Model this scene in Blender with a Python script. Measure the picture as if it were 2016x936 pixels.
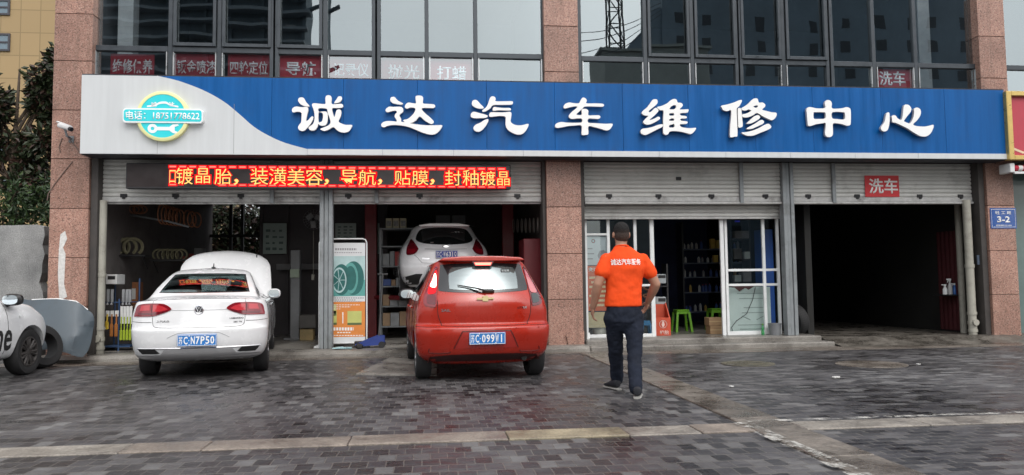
import bpy, bmesh, math, random
import numpy as np
from mathutils import Vector, Matrix
from mathutils.bvhtree import BVHTree
random.seed(7); rng = np.random.default_rng(7)
SC = bpy.context.scene; COL = SC.collection
for o in list(bpy.data.objects): bpy.data.objects.remove(o)
R = math.radians

# ---------------------------------------------------------------- camera, sky, sun, exposure
FPX, PITCH, ROLL, YAW, CAMH = 1476.0, R(3.68), R(-0.71), R(6.15), 1.12
_w = Vector((math.sin(YAW)*math.cos(PITCH), math.cos(YAW)*math.cos(PITCH), math.sin(PITCH)))
_r0 = Vector((math.cos(YAW), -math.sin(YAW), 0)); _u0 = _r0.cross(_w)
_r = math.cos(ROLL)*_r0 + math.sin(ROLL)*_u0; _u = -math.sin(ROLL)*_r0 + math.cos(ROLL)*_u0
CAM = Vector((0, 0, CAMH))
cd = bpy.data.cameras.new('camera'); cam = bpy.data.objects.new('camera', cd); COL.objects.link(cam)
cam.matrix_world = Matrix(((_r.x, _u.x, -_w.x, 0), (_r.y, _u.y, -_w.y, 0), (_r.z, _u.z, -_w.z, CAMH), (0, 0, 0, 1)))
cd.sensor_width = 36; cd.lens = FPX/2016*36; cd.clip_start = .1; cd.clip_end = 2000
SC.camera = cam
def at(px, py, Y):
    "world point on the plane y=Y seen at photograph pixel (used once, to survey real positions)"
    d = _r*((px-1008)/FPX) + _u*((468-py)/FPX) + _w
    return CAM + d*(Y/d.y)
def G(px, py, z=0.0):
    d = _r*((px-1008)/FPX) + _u*((468-py)/FPX) + _w
    return CAM + d*((z-CAMH)/d.z)

SUN_EL, SUN_AZ = R(52), R(162)      # azimuth: direction the light comes from, clockwise from +Y
W = bpy.data.worlds.new('World'); SC.world = W; W.use_nodes = True
nt = W.node_tree; nt.nodes.clear()
sky = nt.nodes.new('ShaderNodeTexSky'); sky.sky_type = 'NISHITA'; sky.sun_disc = False
sky.sun_elevation = SUN_EL; sky.sun_rotation = SUN_AZ; sky.air_density = 1.0; sky.dust_density = 4.0; sky.ozone_density = 1.0
hs = nt.nodes.new('ShaderNodeHueSaturation'); hs.inputs['Saturation'].default_value = .28
# soft cloud cover modulates the overcast sky
tc = nt.nodes.new('ShaderNodeTexCoord'); nz = nt.nodes.new('ShaderNodeTexNoise'); nz.inputs['Scale'].default_value = 2.2; nz.inputs['Detail'].default_value = 5
mr = nt.nodes.new('ShaderNodeMapRange'); mr.inputs[1].default_value = .3; mr.inputs[2].default_value = .7; mr.inputs[3].default_value = .8; mr.inputs[4].default_value = 1.15
mx = nt.nodes.new('ShaderNodeMix'); mx.data_type = 'RGBA'; mx.blend_type = 'MULTIPLY'; mx.inputs['Factor'].default_value = 1
bg = nt.nodes.new('ShaderNodeBackground'); bg.inputs['Strength'].default_value = .13
out = nt.nodes.new('ShaderNodeOutputWorld')
nt.links.new(sky.outputs[0], hs.inputs['Color']); nt.links.new(hs.outputs[0], mx.inputs[6])
nt.links.new(tc.outputs['Generated'], nz.inputs['Vector']); nt.links.new(nz.outputs[0], mr.inputs[0]); nt.links.new(mr.outputs[0], mx.inputs[7])
nt.links.new(mx.outputs[2], bg.inputs['Color']); nt.links.new(bg.outputs[0], out.inputs[0])
sd = bpy.data.lights.new('sun', 'SUN'); sd.energy = 1.0; sd.angle = R(150); sd.color = (1, .97, .93)
sun = bpy.data.objects.new('sun', sd); COL.objects.link(sun)
_sd = Vector((math.sin(SUN_AZ)*math.cos(SUN_EL), math.cos(SUN_AZ)*math.cos(SUN_EL), math.sin(SUN_EL)))
sun.rotation_euler = _sd.to_track_quat('Z', 'Y').to_euler(); sun.location = _sd*60
SC.view_settings.view_transform = 'Standard'; SC.view_settings.look = 'None'
SC.view_settings.exposure = 0.75; SC.view_settings.gamma = 1.0
SC.view_settings.use_curve_mapping = False
SC.cycles.max_bounces = 8; SC.cycles.transparent_max_bounces = 16
SC.cycles.use_denoising = True

# ---------------------------------------------------------------- materials
MATS = {}
def _nodes(name):
    m = bpy.data.materials.new(name); m.use_nodes = True; t = m.node_tree; t.nodes.clear()
    o = t.nodes.new('ShaderNodeOutputMaterial'); return m, t, o
def N(t, kind, **kw):
    n = t.nodes.new('ShaderNode'+kind)
    for k, v in kw.items():
        if isinstance(v, (int, float, tuple)) and k[0] == '_': n.inputs[int(k[1:])].default_value = v
        else: setattr(n, k, v)
    return n
def c4(c): return (c[0], c[1], c[2], 1)
def M(name, col, rough=.5, metal=0., var=.12, scale=6., bump=0., bscale=60., coat=0., spec=.5, emit=None, es=1., grime=0., streak=False):
    if name in MATS: return MATS[name]
    m, t, o = _nodes(name); L = t.links.new
    b = N(t, 'BsdfPrincipled'); b.inputs['Roughness'].default_value = rough; b.inputs['Metallic'].default_value = metal
    b.inputs['Specular IOR Level'].default_value = spec; b.inputs['Coat Weight'].default_value = coat; b.inputs['Coat Roughness'].default_value = .04
    L(b.outputs[0], o.inputs[0])
    tc = N(t, 'TexCoord')
    b.inputs['Base Color'].default_value = c4(col)
    if var > 0:
        mp = N(t, 'Mapping'); L(tc.outputs['Object'], mp.inputs[0])
        if streak: mp.inputs['Scale'].default_value = (4., 4., .25)
        n = N(t, 'TexNoise'); n.inputs['Scale'].default_value = scale; n.inputs['Detail'].default_value = 6; n.inputs['Roughness'].default_value = .65
        L(mp.outputs[0], n.inputs['Vector'])
        r = N(t, 'MapRange'); r.inputs[1].default_value = .3; r.inputs[2].default_value = .7; r.inputs[3].default_value = 1-var; r.inputs[4].default_value = 1+var
        L(n.outputs[0], r.inputs[0])
        x = N(t, 'Mix', data_type='RGBA', blend_type='MULTIPLY'); x.inputs[0].default_value = 1; x.inputs[6].default_value = c4(col)
        L(r.outputs[0], x.inputs[7]); L(x.outputs[2], b.inputs['Base Color'])
        r2 = N(t, 'MapRange'); r2.inputs[1].default_value = .3; r2.inputs[2].default_value = .7; r2.inputs[3].default_value = max(.01, rough-.08*min(1, rough*4)); r2.inputs[4].default_value = min(1, rough+.12*min(1, rough*4))
        L(n.outputs[0], r2.inputs[0]); L(r2.outputs[0], b.inputs['Roughness'])
    if grime > 0:
        n2 = N(t, 'TexNoise'); n2.inputs['Scale'].default_value = 2.3; n2.inputs['Detail'].default_value = 8; n2.inputs['Roughness'].default_value = .7
        L(tc.outputs['Object'], n2.inputs['Vector'])
        r3 = N(t, 'MapRange'); r3.inputs[1].default_value = .52; r3.inputs[2].default_value = .72; r3.inputs[4].default_value = grime
        L(n2.outputs[0], r3.inputs[0])
        x2 = N(t, 'Mix', data_type='RGBA'); x2.inputs[7].default_value = (.05, .04, .032, 1)
        src = b.inputs['Base Color'].links[0].from_socket if b.inputs['Base Color'].links else None
        if src: L(src, x2.inputs[6])
        else: x2.inputs[6].default_value = c4(col)
        L(r3.outputs[0], x2.inputs[0]); L(x2.outputs[2], b.inputs['Base Color'])
    if bump > 0:
        n3 = N(t, 'TexNoise'); n3.inputs['Scale'].default_value = bscale; n3.inputs['Detail'].default_value = 5
        L(tc.outputs['Object'], n3.inputs['Vector'])
        bp = N(t, 'Bump'); bp.inputs['Strength'].default_value = bump; bp.inputs['Distance'].default_value = .01
        L(n3.outputs[0], bp.inputs['Height']); L(bp.outputs[0], b.inputs['Normal'])
    if emit:
        b.inputs['Emission Color'].default_value = c4(emit); b.inputs['Emission Strength'].default_value = es
    MATS[name] = m; return m
def glass(name, tint=(.5, .55, .58), refl=.12, facing=.8, rough=0.0, wobble=0., body=None):
    "thin window pane: tinted see-through plus mirror reflection growing at grazing angles"
    if name in MATS: return MATS[name]
    m, t, o = _nodes(name); L = t.links.new
    tr = N(t, 'BsdfTransparent'); tr.inputs[0].default_value = c4(tint)
    under = tr
    if body:
        df = N(t, 'BsdfDiffuse'); df.inputs[0].default_value = c4(body); a = N(t, 'MixShader'); a.inputs[0].default_value = .5
        L(tr.outputs[0], a.inputs[1]); L(df.outputs[0], a.inputs[2]); under = a
    g = N(t, 'BsdfGlossy'); g.inputs['Roughness'].default_value = rough; g.inputs[0].default_value = (.86, .97, 1, 1)
    lw = N(t, 'LayerWeight'); lw.inputs[0].default_value = .25
    r = N(t, 'MapRange'); r.inputs[3].default_value = refl; r.inputs[4].default_value = facing
    L(lw.outputs['Fresnel'], r.inputs[0])
    mx = N(t, 'MixShader'); L(r.outputs[0], mx.inputs[0]); L(under.outputs[0], mx.inputs[1]); L(g.outputs[0], mx.inputs[2])
    if wobble:
        tc = N(t, 'TexCoord'); n = N(t, 'TexNoise'); n.inputs['Scale'].default_value = 1.1; n.inputs['Detail'].default_value = 1
        L(tc.outputs['Object'], n.inputs['Vector'])
        bp = N(t, 'Bump'); bp.inputs['Strength'].default_value = 1; bp.inputs['Distance'].default_value = wobble
        L(n.outputs[0], bp.inputs['Height']); L(bp.outputs[0], g.inputs['Normal'])
    L(mx.outputs[0], o.inputs[0]); MATS[name] = m; return m
def granite():
    m, t, o = _nodes('pink granite'); L = t.links.new
    b = N(t, 'BsdfPrincipled'); b.inputs['Roughness'].default_value = .42; L(b.outputs[0], o.inputs[0])
    tc = N(t, 'TexCoord'); v = N(t, 'TexVoronoi'); v.inputs['Scale'].default_value = 75; L(tc.outputs['Object'], v.inputs['Vector'])
    cr = N(t, 'ValToRGB'); e = cr.color_ramp.elements
    e[0].position = 0; e[0].color = (.13, .08, .065, 1); e[1].position = 1; e[1].color = (.55, .37, .30, 1)
    for p_, c_ in ((.2, (.33, .18, .135, 1)), (.5, (.41, .225, .17, 1)), (.8, (.45, .26, .20, 1))):
        q = e.new(p_); q.color = c_
    sx = N(t, 'SeparateColor'); L(v.outputs['Color'], sx.inputs[0]); L(sx.outputs[0], cr.inputs[0])
    n = N(t, 'TexNoise'); n.inputs['Scale'].default_value = 1.7; n.inputs['Detail'].default_value = 7; L(tc.outputs['Object'], n.inputs['Vector'])
    r = N(t, 'MapRange'); r.inputs[1].default_value = .3; r.inputs[2].default_value = .7; r.inputs[3].default_value = .74; r.inputs[4].default_value = 1.12; L(n.outputs[0], r.inputs[0])
    x = N(t, 'Mix', data_type='RGBA', blend_type='MULTIPLY'); x.inputs[0].default_value = 1; L(cr.outputs[0], x.inputs[6]); L(r.outputs[0], x.inputs[7])
    ge = N(t, 'NewGeometry'); r2 = N(t, 'MapRange'); r2.inputs[3].default_value = .70; r2.inputs[4].default_value = 1.0; L(ge.outputs['Random Per Island'], r2.inputs[0])
    x2 = N(t, 'Mix', data_type='RGBA', blend_type='MULTIPLY'); x2.inputs[0].default_value = 1; L(x.outputs[2], x2.inputs[6]); L(r2.outputs[0], x2.inputs[7])
    mp = N(t, 'Mapping'); mp.inputs['Scale'].default_value = (5, 5, .35); L(tc.outputs['Object'], mp.inputs[0]); n4 = N(t, 'TexNoise'); n4.inputs['Scale'].default_value = 1.6; n4.inputs['Detail'].default_value = 6; L(mp.outputs[0], n4.inputs['Vector'])
    r4 = N(t, 'MapRange'); r4.inputs[1].default_value = .5; r4.inputs[2].default_value = .75; r4.inputs[4].default_value = .5; L(n4.outputs[0], r4.inputs[0])
    x3 = N(t, 'Mix', data_type='RGBA'); x3.inputs[7].default_value = (.16, .10, .075, 1); L(r4.outputs[0], x3.inputs[0]); L(x2.outputs[2], x3.inputs[6])
    L(x3.outputs[2], b.inputs['Base Color']); MATS['granite'] = m; return m
def paving():
    m, t, o = _nodes('wet dark clay pavers'); L = t.links.new
    b = N(t, 'BsdfPrincipled'); L(b.outputs[0], o.inputs[0])
    tc = N(t, 'TexCoord')
    wn = N(t, 'TexNoise'); wn.inputs['Scale'].default_value = 3.; wn.inputs['Detail'].default_value = 2; L(tc.outputs['Object'], wn.inputs['Vector'])
    wv = N(t, 'VectorMath', operation='MULTIPLY_ADD'); wv.inputs[1].default_value = (.026, .026, 0); L(wn.outputs['Color'], wv.inputs[0]); L(tc.outputs['Object'], wv.inputs[2])
    sp = N(t, 'SeparateXYZ'); L(wv.outputs[0], sp.inputs[0]); sw1 = N(t, 'CombineXYZ'); L(sp.outputs[1], sw1.inputs[0]); L(sp.outputs[0], sw1.inputs[1])
    gt = N(t, 'Math', operation='GREATER_THAN'); L(sp.outputs[0], gt.inputs[0]); gt.inputs[1].default_value = 2.62
    s1 = N(t, 'VectorMath', operation='MULTIPLY'); s1.inputs[1].default_value = (1.22, .80, 1); L(wv.outputs[0], s1.inputs[0]); s2 = N(t, 'VectorMath', operation='MULTIPLY'); s2.inputs[1].default_value = (.75, 1.45, 1); L(wv.outputs[0], s2.inputs[0])
    vsel = N(t, 'Mix', data_type='VECTOR'); L(gt.outputs[0], vsel.inputs[0]); L(s1.outputs[0], vsel.inputs[4]); L(s2.outputs[0], vsel.inputs[5])
    br = N(t, 'TexBrick'); L(vsel.outputs[1], br.inputs['Vector']); br.offset = .5; br.squash = 1
    br.inputs['Color1'].default_value = (0, 0, 0, 1); br.inputs['Color2'].default_value = (1, 1, 1, 1); br.inputs['Mortar'].default_value = (.35, .35, .35, 1)
    br.inputs['Scale'].default_value = 1; br.inputs['Mortar Size'].default_value = .006; br.inputs['Mortar Smooth'].default_value = .3; br.inputs['Bias'].default_value = 0
    br.inputs['Brick Width'].default_value = .138; br.inputs['Row Height'].default_value = .138
    cr = N(t, 'ValToRGB'); e = cr.color_ramp.elements
    e[0].position = 0; e[0].color = (.017, .016, .018, 1); e[1].position = 1; e[1].color = (.13, .128, .128, 1)
    for p_, c_ in ((.3, (.032, .031, .034, 1)), (.6, (.050, .047, .052, 1)), (.88, (.074, .070, .072, 1))):
        q = e.new(p_); q.color = c_
    L(br.outputs['Color'], cr.inputs[0])
    # big wear patches: dusty and pale here, dark and wet there
    n = N(t, 'TexNoise'); n.inputs['Scale'].default_value = .55; n.inputs['Detail'].default_value = 7; n.inputs['Roughness'].default_value = .62; L(tc.outputs['Object'], n.inputs['Vector'])
    n2 = N(t, 'TexNoise'); n2.inputs['Scale'].default_value = 9; n2.inputs['Detail'].default_value = 8; n2.inputs['Roughness'].default_value = .75
    mp = N(t, 'Mapping'); mp.inputs['Scale'].default_value = (.55, 1.6, 1); L(tc.outputs['Object'], mp.inputs[0]); L(mp.outputs[0], n2.inputs['Vector'])
    dm = N(t, 'Math', operation='MULTIPLY_ADD'); L(n.outputs[0], dm.inputs[0]); dm.inputs[1].default_value = 1.0; L(n2.outputs[0], dm.inputs[2])
    dr = N(t, 'MapRange'); dr.inputs[1].default_value = .98; dr.inputs[2].default_value = 1.25; dr.inputs[4].default_value = .7; L(dm.outputs[0], dr.inputs[0])
    x = N(t, 'Mix', data_type='RGBA'); x.inputs[7].default_value = (.17, .17, .17, 1); L(cr.outputs[0], x.inputs[6])
    sel = N(t, 'Math', operation='MULTIPLY'); L(dr.outputs[0], sel.inputs[0])
    bsel = N(t, 'MapRange'); bsel.inputs[1].default_value = .25; bsel.inputs[2].default_value = .9; bsel.inputs[3].default_value = .2; L(br.outputs['Color'], bsel.inputs[0]); L(bsel.outputs[0], sel.inputs[1])
    L(sel.outputs[0], x.inputs[0])
    mm = N(t, 'Mix', data_type='RGBA'); mm.inputs[7].default_value = (.125, .117, .108, 1); L(x.outputs[2], mm.inputs[6]); L(br.outputs['Fac'], mm.inputs[0])
    fade = N(t, 'Mix', data_type='RGBA', blend_type='MULTIPLY'); fade.inputs[0].default_value = 1; L(mm.outputs[2], fade.inputs[6])
    r4 = N(t, 'MapRange'); r4.inputs[1].default_value = .3; r4.inputs[2].default_value = .7; r4.inputs[3].default_value = .72; r4.inputs[4].default_value = 1.15; L(n.outputs[0], r4.inputs[0]); L(r4.outputs[0], fade.inputs[7])
    L(fade.outputs[2], b.inputs['Base Color'])
    rr = N(t, 'MapRange'); rr.inputs[1].default_value = .85; rr.inputs[2].default_value = 1.2; rr.inputs[3].default_value = .16; rr.inputs[4].default_value = .60; L(dm.outputs[0], rr.inputs[0]); rb = N(t, 'Math', operation='MULTIPLY_ADD'); L(br.outputs['Color'], rb.inputs[0]); rb.inputs[1].default_value = .22; L(rr.outputs[0], rb.inputs[2]); L(rb.outputs[0], b.inputs['Roughness'])
    h = N(t, 'Math', operation='MULTIPLY_ADD'); L(br.outputs['Fac'], h.inputs[0]); h.inputs[1].default_value = -.9
    n5 = N(t, 'TexNoise'); n5.inputs['Scale'].default_value = 22; n5.inputs['Detail'].default_value = 6; L(tc.outputs['Object'], n5.inputs['Vector'])
    ha = N(t, 'Math', operation='MULTIPLY_ADD'); L(n5.outputs[0], ha.inputs[0]); ha.inputs[1].default_value = .5
    hb = N(t, 'Math', operation='MULTIPLY'); L(br.outputs['Color'], hb.inputs[0]); hb.inputs[1].default_value = .55
    L(hb.outputs[0], ha.inputs[2]); L(ha.outputs[0], h.inputs[2])
    bp = N(t, 'Bump'); bp.inputs['Strength'].default_value = .8; bp.inputs['Distance'].default_value = .012; L(h.outputs[0], bp.inputs['Height']); L(bp.outputs[0], b.inputs['Normal'])
    MATS['paving'] = m; return m
def wetstone(name, c1, c2, joint=0, rough=(.2, .6), sc=1.4):
    m, t, o = _nodes(name); L = t.links.new
    b = N(t, 'BsdfPrincipled'); L(b.outputs[0], o.inputs[0]); tc = N(t, 'TexCoord')
    n = N(t, 'TexNoise'); n.inputs['Scale'].default_value = sc; n.inputs['Detail'].default_value = 9; n.inputs['Roughness'].default_value = .68; L(tc.outputs['Object'], n.inputs['Vector'])
    cr = N(t, 'ValToRGB'); e = cr.color_ramp.elements; e[0].position = .36; e[0].color = c4(c1); e[1].position = .66; e[1].color = c4(c2); L(n.outputs[0], cr.inputs[0])
    n2 = N(t, 'TexNoise'); n2.inputs['Scale'].default_value = 55; n2.inputs['Detail'].default_value = 6; L(tc.outputs['Object'], n2.inputs['Vector'])
    r = N(t, 'MapRange'); r.inputs[1].default_value = .3; r.inputs[2].default_value = .7; r.inputs[3].default_value = .72; r.inputs[4].default_value = 1.25; L(n2.outputs[0], r.inputs[0])
    x = N(t, 'Mix', data_type='RGBA', blend_type='MULTIPLY'); x.inputs[0].default_value = 1; L(cr.outputs[0], x.inputs[6]); L(r.outputs[0], x.inputs[7]); L(x.outputs[2], b.inputs['Base Color'])
    rr = N(t, 'MapRange'); rr.inputs[1].default_value = .38; rr.inputs[2].default_value = .62; rr.inputs[3].default_value = rough[0]; rr.inputs[4].default_value = rough[1]; L(n.outputs[0], rr.inputs[0]); L(rr.outputs[0], b.inputs['Roughness'])
    bp = N(t, 'Bump'); bp.inputs['Strength'].default_value = .35; bp.inputs['Distance'].default_value = .01; L(n2.outputs[0], bp.inputs['Height']); L(bp.outputs[0], b.inputs['Normal'])
    MATS[name] = m; return m

# ---------------------------------------------------------------- mesh helpers
ROOT = {}
def root_of(o):
    while o.parent: o = o.parent
    return o
def mat_of(o):
    return Matrix.Translation(o.location) @ o.rotation_euler.to_matrix().to_4x4() @ Matrix.Diagonal((*o.scale, 1))
def tag(o, label=None, cat=None, group=None, kind=None):
    if label: o['label'] = label
    if cat: o['category'] = cat
    if group: o['group'] = group
    if kind: o['kind'] = kind
    return o
def thing(name, label, cat, loc=(0, 0, 0), rz=0., group=None, rx=0.):
    o = bpy.data.objects.new(name, None); COL.objects.link(o); o.empty_display_size = .1
    o.location = loc; o.rotation_euler = (rx, 0, rz)
    return tag(o, label, cat, group)
class MB:
    "collects boxes, tubes and lofts; build() links them as ONE mesh object"
    def __init__(s): s.v = []; s.f = []; s.m = []; s.mi = 0
    def add(s, vs, fs):
        k = len(s.v); s.v += [tuple(p) for p in vs]; s.f += [tuple(i+k for i in q) for q in fs]; s.m += [s.mi]*len(fs); return s
    def addbm(s, bm):
        bm.verts.index_update(); s.add([v.co[:] for v in bm.verts], [[v.index for v in f.verts] for f in bm.faces]); bm.free(); return s
    def box(s, lo, hi, bev=0., rot=None, seg=1):
        bm = bmesh.new(); c = [(a+b)/2 for a, b in zip(lo, hi)]; d = [max(abs(b-a), 1e-4) for a, b in zip(lo, hi)]
        bmesh.ops.create_cube(bm, size=1, matrix=Matrix.Diagonal((*d, 1)))
        if bev: bmesh.ops.bevel(bm, geom=bm.edges[:], offset=min(bev, min(d)*.45), segments=seg, affect='EDGES', profile=.5)
        mt = Matrix.Translation(c)
        if rot is not None: mt = mt @ rot.to_4x4()
        bm.transform(mt); return s.addbm(bm)
    def tube(s, pts, r, n=8, cap=True):
        pts = [Vector(p) for p in pts]; rs = r if isinstance(r, (list, tuple)) else [r]*len(pts)
        vs = []; fs = []; prev = None
        for i, p in enumerate(pts):
            a = pts[max(i-1, 0)]; b = pts[min(i+1, len(pts)-1)]; d = (b-a).normalized()
            if prev is None:
                up = Vector((0, 0, 1)) if abs(d.z) < .9 else Vector((1, 0, 0)); x = d.cross(up).normalized()
            else: x = (prev - d*prev.dot(d)).normalized()
            prev = x; y = d.cross(x)
            for k in range(n):
                t = 2*math.pi*k/n; vs.append(p + (x*math.cos(t)+y*math.sin(t))*rs[i])
        for i in range(len(pts)-1):
            for k in range(n):
                k2 = (k+1) % n; fs.append((i*n+k, i*n+k2, (i+1)*n+k2, (i+1)*n+k))
        if cap: fs.append(tuple(range(n-1, -1, -1))); fs.append(tuple((len(pts)-1)*n+k for k in range(n)))
        return s.add(vs, fs)
    def lathe(s, prof, n=24, c=(0, 0, 0), axis='Z', closed=False):
        "prof: list of (radius, height)"
        vs = []; fs = []
        for r, h in prof:
            for k in range(n):
                t = 2*math.pi*k/n; a, b = r*math.cos(t), r*math.sin(t)
                p = (a, b, h) if axis == 'Z' else ((h, a, b) if axis == 'X' else (b, h, a))
                vs.append((p[0]+c[0], p[1]+c[1], p[2]+c[2]))
        m = len(prof)
        for i in range(m if closed else m-1):
            j = (i+1) % m
            for k in range(n):
                k2 = (k+1) % n; fs.append((i*n+k, i*n+k2, j*n+k2, j*n+k))
        if not closed:
            if prof[0][0] > 1e-4: fs.append(tuple(range(n-1, -1, -1)))
            if prof[-1][0] > 1e-4: fs.append(tuple((m-1)*n+k for k in range(n)))
        return s.add(vs, fs)
    def prism(s, poly, y0, y1, axes='XZ'):
        "outline (2D, counter-clockwise seen from -Y) extruded"
        n = len(poly)
        def P(p, d): return (p[0], d, p[1]) if axes == 'XZ' else ((d, p[0], p[1]) if axes == 'YZ' else (p[0], p[1], d))
        vs = [P(p, y0) for p in poly]+[P(p, y1) for p in poly]
        fs = [tuple(range(n)), tuple(range(2*n-1, n-1, -1))]+[(i, i+n, (i+1) % n+n, (i+1) % n) for i in range(n)]
        return s.add(vs, fs)
    def build(s, name, mat, parent=None, smooth=None, world=False, sub=0):
        me = bpy.data.meshes.new(name); vs = s.v
        if parent is not None and world:
            im = mat_of(root_of(parent)).inverted(); vs = [(im @ Vector(p))[:] for p in vs]
        me.from_pydata(vs, [], s.f)
        for x in (mat if isinstance(mat, (list, tuple)) else [mat]): me.materials.append(x)
        if len(me.materials) > 1: me.polygons.foreach_set('material_index', s.m)
        bm = bmesh.new(); bm.from_mesh(me); bmesh.ops.recalc_face_normals(bm, faces=bm.faces); bm.to_mesh(me); bm.free()
        if smooth:
            me.shade_smooth(); me.set_sharp_from_angle(angle=R(smooth))
        o = bpy.data.objects.new(name, me); COL.objects.link(o)
        if parent is not None: o.parent = parent
        if sub:
            md = o.modifiers.new('s', 'SUBSURF'); md.levels = md.render_levels = sub
        return o
def link(name, me, mat, parent=None, smooth=None):
    me.materials.clear()
    for x in (mat if isinstance(mat, (list, tuple)) else [mat]): me.materials.append(x)
    if smooth: me.shade_smooth(); me.set_sharp_from_angle(angle=R(smooth))
    o = bpy.data.objects.new(name, me); COL.objects.link(o)
    if parent is not None: o.parent = parent
    return o
def baked(o):
    "evaluated mesh of an object with modifiers; the object itself is removed"
    dg = bpy.context.evaluated_depsgraph_get(); me = bpy.data.meshes.new_from_object(o.evaluated_get(dg), depsgraph=dg)
    bpy.data.objects.remove(o); return me
def flat_text(body, bold=0., extrude=0., res=3):
    "text outline as a mesh in the XY plane"
    c = bpy.data.curves.new('lettering', 'FONT'); c.body = body; c.resolution_u = res; c.offset = bold; c.extrude = extrude; c.size = 1
    o = bpy.data.objects.new('lettering', c); COL.objects.link(o)
    return baked(o)
def fit_text(body, c, w, h, mat, parent=None, bold=.0, name='lettering', dirx=(1, 0, 0), up=(0, 0, 1), depth=.004, off=0., world=True, project=None, res=3):
    "text fitted to a w x h box centred on c, facing the normal of (dirx x up)"
    me = flat_text(body, bold, 0., res)
    co = np.empty(len(me.vertices)*3); me.vertices.foreach_get('co', co); co = co.reshape(-1, 3)
    lo, hi = co[:, :2].min(0), co[:, :2].max(0); mid = (lo+hi)/2; sz = hi-lo
    dx, uu = Vector(dirx).normalized(), Vector(up).normalized(); nn = dx.cross(uu)
    mt = Vector(c)
    if parent is not None and world: im = mat_of(root_of(parent)).inverted()
    for i, v in enumerate(me.vertices):
        a = (co[i, 0]-mid[0])/sz[0]*w if w else (co[i, 0]-mid[0])/sz[1]*h; b = (co[i, 1]-mid[1])/sz[1]*h
        p = mt + dx*a + uu*b + nn*off
        if project: p = project(p)
        if parent is not None and world: p = im @ p
        v.co = p
    if depth > 0 and not project:
        bm = bmesh.new(); bm.from_mesh(me)
        nl = nn if not (parent is not None and world) else (im.to_3x3() @ nn)
        ge = bmesh.ops.extrude_face_region(bm, geom=bm.faces[:])
        bmesh.ops.translate(bm, verts=[g for g in ge['geom'] if isinstance(g, bmesh.types.BMVert)], vec=nl*depth)
        bmesh.ops.recalc_face_normals(bm, faces=bm.faces); bm.to_mesh(me); bm.free()
    return link(name, me, mat, parent)
def crom(pts, k=3, closed=True):
    pts = [np.array(p, float) for p in pts]; n = len(pts); o = []
    for i in range(n if closed else n-1):
        if closed: a, b, c, d = pts[i-1], pts[i], pts[(i+1) % n], pts[(i+2) % n]
        else: a, b, c, d = pts[max(i-1, 0)], pts[i], pts[i+1], pts[min(i+2, n-1)]
        for j in range(k):
            t = j/k; o.append(.5*((2*b)+(c-a)*t+(2*a-5*b+4*c-d)*t*t+(3*b-a-3*c+d)*t**3))
    if not closed: o.append(pts[-1])
    return o
def outline_mesh(loops, extrude=0.):
    "filled 2D loops (holes are loops inside) as a mesh in XY"
    c = bpy.data.curves.new('outline', 'CURVE'); c.dimensions = '2D'; c.fill_mode = 'BOTH'; c.extrude = extrude
    for lp in loops:
        sp = c.splines.new('POLY'); sp.points.add(len(lp)-1); sp.use_cyclic_u = True
        for p, q in zip(sp.points, lp): p.co = (q[0], q[1], 0, 1)
    o = bpy.data.objects.new('outline', c); COL.objects.link(o); return baked(o)
def copy_tree(o, parent=None):
    c = o.copy(); COL.objects.link(c); c.parent = parent
    for ch in [x for x in bpy.data.objects if x.parent == o]: copy_tree(ch, c)
    return c
# ================================================================= SETTING
D = 12.8                       # front face of the granite columns
GR = granite(); PAV = paving()
CONC = wetstone('weathered wet concrete', (.10, .092, .082), (.27, .255, .23), rough=(.18, .65))
CONC2 = wetstone('brown wet concrete', (.075, .062, .052), (.20, .175, .15), rough=(.12, .5))
KERBS = [wetstone('kerb stone %d' % i, a, b, rough=(.3, .7), sc=2.5) for i, (a, b) in enumerate((((.13, .115, .10), (.30, .275, .24)), ((.125, .105, .09), (.26, .22, .185)), ((.20, .09, .06), (.36, .19, .13)), ((.15, .13, .09), (.33, .28, .19))))]
DARK = M('dark void', (.012, .012, .014), .8)
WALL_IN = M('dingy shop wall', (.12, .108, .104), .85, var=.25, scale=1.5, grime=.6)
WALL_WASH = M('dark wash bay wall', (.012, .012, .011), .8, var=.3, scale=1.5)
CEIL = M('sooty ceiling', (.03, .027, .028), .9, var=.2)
GREYM = M('dark grey window frame', (.055, .065, .075), .35, metal=.3, var=.08)
STEELP = M('worn grey painted steel', (.23, .25, .26), .5, metal=.15, var=.16, scale=5, grime=.55, bump=.15, bscale=40)
SHUT = M('galvanised shutter slat', (.52, .52, .495), .5, metal=.1, var=.09, scale=3, grime=.35)
SHUTEND = M('shutter bottom rail', (.44, .44, .43), .5, metal=.2, var=.2, scale=9, grime=.8)
ALU = M('white coated aluminium', (.72, .74, .74), .35, var=.05, grime=.25)
PVC = M('off white drain pipe', (.36, .35, .30), .45, var=.12, grime=.55, scale=3)
BLACKM = M('black metal', (.02, .02, .022), .4, metal=.3, var=.1)
RUBBER = M('tyre rubber', (.018, .018, .019), .75, var=.25, bump=.3, bscale=80)
WHITEP = M('white lettering', (.82, .82, .80), .5, var=.02)
def ground_poly(name, pts, z, mat, kind='structure', th=.004):
    mb = MB(); mb.prism([(p[0], p[1]) for p in pts], z-th-.05, z, 'XY'); o = mb.build(name, mat); o['kind'] = kind; return o
mb = MB(); mb.add([(-150, -150, 0), (150, -150, 0), (150, 150, 0), (-150, 150, 0)], [(0, 1, 2, 3)])
mb.build('paved_yard', PAV)['kind'] = 'structure'
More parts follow.
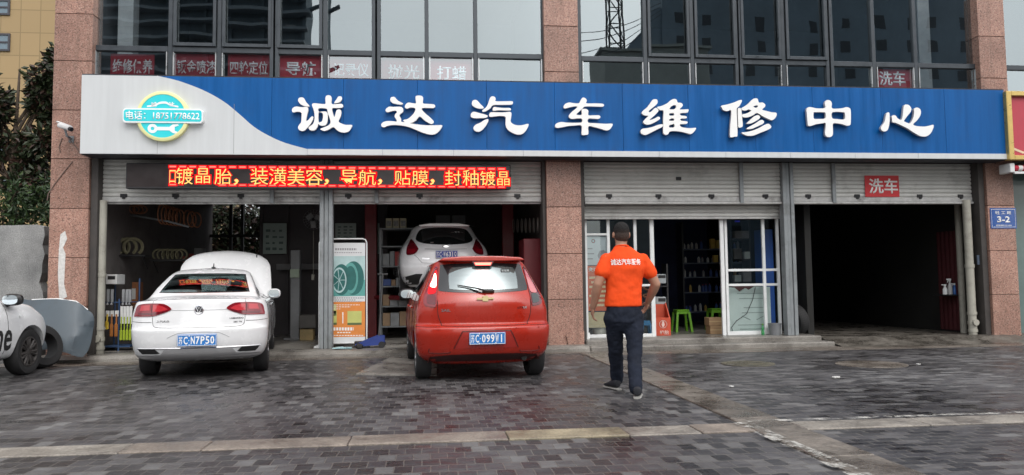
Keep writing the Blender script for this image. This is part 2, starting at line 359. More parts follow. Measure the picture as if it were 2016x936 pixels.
# stone strip running parallel to the front
mb = MB(); x = -12.0; i = 0; rr = random.Random(3)
while x < 14:
    w = rr.choice((.55, .9, 1.0, 1.0, 1.15)); mb.mi = rr.choice((0, 0, 1, 1, 3)) if not (-.2 < x < 1.3) else (2 if x < .5 else 3)
    if x+w > 2.42 and x < 2.42: w = 2.42-x
    if x > 2.41: mb.mi = 0
    if w > .05: mb.box((x+.004, 5.485, -.05), (x+w-.004, 5.795, .012+rr.uniform(-.003, .003)), .006)
    x += w
    if abs(x-2.42) < .01: x = 2.82
mb.build('kerb_strip', KERBS)['kind'] = 'structure'
mb = MB(); y = 1.0
while y < 12.2:
    w = rr.choice((.7, .9, 1.0)); mb.mi = rr.choice((0, 1, 1)); mb.box((2.425, y+.004, -.05), (2.815, min(y+w, 12.2)-.004, .015+rr.uniform(-.003, .004)), .006); y += w
mb.build('cross_strip', [wetstone('dark brown kerb stone', (.06, .05, .043), (.15, .13, .11), rough=(.15, .5), sc=2.5), wetstone('dark tan kerb stone', (.085, .072, .06), (.20, .175, .15), rough=(.15, .55), sc=2.5)])['kind'] = 'structure'
def worn_paint():
    m, t, o = _nodes('worn white road paint'); L = t.links.new
    b = N(t, 'BsdfPrincipled'); b.inputs['Base Color'].default_value = (.42, .41, .38, 1); b.inputs['Roughness'].default_value = .6
    tr = N(t, 'BsdfTransparent'); tc = N(t, 'TexCoord'); n = N(t, 'TexNoise'); n.inputs['Scale'].default_value = 7; n.inputs['Detail'].default_value = 9; n.inputs['Roughness'].default_value = .75
    L(tc.outputs['Object'], n.inputs['Vector']); r = N(t, 'MapRange'); r.inputs[1].default_value = .47; r.inputs[2].default_value = .58; L(n.outputs[0], r.inputs[0])
    mx = N(t, 'MixShader'); L(r.outputs[0], mx.inputs[0]); L(tr.outputs[0], mx.inputs[1]); L(b.outputs[0], mx.inputs[2]); L(mx.outputs[0], o.inputs[0]); return m
PAINT = worn_paint()
mb = MB(); mb.add([(2.5, 5.80, .017), (14, 5.80, .017), (14, 5.875, .017), (2.5, 5.875, .017)], [(0, 1, 2, 3)])
mb.add([(2.36, 1, .02), (2.50, 1, .02), (2.50, 5.80, .02), (2.36, 5.80, .02)], [(0, 1, 2, 3)])
mb.build('painted_line', PAINT)['kind'] = 'structure'
# aprons, steps, floors
ground_poly('front_apron', [(-13, 11.75), (-4.2, 11.95), (-3.2, 12.1), (2.4, 12.2), (2.4, 12.46), (-13, 12.46)], .012, CONC2)
ground_poly('wet_stone_border', [(2.4, 11.75), (11.2, 11.75), (11.6, 12.46), (2.4, 12.46)], .010, CONC2)
pts = [G(700, 739), G(860, 741), G(860, 700), G(800, 690)]
ground_poly('concrete_ramp', pts, .016, CONC)
mb = MB()
mb.prism([(12.38, -.05), (12.38, .055), (12.46, .10), (19.9, .10), (19.9, -.05)], -6.2, 2.62, 'YZ')
mb.build('shop_floor', CONC)['kind'] = 'structure'
mb = MB()
mb.box((2.64, 12.40, -.05), (6.95, 12.78, .085), .02); mb.box((2.64, 12.76, -.05), (6.90, 19.9, .165), .02)
mb.build('shop_step', CONC)['kind'] = 'structure'
# broken ramp of the wash bay
mb = MB(); nx, ny = 40, 12; vs = []; fs = []
for j in range(ny+1):
    for i in range(nx+1):
        x = 6.97+i/nx*4.6; t = j/ny; y = 12.12+t*1.0
        z = .012+.10*min(1, max(0, (t-.15)/.5))+ (random.uniform(-.012, .012) if 0 < j < ny else 0)
        if .4 < t < .75 and random.random() < .3: z -= .03
        vs.append((x, y+random.uniform(-.02, .02), z))
for j in range(ny):
    for i in range(nx): a = j*(nx+1)+i; fs.append((a, a+1, a+nx+2, a+nx+1))
mb.add(vs, fs); mb.box((6.97, 13.05, -.05), (10.9, 19.9, .10))
mb.build('wash_bay_ramp', wetstone('dark broken concrete', (.045, .04, .034), (.16, .145, .125), rough=(.15, .6), sc=2.2), smooth=40)['kind'] = 'structure'

# ---------------------------------------------------------------- the shop building
B = thing('shop_building', 'two storey shop with pink granite columns and dark framed upper glazing', 'building', (2.3, D, 0))
B.name = 'shop_building'
def col(x0, x1, zs, y1=13.45, base=.08):
    mb = MB(); zs = [base]+zs
    for a, b in zip(zs[:-1], zs[1:]): mb.box((x0, D, a+.004), (x1, y1, b-.004), .006)
    mb.mi = 1; mb.box((x0+.012, D+.012, base), (x1-.012, y1-.012, zs[-1]))
    return mb.build('granite_column', [GR, DARK], B, world=True)
zl = [at(130, y, D).z for y in (604, 508, 411, 313, 217, 120, 27)]; zl += [zl[-1]+.8, zl[-1]+1.6]
col(-6.14, -5.545, zl)
zm = [at(1110, y, D).z for y in (590, 500, 408)]; zm += [zm[-1]+.80, zm[-1]+1.5]; zt = [at(1110, y, D).z for y in (142, 52)]; zm += zt + [zt[-1]+.8, zt[-1]+1.6]
col(1.99, 2.60, zm)
zr = [at(1980, y, D).z for y in (580, 494, 405)]; zr += [zr[-1]+.8, zr[-1]+1.6, zr[-1]+2.4, zr[-1]+3.2, zr[-1]+4.0]
col(10.245, 10.785, zr)
# cracked foot of the middle column
mb = MB(); z0 = .082
mb.prism([(1.985, .10), (2.30, .10), (2.24, .25), (2.10, .33), (1.985, .31)], D-.022, D-.004); mb.prism([(2.325, .10), (2.605, .10), (2.605, .33), (2.5, .35), (2.29, .27)], D-.028, D-.006)
mb.build('granite_facing', GR, B, world=True)
mb = MB()
pl = [at(*q, D-.004) for q in ((119, 462), (128, 455), (132, 470), (127, 482), (124, 488), (129, 500), (126, 560), (132, 585), (117, 592), (114, 540), (116, 492))]
mb.prism([(p.x, p.z) for p in pl], D-.006, D+.002); mb.build('plaster_patch', M('white plaster smear', (.60, .59, .57), .8, var=.2, scale=20), B, world=True)

YG = 12.98; ZTOP = 7.2
def bay(xs, zb, ztr, dbl, sash, name='window_bay', ztop=ZTOP):
    "xs: mullion centres; transom at ztr; frame mesh with the panes as its children"
    mb = MB()
    for i, x in enumerate(xs):
        if i in dbl:
            for dx in (-.045, .045): mb.box((x+dx-.03, YG-.06, zb), (x+dx+.03, YG+.05, ztop), .004)
        else: mb.box((x-.035, YG-.05, zb), (x+.035, YG+.05, ztop), .004)
    for a, b in zip(xs[:-1], xs[1:]):
        mb.box((a+.036, YG-.048, ztr-.045), (b-.036, YG+.048, ztr+.045), .004)
    for i in sash:
        a, b = xs[i]+.05, xs[i+1]-.05
        for q in ((a, a+.05), (b-.05, b)): mb.box((q[0], YG-.085, ztr+.05), (q[1], YG-.02, ztop-.1), .004)
        mb.box((a+.05, YG-.084, ztr+.05), (b-.05, YG-.021, ztr+.11), .004)
    for i in range(len(xs)-1):      # silver inner edge of the lower lights
        for x in (xs[i]+.055, xs[i+1]-.055): mb.mi = 1; mb.box((x-.008, YG-.056, zb), (x+.008, YG-.01, ztr-.05))
        mb.mi = 0
    f = mb.build(name, [GREYM, M('bare aluminium edge', (.5, .52, .53), .3, metal=.6)], B, world=True)
    gl = glass('reflective office glass', (.74, .80, .84), .225, .9, 0.0, .0022)
    for i, (a, b) in enumerate(zip(xs[:-1], xs[1:])):
        for z0, z1 in ((zb, ztr), (ztr, ztop)):
            g = MB(); tl = random.uniform(-.006, .006); t2 = random.uniform(-.004, .004)
            g.add([(a+.03, YG+tl, z0), (b-.03, YG-tl, z0), (b-.03, YG-tl+t2, z1), (a+.03, YG+tl+t2, z1)], [(0, 1, 2, 3)]); g.build('pane', gl, f, world=True)
    return f
X = lambda px, Y, py=100: at(px, py, Y).x
zb = 4.5
bay([X(p, YG) for p in (184, 337, 433, 541, 641, 741, 840, 936, 1071)], zb, at(700, 106, YG).z, (3, 5), (1, 2, 3))
bay([X(p, YG) for p in (1140, 1269, 1361, 1452, 1540, 1630, 1717, 1799, 1920)], zb, at(1500, 124, YG).z, (3, 5), (1, 2, 3, 4))
bay([10.79, 12.2, 13.6], zb, at(2000, 135, YG).z, (), ())
# upper rooms behind the glass, spandrel behind the sign
mb = MB()
for x0, x1 in ((-5.54, 1.98), (2.61, 10.24), (10.79, 14)):
    mb.box((x0, 17.6, 3.6), (x1, 17.8, 7.6)); mb.box((x0, 13.05, 3.45), (x1, 17.6, 3.6)); mb.box((x0, 13.05, 7.4), (x1, 17.6, 7.6))
    mb.box((x0, 12.86, 3.32), (x1, 13.04, 4.49))
    mb.box((x0-.02, 13.05, 3.6), (x0+.02, 17.6, 7.4)); mb.box((x1-.02, 13.05, 3.6), (x1+.02, 17.6, 7.4))
mb.build('upper_room', M('dim office wall', (.10, .105, .11), .9, var=.15), B, world=True)
mb = MB(); mb.box((-5.35, 13.3, 3.6), (-5.1, 13.55, 7.4)); mb.box((9.6, 13.6, 3.6), (9.85, 13.85, 7.4)); mb.build('inner_pillar', M('pale office pillar', (.45, .46, .45), .8), B, world=True)
# ground floor rooms
mb = MB(); YB = 19.6
mb.box((-5.75, 13.0, .1), (-5.56, YB, 3.3)); wa, wb = at(404, 402, YB), at(516, 498, YB); mb.box((-5.56, YB, .1), (wa.x, YB+.2, 3.3)); mb.box((wb.x, YB, .1), (2.2, YB+.2, 3.3)); mb.box((wa.x, YB, .1), (wb.x, YB+.2, wb.z-.5));  mb.box((2.15, 13.46, .1), (2.45, YB, 3.3)); mb.box((2.45, YB, .1), (7.05, YB+.2, 3.3))
mb.build('inner_wall', WALL_IN, B, world=True)
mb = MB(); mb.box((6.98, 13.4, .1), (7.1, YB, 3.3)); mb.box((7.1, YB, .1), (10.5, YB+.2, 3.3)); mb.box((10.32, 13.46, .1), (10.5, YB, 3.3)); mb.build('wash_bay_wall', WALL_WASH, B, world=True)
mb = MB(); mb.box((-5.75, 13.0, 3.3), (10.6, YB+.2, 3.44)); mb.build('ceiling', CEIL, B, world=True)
for q in (((-5.54, 12.86, .1), (-5.43, 13.2, 3.32)), ((1.93, 12.86, .1), (1.985, 13.2, 3.32)), ((2.605, 12.86, .1), (2.67, 13.2, 3.32)), ((10.13, 12.86, .1), (10.24, 13.3, 3.32))):
    mb = MB(); mb.box(*q, .006); mb.build('side_jamb', M('dark stained jamb', (.05, .045, .042), .7, var=.3, grime=.5), B, world=True)

def shutter(x0, x1, z0, z1, y, rail=.085, locks=()):
    mb = MB(); p = .076; z = z0+rail; pr_ = []
    while z < z1:
        pr_ += [(y+.010, z), (y-.010, z+.009), (y-.016, z+.03), (y-.012, z+.056), (y+.010, z+.065)]; z += p
    pr_ = [(a, min(b, z1)) for a, b in pr_]
    n = len(pr_); mb.add([(x0, a, b) for a, b in pr_]+[(x1, a, b) for a, b in pr_], [(i, i+n, i+n+1, i+1) for i in range(n-1)])
    mb.mi = 1; mb.box((x0, y-.022, z0), (x1, y+.02, z0+rail), .006)
    s = mb.build('roller_shutter', [SHUT, SHUTEND], B, world=True)
    for x in locks:
        k = MB(); k.box((x-.055, y-.035, z0+rail-.01), (x+.055, y-.012, z0+rail+.05), .006); k.box((x-.02, y-.047, z0+rail-.035), (x+.03, y-.023, z0+rail+.005), .004); k.build('lock', BLACKM, s, world=True)
    return s
YS = 13.06; zs0 = at(700, 398, YS).z
def SX(px): return at(px, 360, YS).x
shutter(SX(188), SX(631), zs0, 3.36, YS, locks=[SX(p) for p in (245, 347, 475)])
shutter(SX(657), SX(1072), zs0, 3.36, YS, locks=[SX(p) for p in (686, 826, 1018)])
shutter(SX(1150), SX(1535), zs0-.0, 3.36, YS, locks=[SX(p) for p in (1198, 1295, 1399, 1505)])
shutter(SX(1556), SX(1921), zs0, 3.36, YS, locks=[SX(p) for p in (1589, 1685, 1808, 1888)])
YS2 = 13.22
shutter(at(1150, 420, YS2).x, at(1536, 420, YS2).x, at(1340, 432, YS2).z, 2.62, YS2, .04)
k = MB(); c = at(1336, 352, YS-.02); k.box((c.x-.05, YS-.03, c.z-.03), (c.x+.05, YS-.012, c.z+.03), .006); k.build('shutter_handle', BLACKM, B, world=True)
# guide posts across the shutters, door posts down to the ground
for px in (537, 742, 1457, 1638): mb = MB(); x = SX(px); mb.box((x-.035, YS-.075, zs0-.03), (x+.035, YS-.028, 3.3), .005); mb.build('guide_rail', STEELP, B, world=True)
for pa, pb, z0 in ((631, 657, .1), (1535, 1557, .165)):
    mb = MB(); a, b = SX(pa), SX(pb); w = (b-a)/3
    for i in range(3): mb.box((a+i*w+.003, YS-.11+(.02 if i == 1 else 0), z0), (a+(i+1)*w-.003, YS+.06, 3.3), .006)
    mb.build('door_post', STEELP, B, world=True)
mb = MB(); x0, x1 = SX(1150), SX(1926); mb.box((x0, YS-.06, zs0-.045), (x1, YS+.08, zs0-.005), .006); x0, x1 = SX(188), SX(1074); mb.box((x0, YS+.025, zs0-.03), (x1, YS+.09, zs0-.002)); mb.build('lintel_rail', SHUTEND, B, world=True)
def pipe(px, py0, py1, Y, r):
    a, b = at(px, py0, Y), at(px, py1, Y); mb = MB(); x = (a.x+b.x)/2
    mb.tube([(x, Y, .1), (x, Y, zs0+.02)], r, 16)
    for z, d in ((.16, .05), (.30, .06), (.48, .05), (1.35, .06)): mb.tube([(x, Y, z), (x, Y, z+d)], r*1.16, 16)
    mb.tube([(x, Y, .34), (x, Y-r*1.5, .34)], r*.8, 12)
    return mb.build('drain_pipe', PVC, B, world=True, smooth=40)
pipe(198, 410, 690, 13.02, .075); pipe(1909, 410, 650, 12.99, .072)
mb = MB(); x = at(1890, 500, 13.6).x; mb.tube([(x, 13.6, .1), (x, 13.6, 2.6)], .06, 12); mb.build('drain_pipe', PVC, B, world=True, smooth=40)

# ---------------------------------------------------------------- glazed office front (white aluminium)
YD = 13.34; f = MB()
def DX(px, py=560): return at(px, py, YD).x
zs, zt = .165, at(1300, 434, YD).z+.05
def vbar(px, w, y=YD): x = DX(px); f.box((x-w/2, y-.025, zs), (x+w/2, y+.025, zt), .004)
for px, w in ((1154, .05), (1199, .055), (1252, .055), (1285, .075), (1422, .07), (1431, .05), (1505, .055), (1533, .05)): vbar(px, w, YD-.03 if px == 1422 else YD)
def hbar(pa, pb, py, w, y=YD): z = at((pa+pb)/2, py, YD).z; f.box((DX(pa), y-.02, z-w/2), (DX(pb), y+.02, z+w/2), .004)
for py, w in ((532, .045), (561, .045)): hbar(1434, 1531, py, w)
hbar(1156, 1197, 462, .04); hbar(1256, 1283, 562, .04)
f.box((DX(1154), YD-.018, zs), (DX(1283), YD+.018, zs+.06), .004); f.box((DX(1431), YD-.018, zs), (DX(1533), YD+.018, zs+.07), .004); f.box((DX(1154), YD-.03, zt), (DX(1533), YD+.03, zt+.06), .004)
SF = f.build('shopfront', ALU, B, world=True)
gl2 = glass('clear shop glass', (.88, .91, .91), .06, .8)
for a, b in ((1156, 1197), (1201, 1250), (1254, 1282), (1434, 1503), (1507, 1531)):
    g = MB(); g.add([(DX(a), YD+.008, zs+.03), (DX(b), YD+.008, zs+.03), (DX(b), YD+.008, zt), (DX(a), YD+.008, zt)], [(0, 1, 2, 3)]); g.build('pane', gl2, SF, world=True)

# ================================================================= SIGN
YP = 12.45
S = thing('fascia_sign', 'long blue and white shop sign with eight raised white characters', 'sign', (2.4, YP, 3.3))
BLUE = M('blue sign panel', (.001, .088, .30), .38, var=.17, scale=2.2, streak=True, spec=.25, grime=.12)
SWHT = M('white sign panel', (.57, .595, .605), .38, var=.05, streak=True, scale=2)
sx0, sx1, sz0, sz1 = -5.535, 10.40, 3.297, 4.57
mb = MB(); xs = [sx0]+[at(p, 220, YP).x for p in (535, 676, 822, 958, 1092, 1226, 1355, 1486, 1600, 1735, 1860)]+[sx1]
for a, b in zip(xs[:-1], xs[1:]): mb.box((a+.0015, YP, sz0+.005), (b-.0015, YP+.30, sz1), .003)
mb.build('blue_panel', BLUE, S, world=True)
mb = MB(); mb.box((sx0-.004, YP+.005, sz1), (sx1+.004, YP+.36, sz1+.02)); mb.box((sx0+.02, YP+.30, sz0+.02), (sx1-.02, YP+.36, sz1)); mb.box((sx0+.01, YP+.02, sz0-.012), (sx1-.01, YP+.34, sz0+.004)); mb.build('sign_frame', M('dark sign frame', (.02, .022, .03), .6), S, world=True)
sw = crom([(310, 150), (352, 160), (400, 178), (440, 200), (470, 224), (500, 250), (530, 268), (562, 282), (605, 294)], 4, False)
swp = [(at(a, b, YP).x, at(a, b, YP).z) for a, b in sw]
ztrim = swp[-1][1]
mb = MB(); poly = [(sx0, sz0), (swp[-1][0], sz0), (swp[-1][0], ztrim)]+[p for p in reversed(swp)]+[(swp[0][0], sz1-.004), (sx0, sz1-.004)]
mb.prism(poly, YP-.012, YP+.01); mb.build('white_panel', SWHT, S, world=True)
mb = MB(); xx = swp[-1][0]+.003; tx = [xx]+[at(p, 300, YP).x for p in (753, 893, 1030, 1164, 1297, 1428, 1555, 1682, 1806)]+[sx1]
for a, b in zip(tx[:-1], tx[1:]): mb.box((a+.002, YP-.02, sz0), (b-.002, YP+.004, ztrim), .002)
mb.build('white_trim', SWHT, S, world=True)
mb = MB()
for px, p0, p1 in ((310, 270, 303), (461, 205, 303)): a, b = at(px, p0, YP-.013), at(px, p1, YP-.013); mb.box((a.x-.003, YP-.0135, max(sz0, b.z)), (a.x+.003, YP-.0115, a.z))
mb.build('panel_joint', M('joint shadow gap', (.25, .26, .27), .7), S, world=True)
GLY = {  # outlines of the eight raised characters, in 1/7.8 photograph pixels from (x0, 170)
 560: [[(258,172),(300,185),(330,240),(385,305),(350,312),(290,298),(240,270),(210,225),(220,185)],
  [(115,380),(120,345),(150,320),(190,312),(260,322),(330,315),(362,330),(365,380),(345,450),(335,530),(370,515),(400,480),(425,462),(443,475),(435,520),(400,580),(350,640),(310,680),(265,688),(225,670),(208,635),(225,595),(255,555),(262,480),(262,420),(245,398),(190,392),(135,402)],
  [(675,138),(710,150),(725,190),(725,270),(800,275),(870,270),(903,298),(880,330),(800,336),(735,340),(740,400),(768,472),(795,380),(820,358),(855,360),(873,390),(865,460),(840,510),(832,545),(880,575),(950,595),(1040,597),(1020,650),(985,695),(930,712),(860,705),(800,670),(752,628),(690,660),(630,685),(580,680),(552,660),(570,645),(640,620),(690,590),(708,550),(690,480),(668,420),(655,360),(635,343),(560,335),(525,345),(518,370),(535,392),(600,388),(640,392),(662,420),(666,480),(660,550),(640,590),(600,607),(550,602),(520,582),(510,620),(480,665),(440,682),(395,675),(368,640),(400,610),(440,575),(460,520),(462,450),(450,370),(425,300),(430,270),(470,262),(540,270),(600,275),(630,265),(628,190),(640,150)],
  [(525,410),(560,402),(585,420),(592,470),(580,530),(555,550),(525,545)],
  [(845,155),(875,160),(885,195),(860,235),(820,255),(768,262),(770,240),(800,200),(820,165)]],
 730: [[(340,163),(370,170),(410,215),(460,245),(495,270),(470,283),(400,275),(340,260),(305,230),(300,195),(315,170)],
  [(735,143),(790,155),(805,190),(803,262),(880,272),(960,278),(990,300),(975,333),(900,335),(800,335),(785,360),(840,420),(900,470),(960,530),(965,560),(930,582),(880,560),(820,520),(752,465),(700,520),(640,560),(600,568),(700,585),(850,600),(1000,600),(1095,600),(1085,640),(1040,700),(980,738),(900,742),(800,715),(680,665),(560,620),(440,600),(330,597),(260,610),(200,632),(162,610),(165,575),(200,548),(260,535),(340,538),(398,540),(385,500),(365,465),(375,430),(400,400),(380,375),(320,385),(260,400),(228,380),(240,340),(290,315),(350,318),(430,315),(480,325),(500,365),(490,400),(440,445),(465,500),(470,545),(520,550),(497,530),(510,515),(560,505),(620,460),(670,400),(685,350),(660,330),(600,330),(550,345),(522,320),(540,275),(580,252),(640,260),(692,262),(688,200),(690,155)]],
 910: [[(190,210),(230,220),(280,275),(330,325),(310,345),(240,340),(180,315),(150,280),(155,230)],
  [(160,398),(200,395),(270,415),(350,435),(393,458),(360,485),(260,492),(180,490),(135,470),(133,425)],
  [(395,505),(400,535),(375,590),(320,660),(270,695),(220,697),(180,670),(175,630),(210,590),(280,560),(340,520)],
  [(465,155),(500,165),(515,200),(515,230),(640,232),(765,232),(778,255),(760,282),(640,287),(480,290),(440,330),(390,370),(335,392),(308,385),(320,360),(370,320),(400,260),(420,195),(440,165)],
  [(500,320),(560,328),(640,335),(730,335),(750,355),(735,372),(640,372),(560,370),(480,377),(468,350),(480,325)],
  [(440,402),(520,400),(620,403),(700,395),(745,398),(757,430),(750,490),(745,545),(780,580),(840,600),(920,598),(1013,578),(1012,620),(980,680),(930,730),(870,745),(800,730),(720,685),(675,630),(665,570),(668,490),(650,465),(580,457),(500,465),(430,470),(412,450),(420,420)]],
 1070: [[(615,175),(650,190),(665,225),(660,262),(780,265),(900,268),(930,288),(905,315),(780,312),(640,312),(600,345),(550,390),(505,435),(585,440),(585,370),(610,350),(660,352),(690,380),(690,445),(780,447),(850,447),(875,472),(850,500),(780,500),(690,500),(690,560),(800,568),(950,578),(1060,578),(1045,630),(1010,670),(960,680),(880,655),(780,628),(690,618),(690,730),(640,750),(585,738),(585,608),(480,605),(380,612),(290,630),(200,640),(178,610),(200,572),(270,550),(360,560),(480,562),(585,555),(588,500),(520,495),(440,503),(400,485),(390,450),(430,400),(490,350),(520,315),(470,312),(400,325),(330,343),(308,320),(330,275),(390,250),(450,258),(540,262),(570,220),(590,185)]],
 1240: [[(380,200),(415,205),(427,240),(410,280),(340,340),(290,385),(310,400),(350,370),(380,340),(410,335),(437,360),(435,390),(380,450),(300,520),(370,500),(430,470),(460,478),(460,505),(400,545),(330,580),(270,592),(220,575),(207,545),(240,500),(285,455),(240,452),(200,435),(182,410),(210,370),(270,320),(320,250),(350,210)],
  [(505,585),(500,625),(440,655),(350,700),(270,740),(220,748),(175,725),(165,690),(190,655),(260,645),(350,625),(430,595)],
  [(685,195),(720,210),(735,250),(780,255),(810,275),(808,310),(765,355),(830,357),(900,357),(890,400),(860,410),(790,412),(770,430),(790,450),(860,460),(875,480),(860,495),(800,497),(775,512),(795,530),(870,540),(888,555),(870,578),(800,582),(770,590),(785,622),(850,640),(940,645),(1013,640),(1010,665),(970,715),(930,735),(870,720),(790,700),(700,690),(620,695),(590,735),(555,748),(515,720),(513,600),(513,480),(518,378),(470,370),(430,340),(425,318),(480,305),(570,265),(630,215)],
  [(610,350),(640,310),(680,290),(712,305),(700,340),(660,357)],[(605,430),(620,415),(670,415),(682,432),(670,450),(615,452)],[(605,515),(640,495),(672,497),(682,515),(670,530),(610,530)],[(605,632),(610,600),(640,590),(680,582),(680,630)]],
 1400: [[(468,212),(468,245),(430,310),(395,345),(395,450),(400,560),(405,755),(370,775),(315,782),(290,765),(295,600),(310,380),(250,383),(190,370),(165,330),(160,300),(250,280),(350,250),(420,220)],
  [(430,335),(462,345),(470,400),(480,520),(485,610),(460,632),(420,630),(415,560),(410,430),(410,350)],
  [(680,187),(715,195),(735,250),(790,250),(830,280),(825,320),(785,358),(850,380),(930,400),(1000,410),(1005,450),(975,500),(930,522),(870,500),(790,460),(705,412),(640,450),(560,478),(490,475),(480,435),(540,420),(600,390),(615,375),(580,357),(530,375),(480,365),(470,335),(530,300),(590,250),(640,200)],
  [(650,315),(690,295),(718,300),(715,318),(685,332)],
  [(720,445),(750,465),(745,495),(690,535),(620,570),(555,577),(555,560),(600,520),(660,465)],[(790,520),(812,545),(800,575),(730,610),(640,650),(560,660),(555,640),(620,605),(700,560),(750,525)],
  [(880,577),(920,610),(915,645),(850,680),(760,715),(660,755),(570,762),(510,745),(468,712),(540,705),(640,680),(740,640),(820,595)]],
 1550: [[(625,212),(665,225),(685,270),(685,337),(760,345),(850,337),(900,322),(950,332),(975,375),(975,560),(960,600),(910,605),(850,585),(780,572),(705,575),(700,650),(700,740),(675,775),(630,782),(595,765),(580,720),(590,575),(540,570),(440,585),(380,605),(325,610),(312,560),(300,420),(295,350),(330,322),(380,325),(450,340),(580,335),(575,270),(590,225)],
  [(405,410),(420,400),(570,402),(588,430),(580,495),(480,503),(415,502),(403,470)],[(695,400),(860,400),(885,420),(885,490),(860,512),(770,505),(692,492)]],
 1710: [[(300,402),(320,415),(325,480),(320,580),(300,660),(265,692),(220,690),(190,660),(195,620),(240,560),(260,480),(275,420)],
  [(390,445),(420,455),(445,490),(500,520),(520,480),(530,400),(545,300),(580,282),(625,295),(655,340),(650,390),(610,440),(545,530),(560,545),(625,572),(660,540),(690,470),(700,390),(700,350),(740,328),(790,350),(805,400),(790,460),(740,530),(685,590),(760,615),(860,620),(940,605),(990,592),(1000,620),(970,700),(920,755),(860,773),(790,765),(700,715),(600,650),(500,600),(410,560),(370,555),(360,510),(358,460)]]}
LETF = M('raised white character face', (.86, .87, .86), .45, var=.015); LETS = M('grey character return', (.42, .43, .44), .5, var=.05)
imS = mat_of(S).inverted()
for x0, loops in GLY.items():
    pts = [[(lambda p: (p.x, p.z))(at(x0+q[0]/7.8, 170+q[1]/7.8, YP-.09)) for q in crom(lp, 3)] for lp in loops]
    me = outline_mesh(pts, 0.)
    bm = bmesh.new(); bm.from_mesh(me)
    ge = bmesh.ops.extrude_face_region(bm, geom=bm.faces[:]); bmesh.ops.translate(bm, verts=[g for g in ge['geom'] if isinstance(g, bmesh.types.BMVert)], vec=(0, 0, .055))
    bmesh.ops.recalc_face_normals(bm, faces=bm.faces); bm.normal_update()
    for fc in bm.faces: fc.material_index = 0 if abs(fc.normal.z) > .7 else 1
    bm.to_mesh(me); bm.free()
    for v in me.vertices: v.co = imS @ Vector((v.co.x, YP-.035-v.co.z, v.co.y))
    bm = bmesh.new(); bm.from_mesh(me); bmesh.ops.recalc_face_normals(bm, faces=bm.faces); bm.to_mesh(me); bm.free()
    mi = [p.material_index for p in me.polygons]
    o = link('raised_character', me, [LETF, LETS], S); me.polygons.foreach_set('material_index', mi)
# round phone emblem
CY = M('cyan emblem face', (.03, .55, .60), .35, var=.02, emit=(.03, .55, .60), es=.12); YEL = M('pale yellow emblem rim', (.80, .78, .38), .4, var=.03); EW = M('white emblem detail', (.85, .87, .87), .4, var=0)
ec = at(320.5, 229, YP-.08); ye = YP-.012
E_ = MB(); E_.lathe([(.405, 0), (.405, -.075), (.385, -.085), (.352, -.085), (.352, -.07)], 56, (ec.x, ye, ec.z), 'Y'); E_ = E_.build('emblem', YEL, S, world=True, smooth=40)
mb = MB(); mb.lathe([(.3515, -.07), (.3515, -.079), (.0001, -.079)], 56, (ec.x, ye, ec.z), 'Y'); mb.build('emblem_disc', CY, E_, world=True, smooth=40)
def rrect(cx, cz, w, h, r, n=6):
    o = []
    for sx_, sz_, a0 in ((1, 1, 0), (-1, 1, 90), (-1, -1, 180), (1, -1, 270)):
        for i in range(n+1): a = R(a0+90*i/n); o.append((cx+sx_*(w/2-r)+r*math.cos(a), cz+sz_*(h/2-r)+r*math.sin(a)))
    return o
bw = (396-247)/121*.995; bc = at(321.5, 228.5, YP-.09)
mb = MB(); mb.prism(rrect(bc.x, bc.z, bw, .235, .055), ye-.095, ye-.002); mb.build('emblem_banner', EW, E_, world=True)
mb = MB(); mb.prism(rrect(bc.x, bc.z, bw-.035, .185, .04), ye-.098, ye-.09); mb.build('banner_face', CY, E_, world=True)
fit_text('电话：18751778622', (bc.x, ye-.099, bc.z), bw*.92, .14, EW, E_, .012, off=.0)
for px, ch in ((303, '诚'), (338, '达')): p = at(px, 206.5, YP-.09); fit_text(ch, (p.x, ye-.0795, p.z), .085, .085, EW, E_, .03)
mb = MB()
arc = crom([(-.24, .165), (-.12, .185), (-.05, .225), (.05, .232), (.12, .195), (.24, .165)], 5, False)
top = [(ec.x+a, ec.z+b) for a, b in arc]; bot = [(ec.x+a, ec.z+b-.024-.012*math.cos(a*6)) for a, b in arc]
mb.prism(top[::-1]+bot, ye-.083, ye-.078)
wz = ec.z-.205; mb.lathe([(.075, -.083), (.075, -.079), (.028, -.079), (.028, -.083)], 24, (ec.x-.15, ye, wz), 'Y', closed=True)
mb.box((ec.x-.085, ye-.0832, wz-.028), (ec.x+.13, ye-.079, wz+.028))
mb.prism([(ec.x+.13+a, wz+b) for a, b in ((-.02, -.03), (.03, -.07), (.10, -.085), (.12, -.06), (.06, -.03), (.06, .03), (.12, .05), (.11, .075), (.03, .07), (-.02, .03))], ye-.0834, ye-.079)
mb.build('emblem_drawing', EW, E_, world=True)

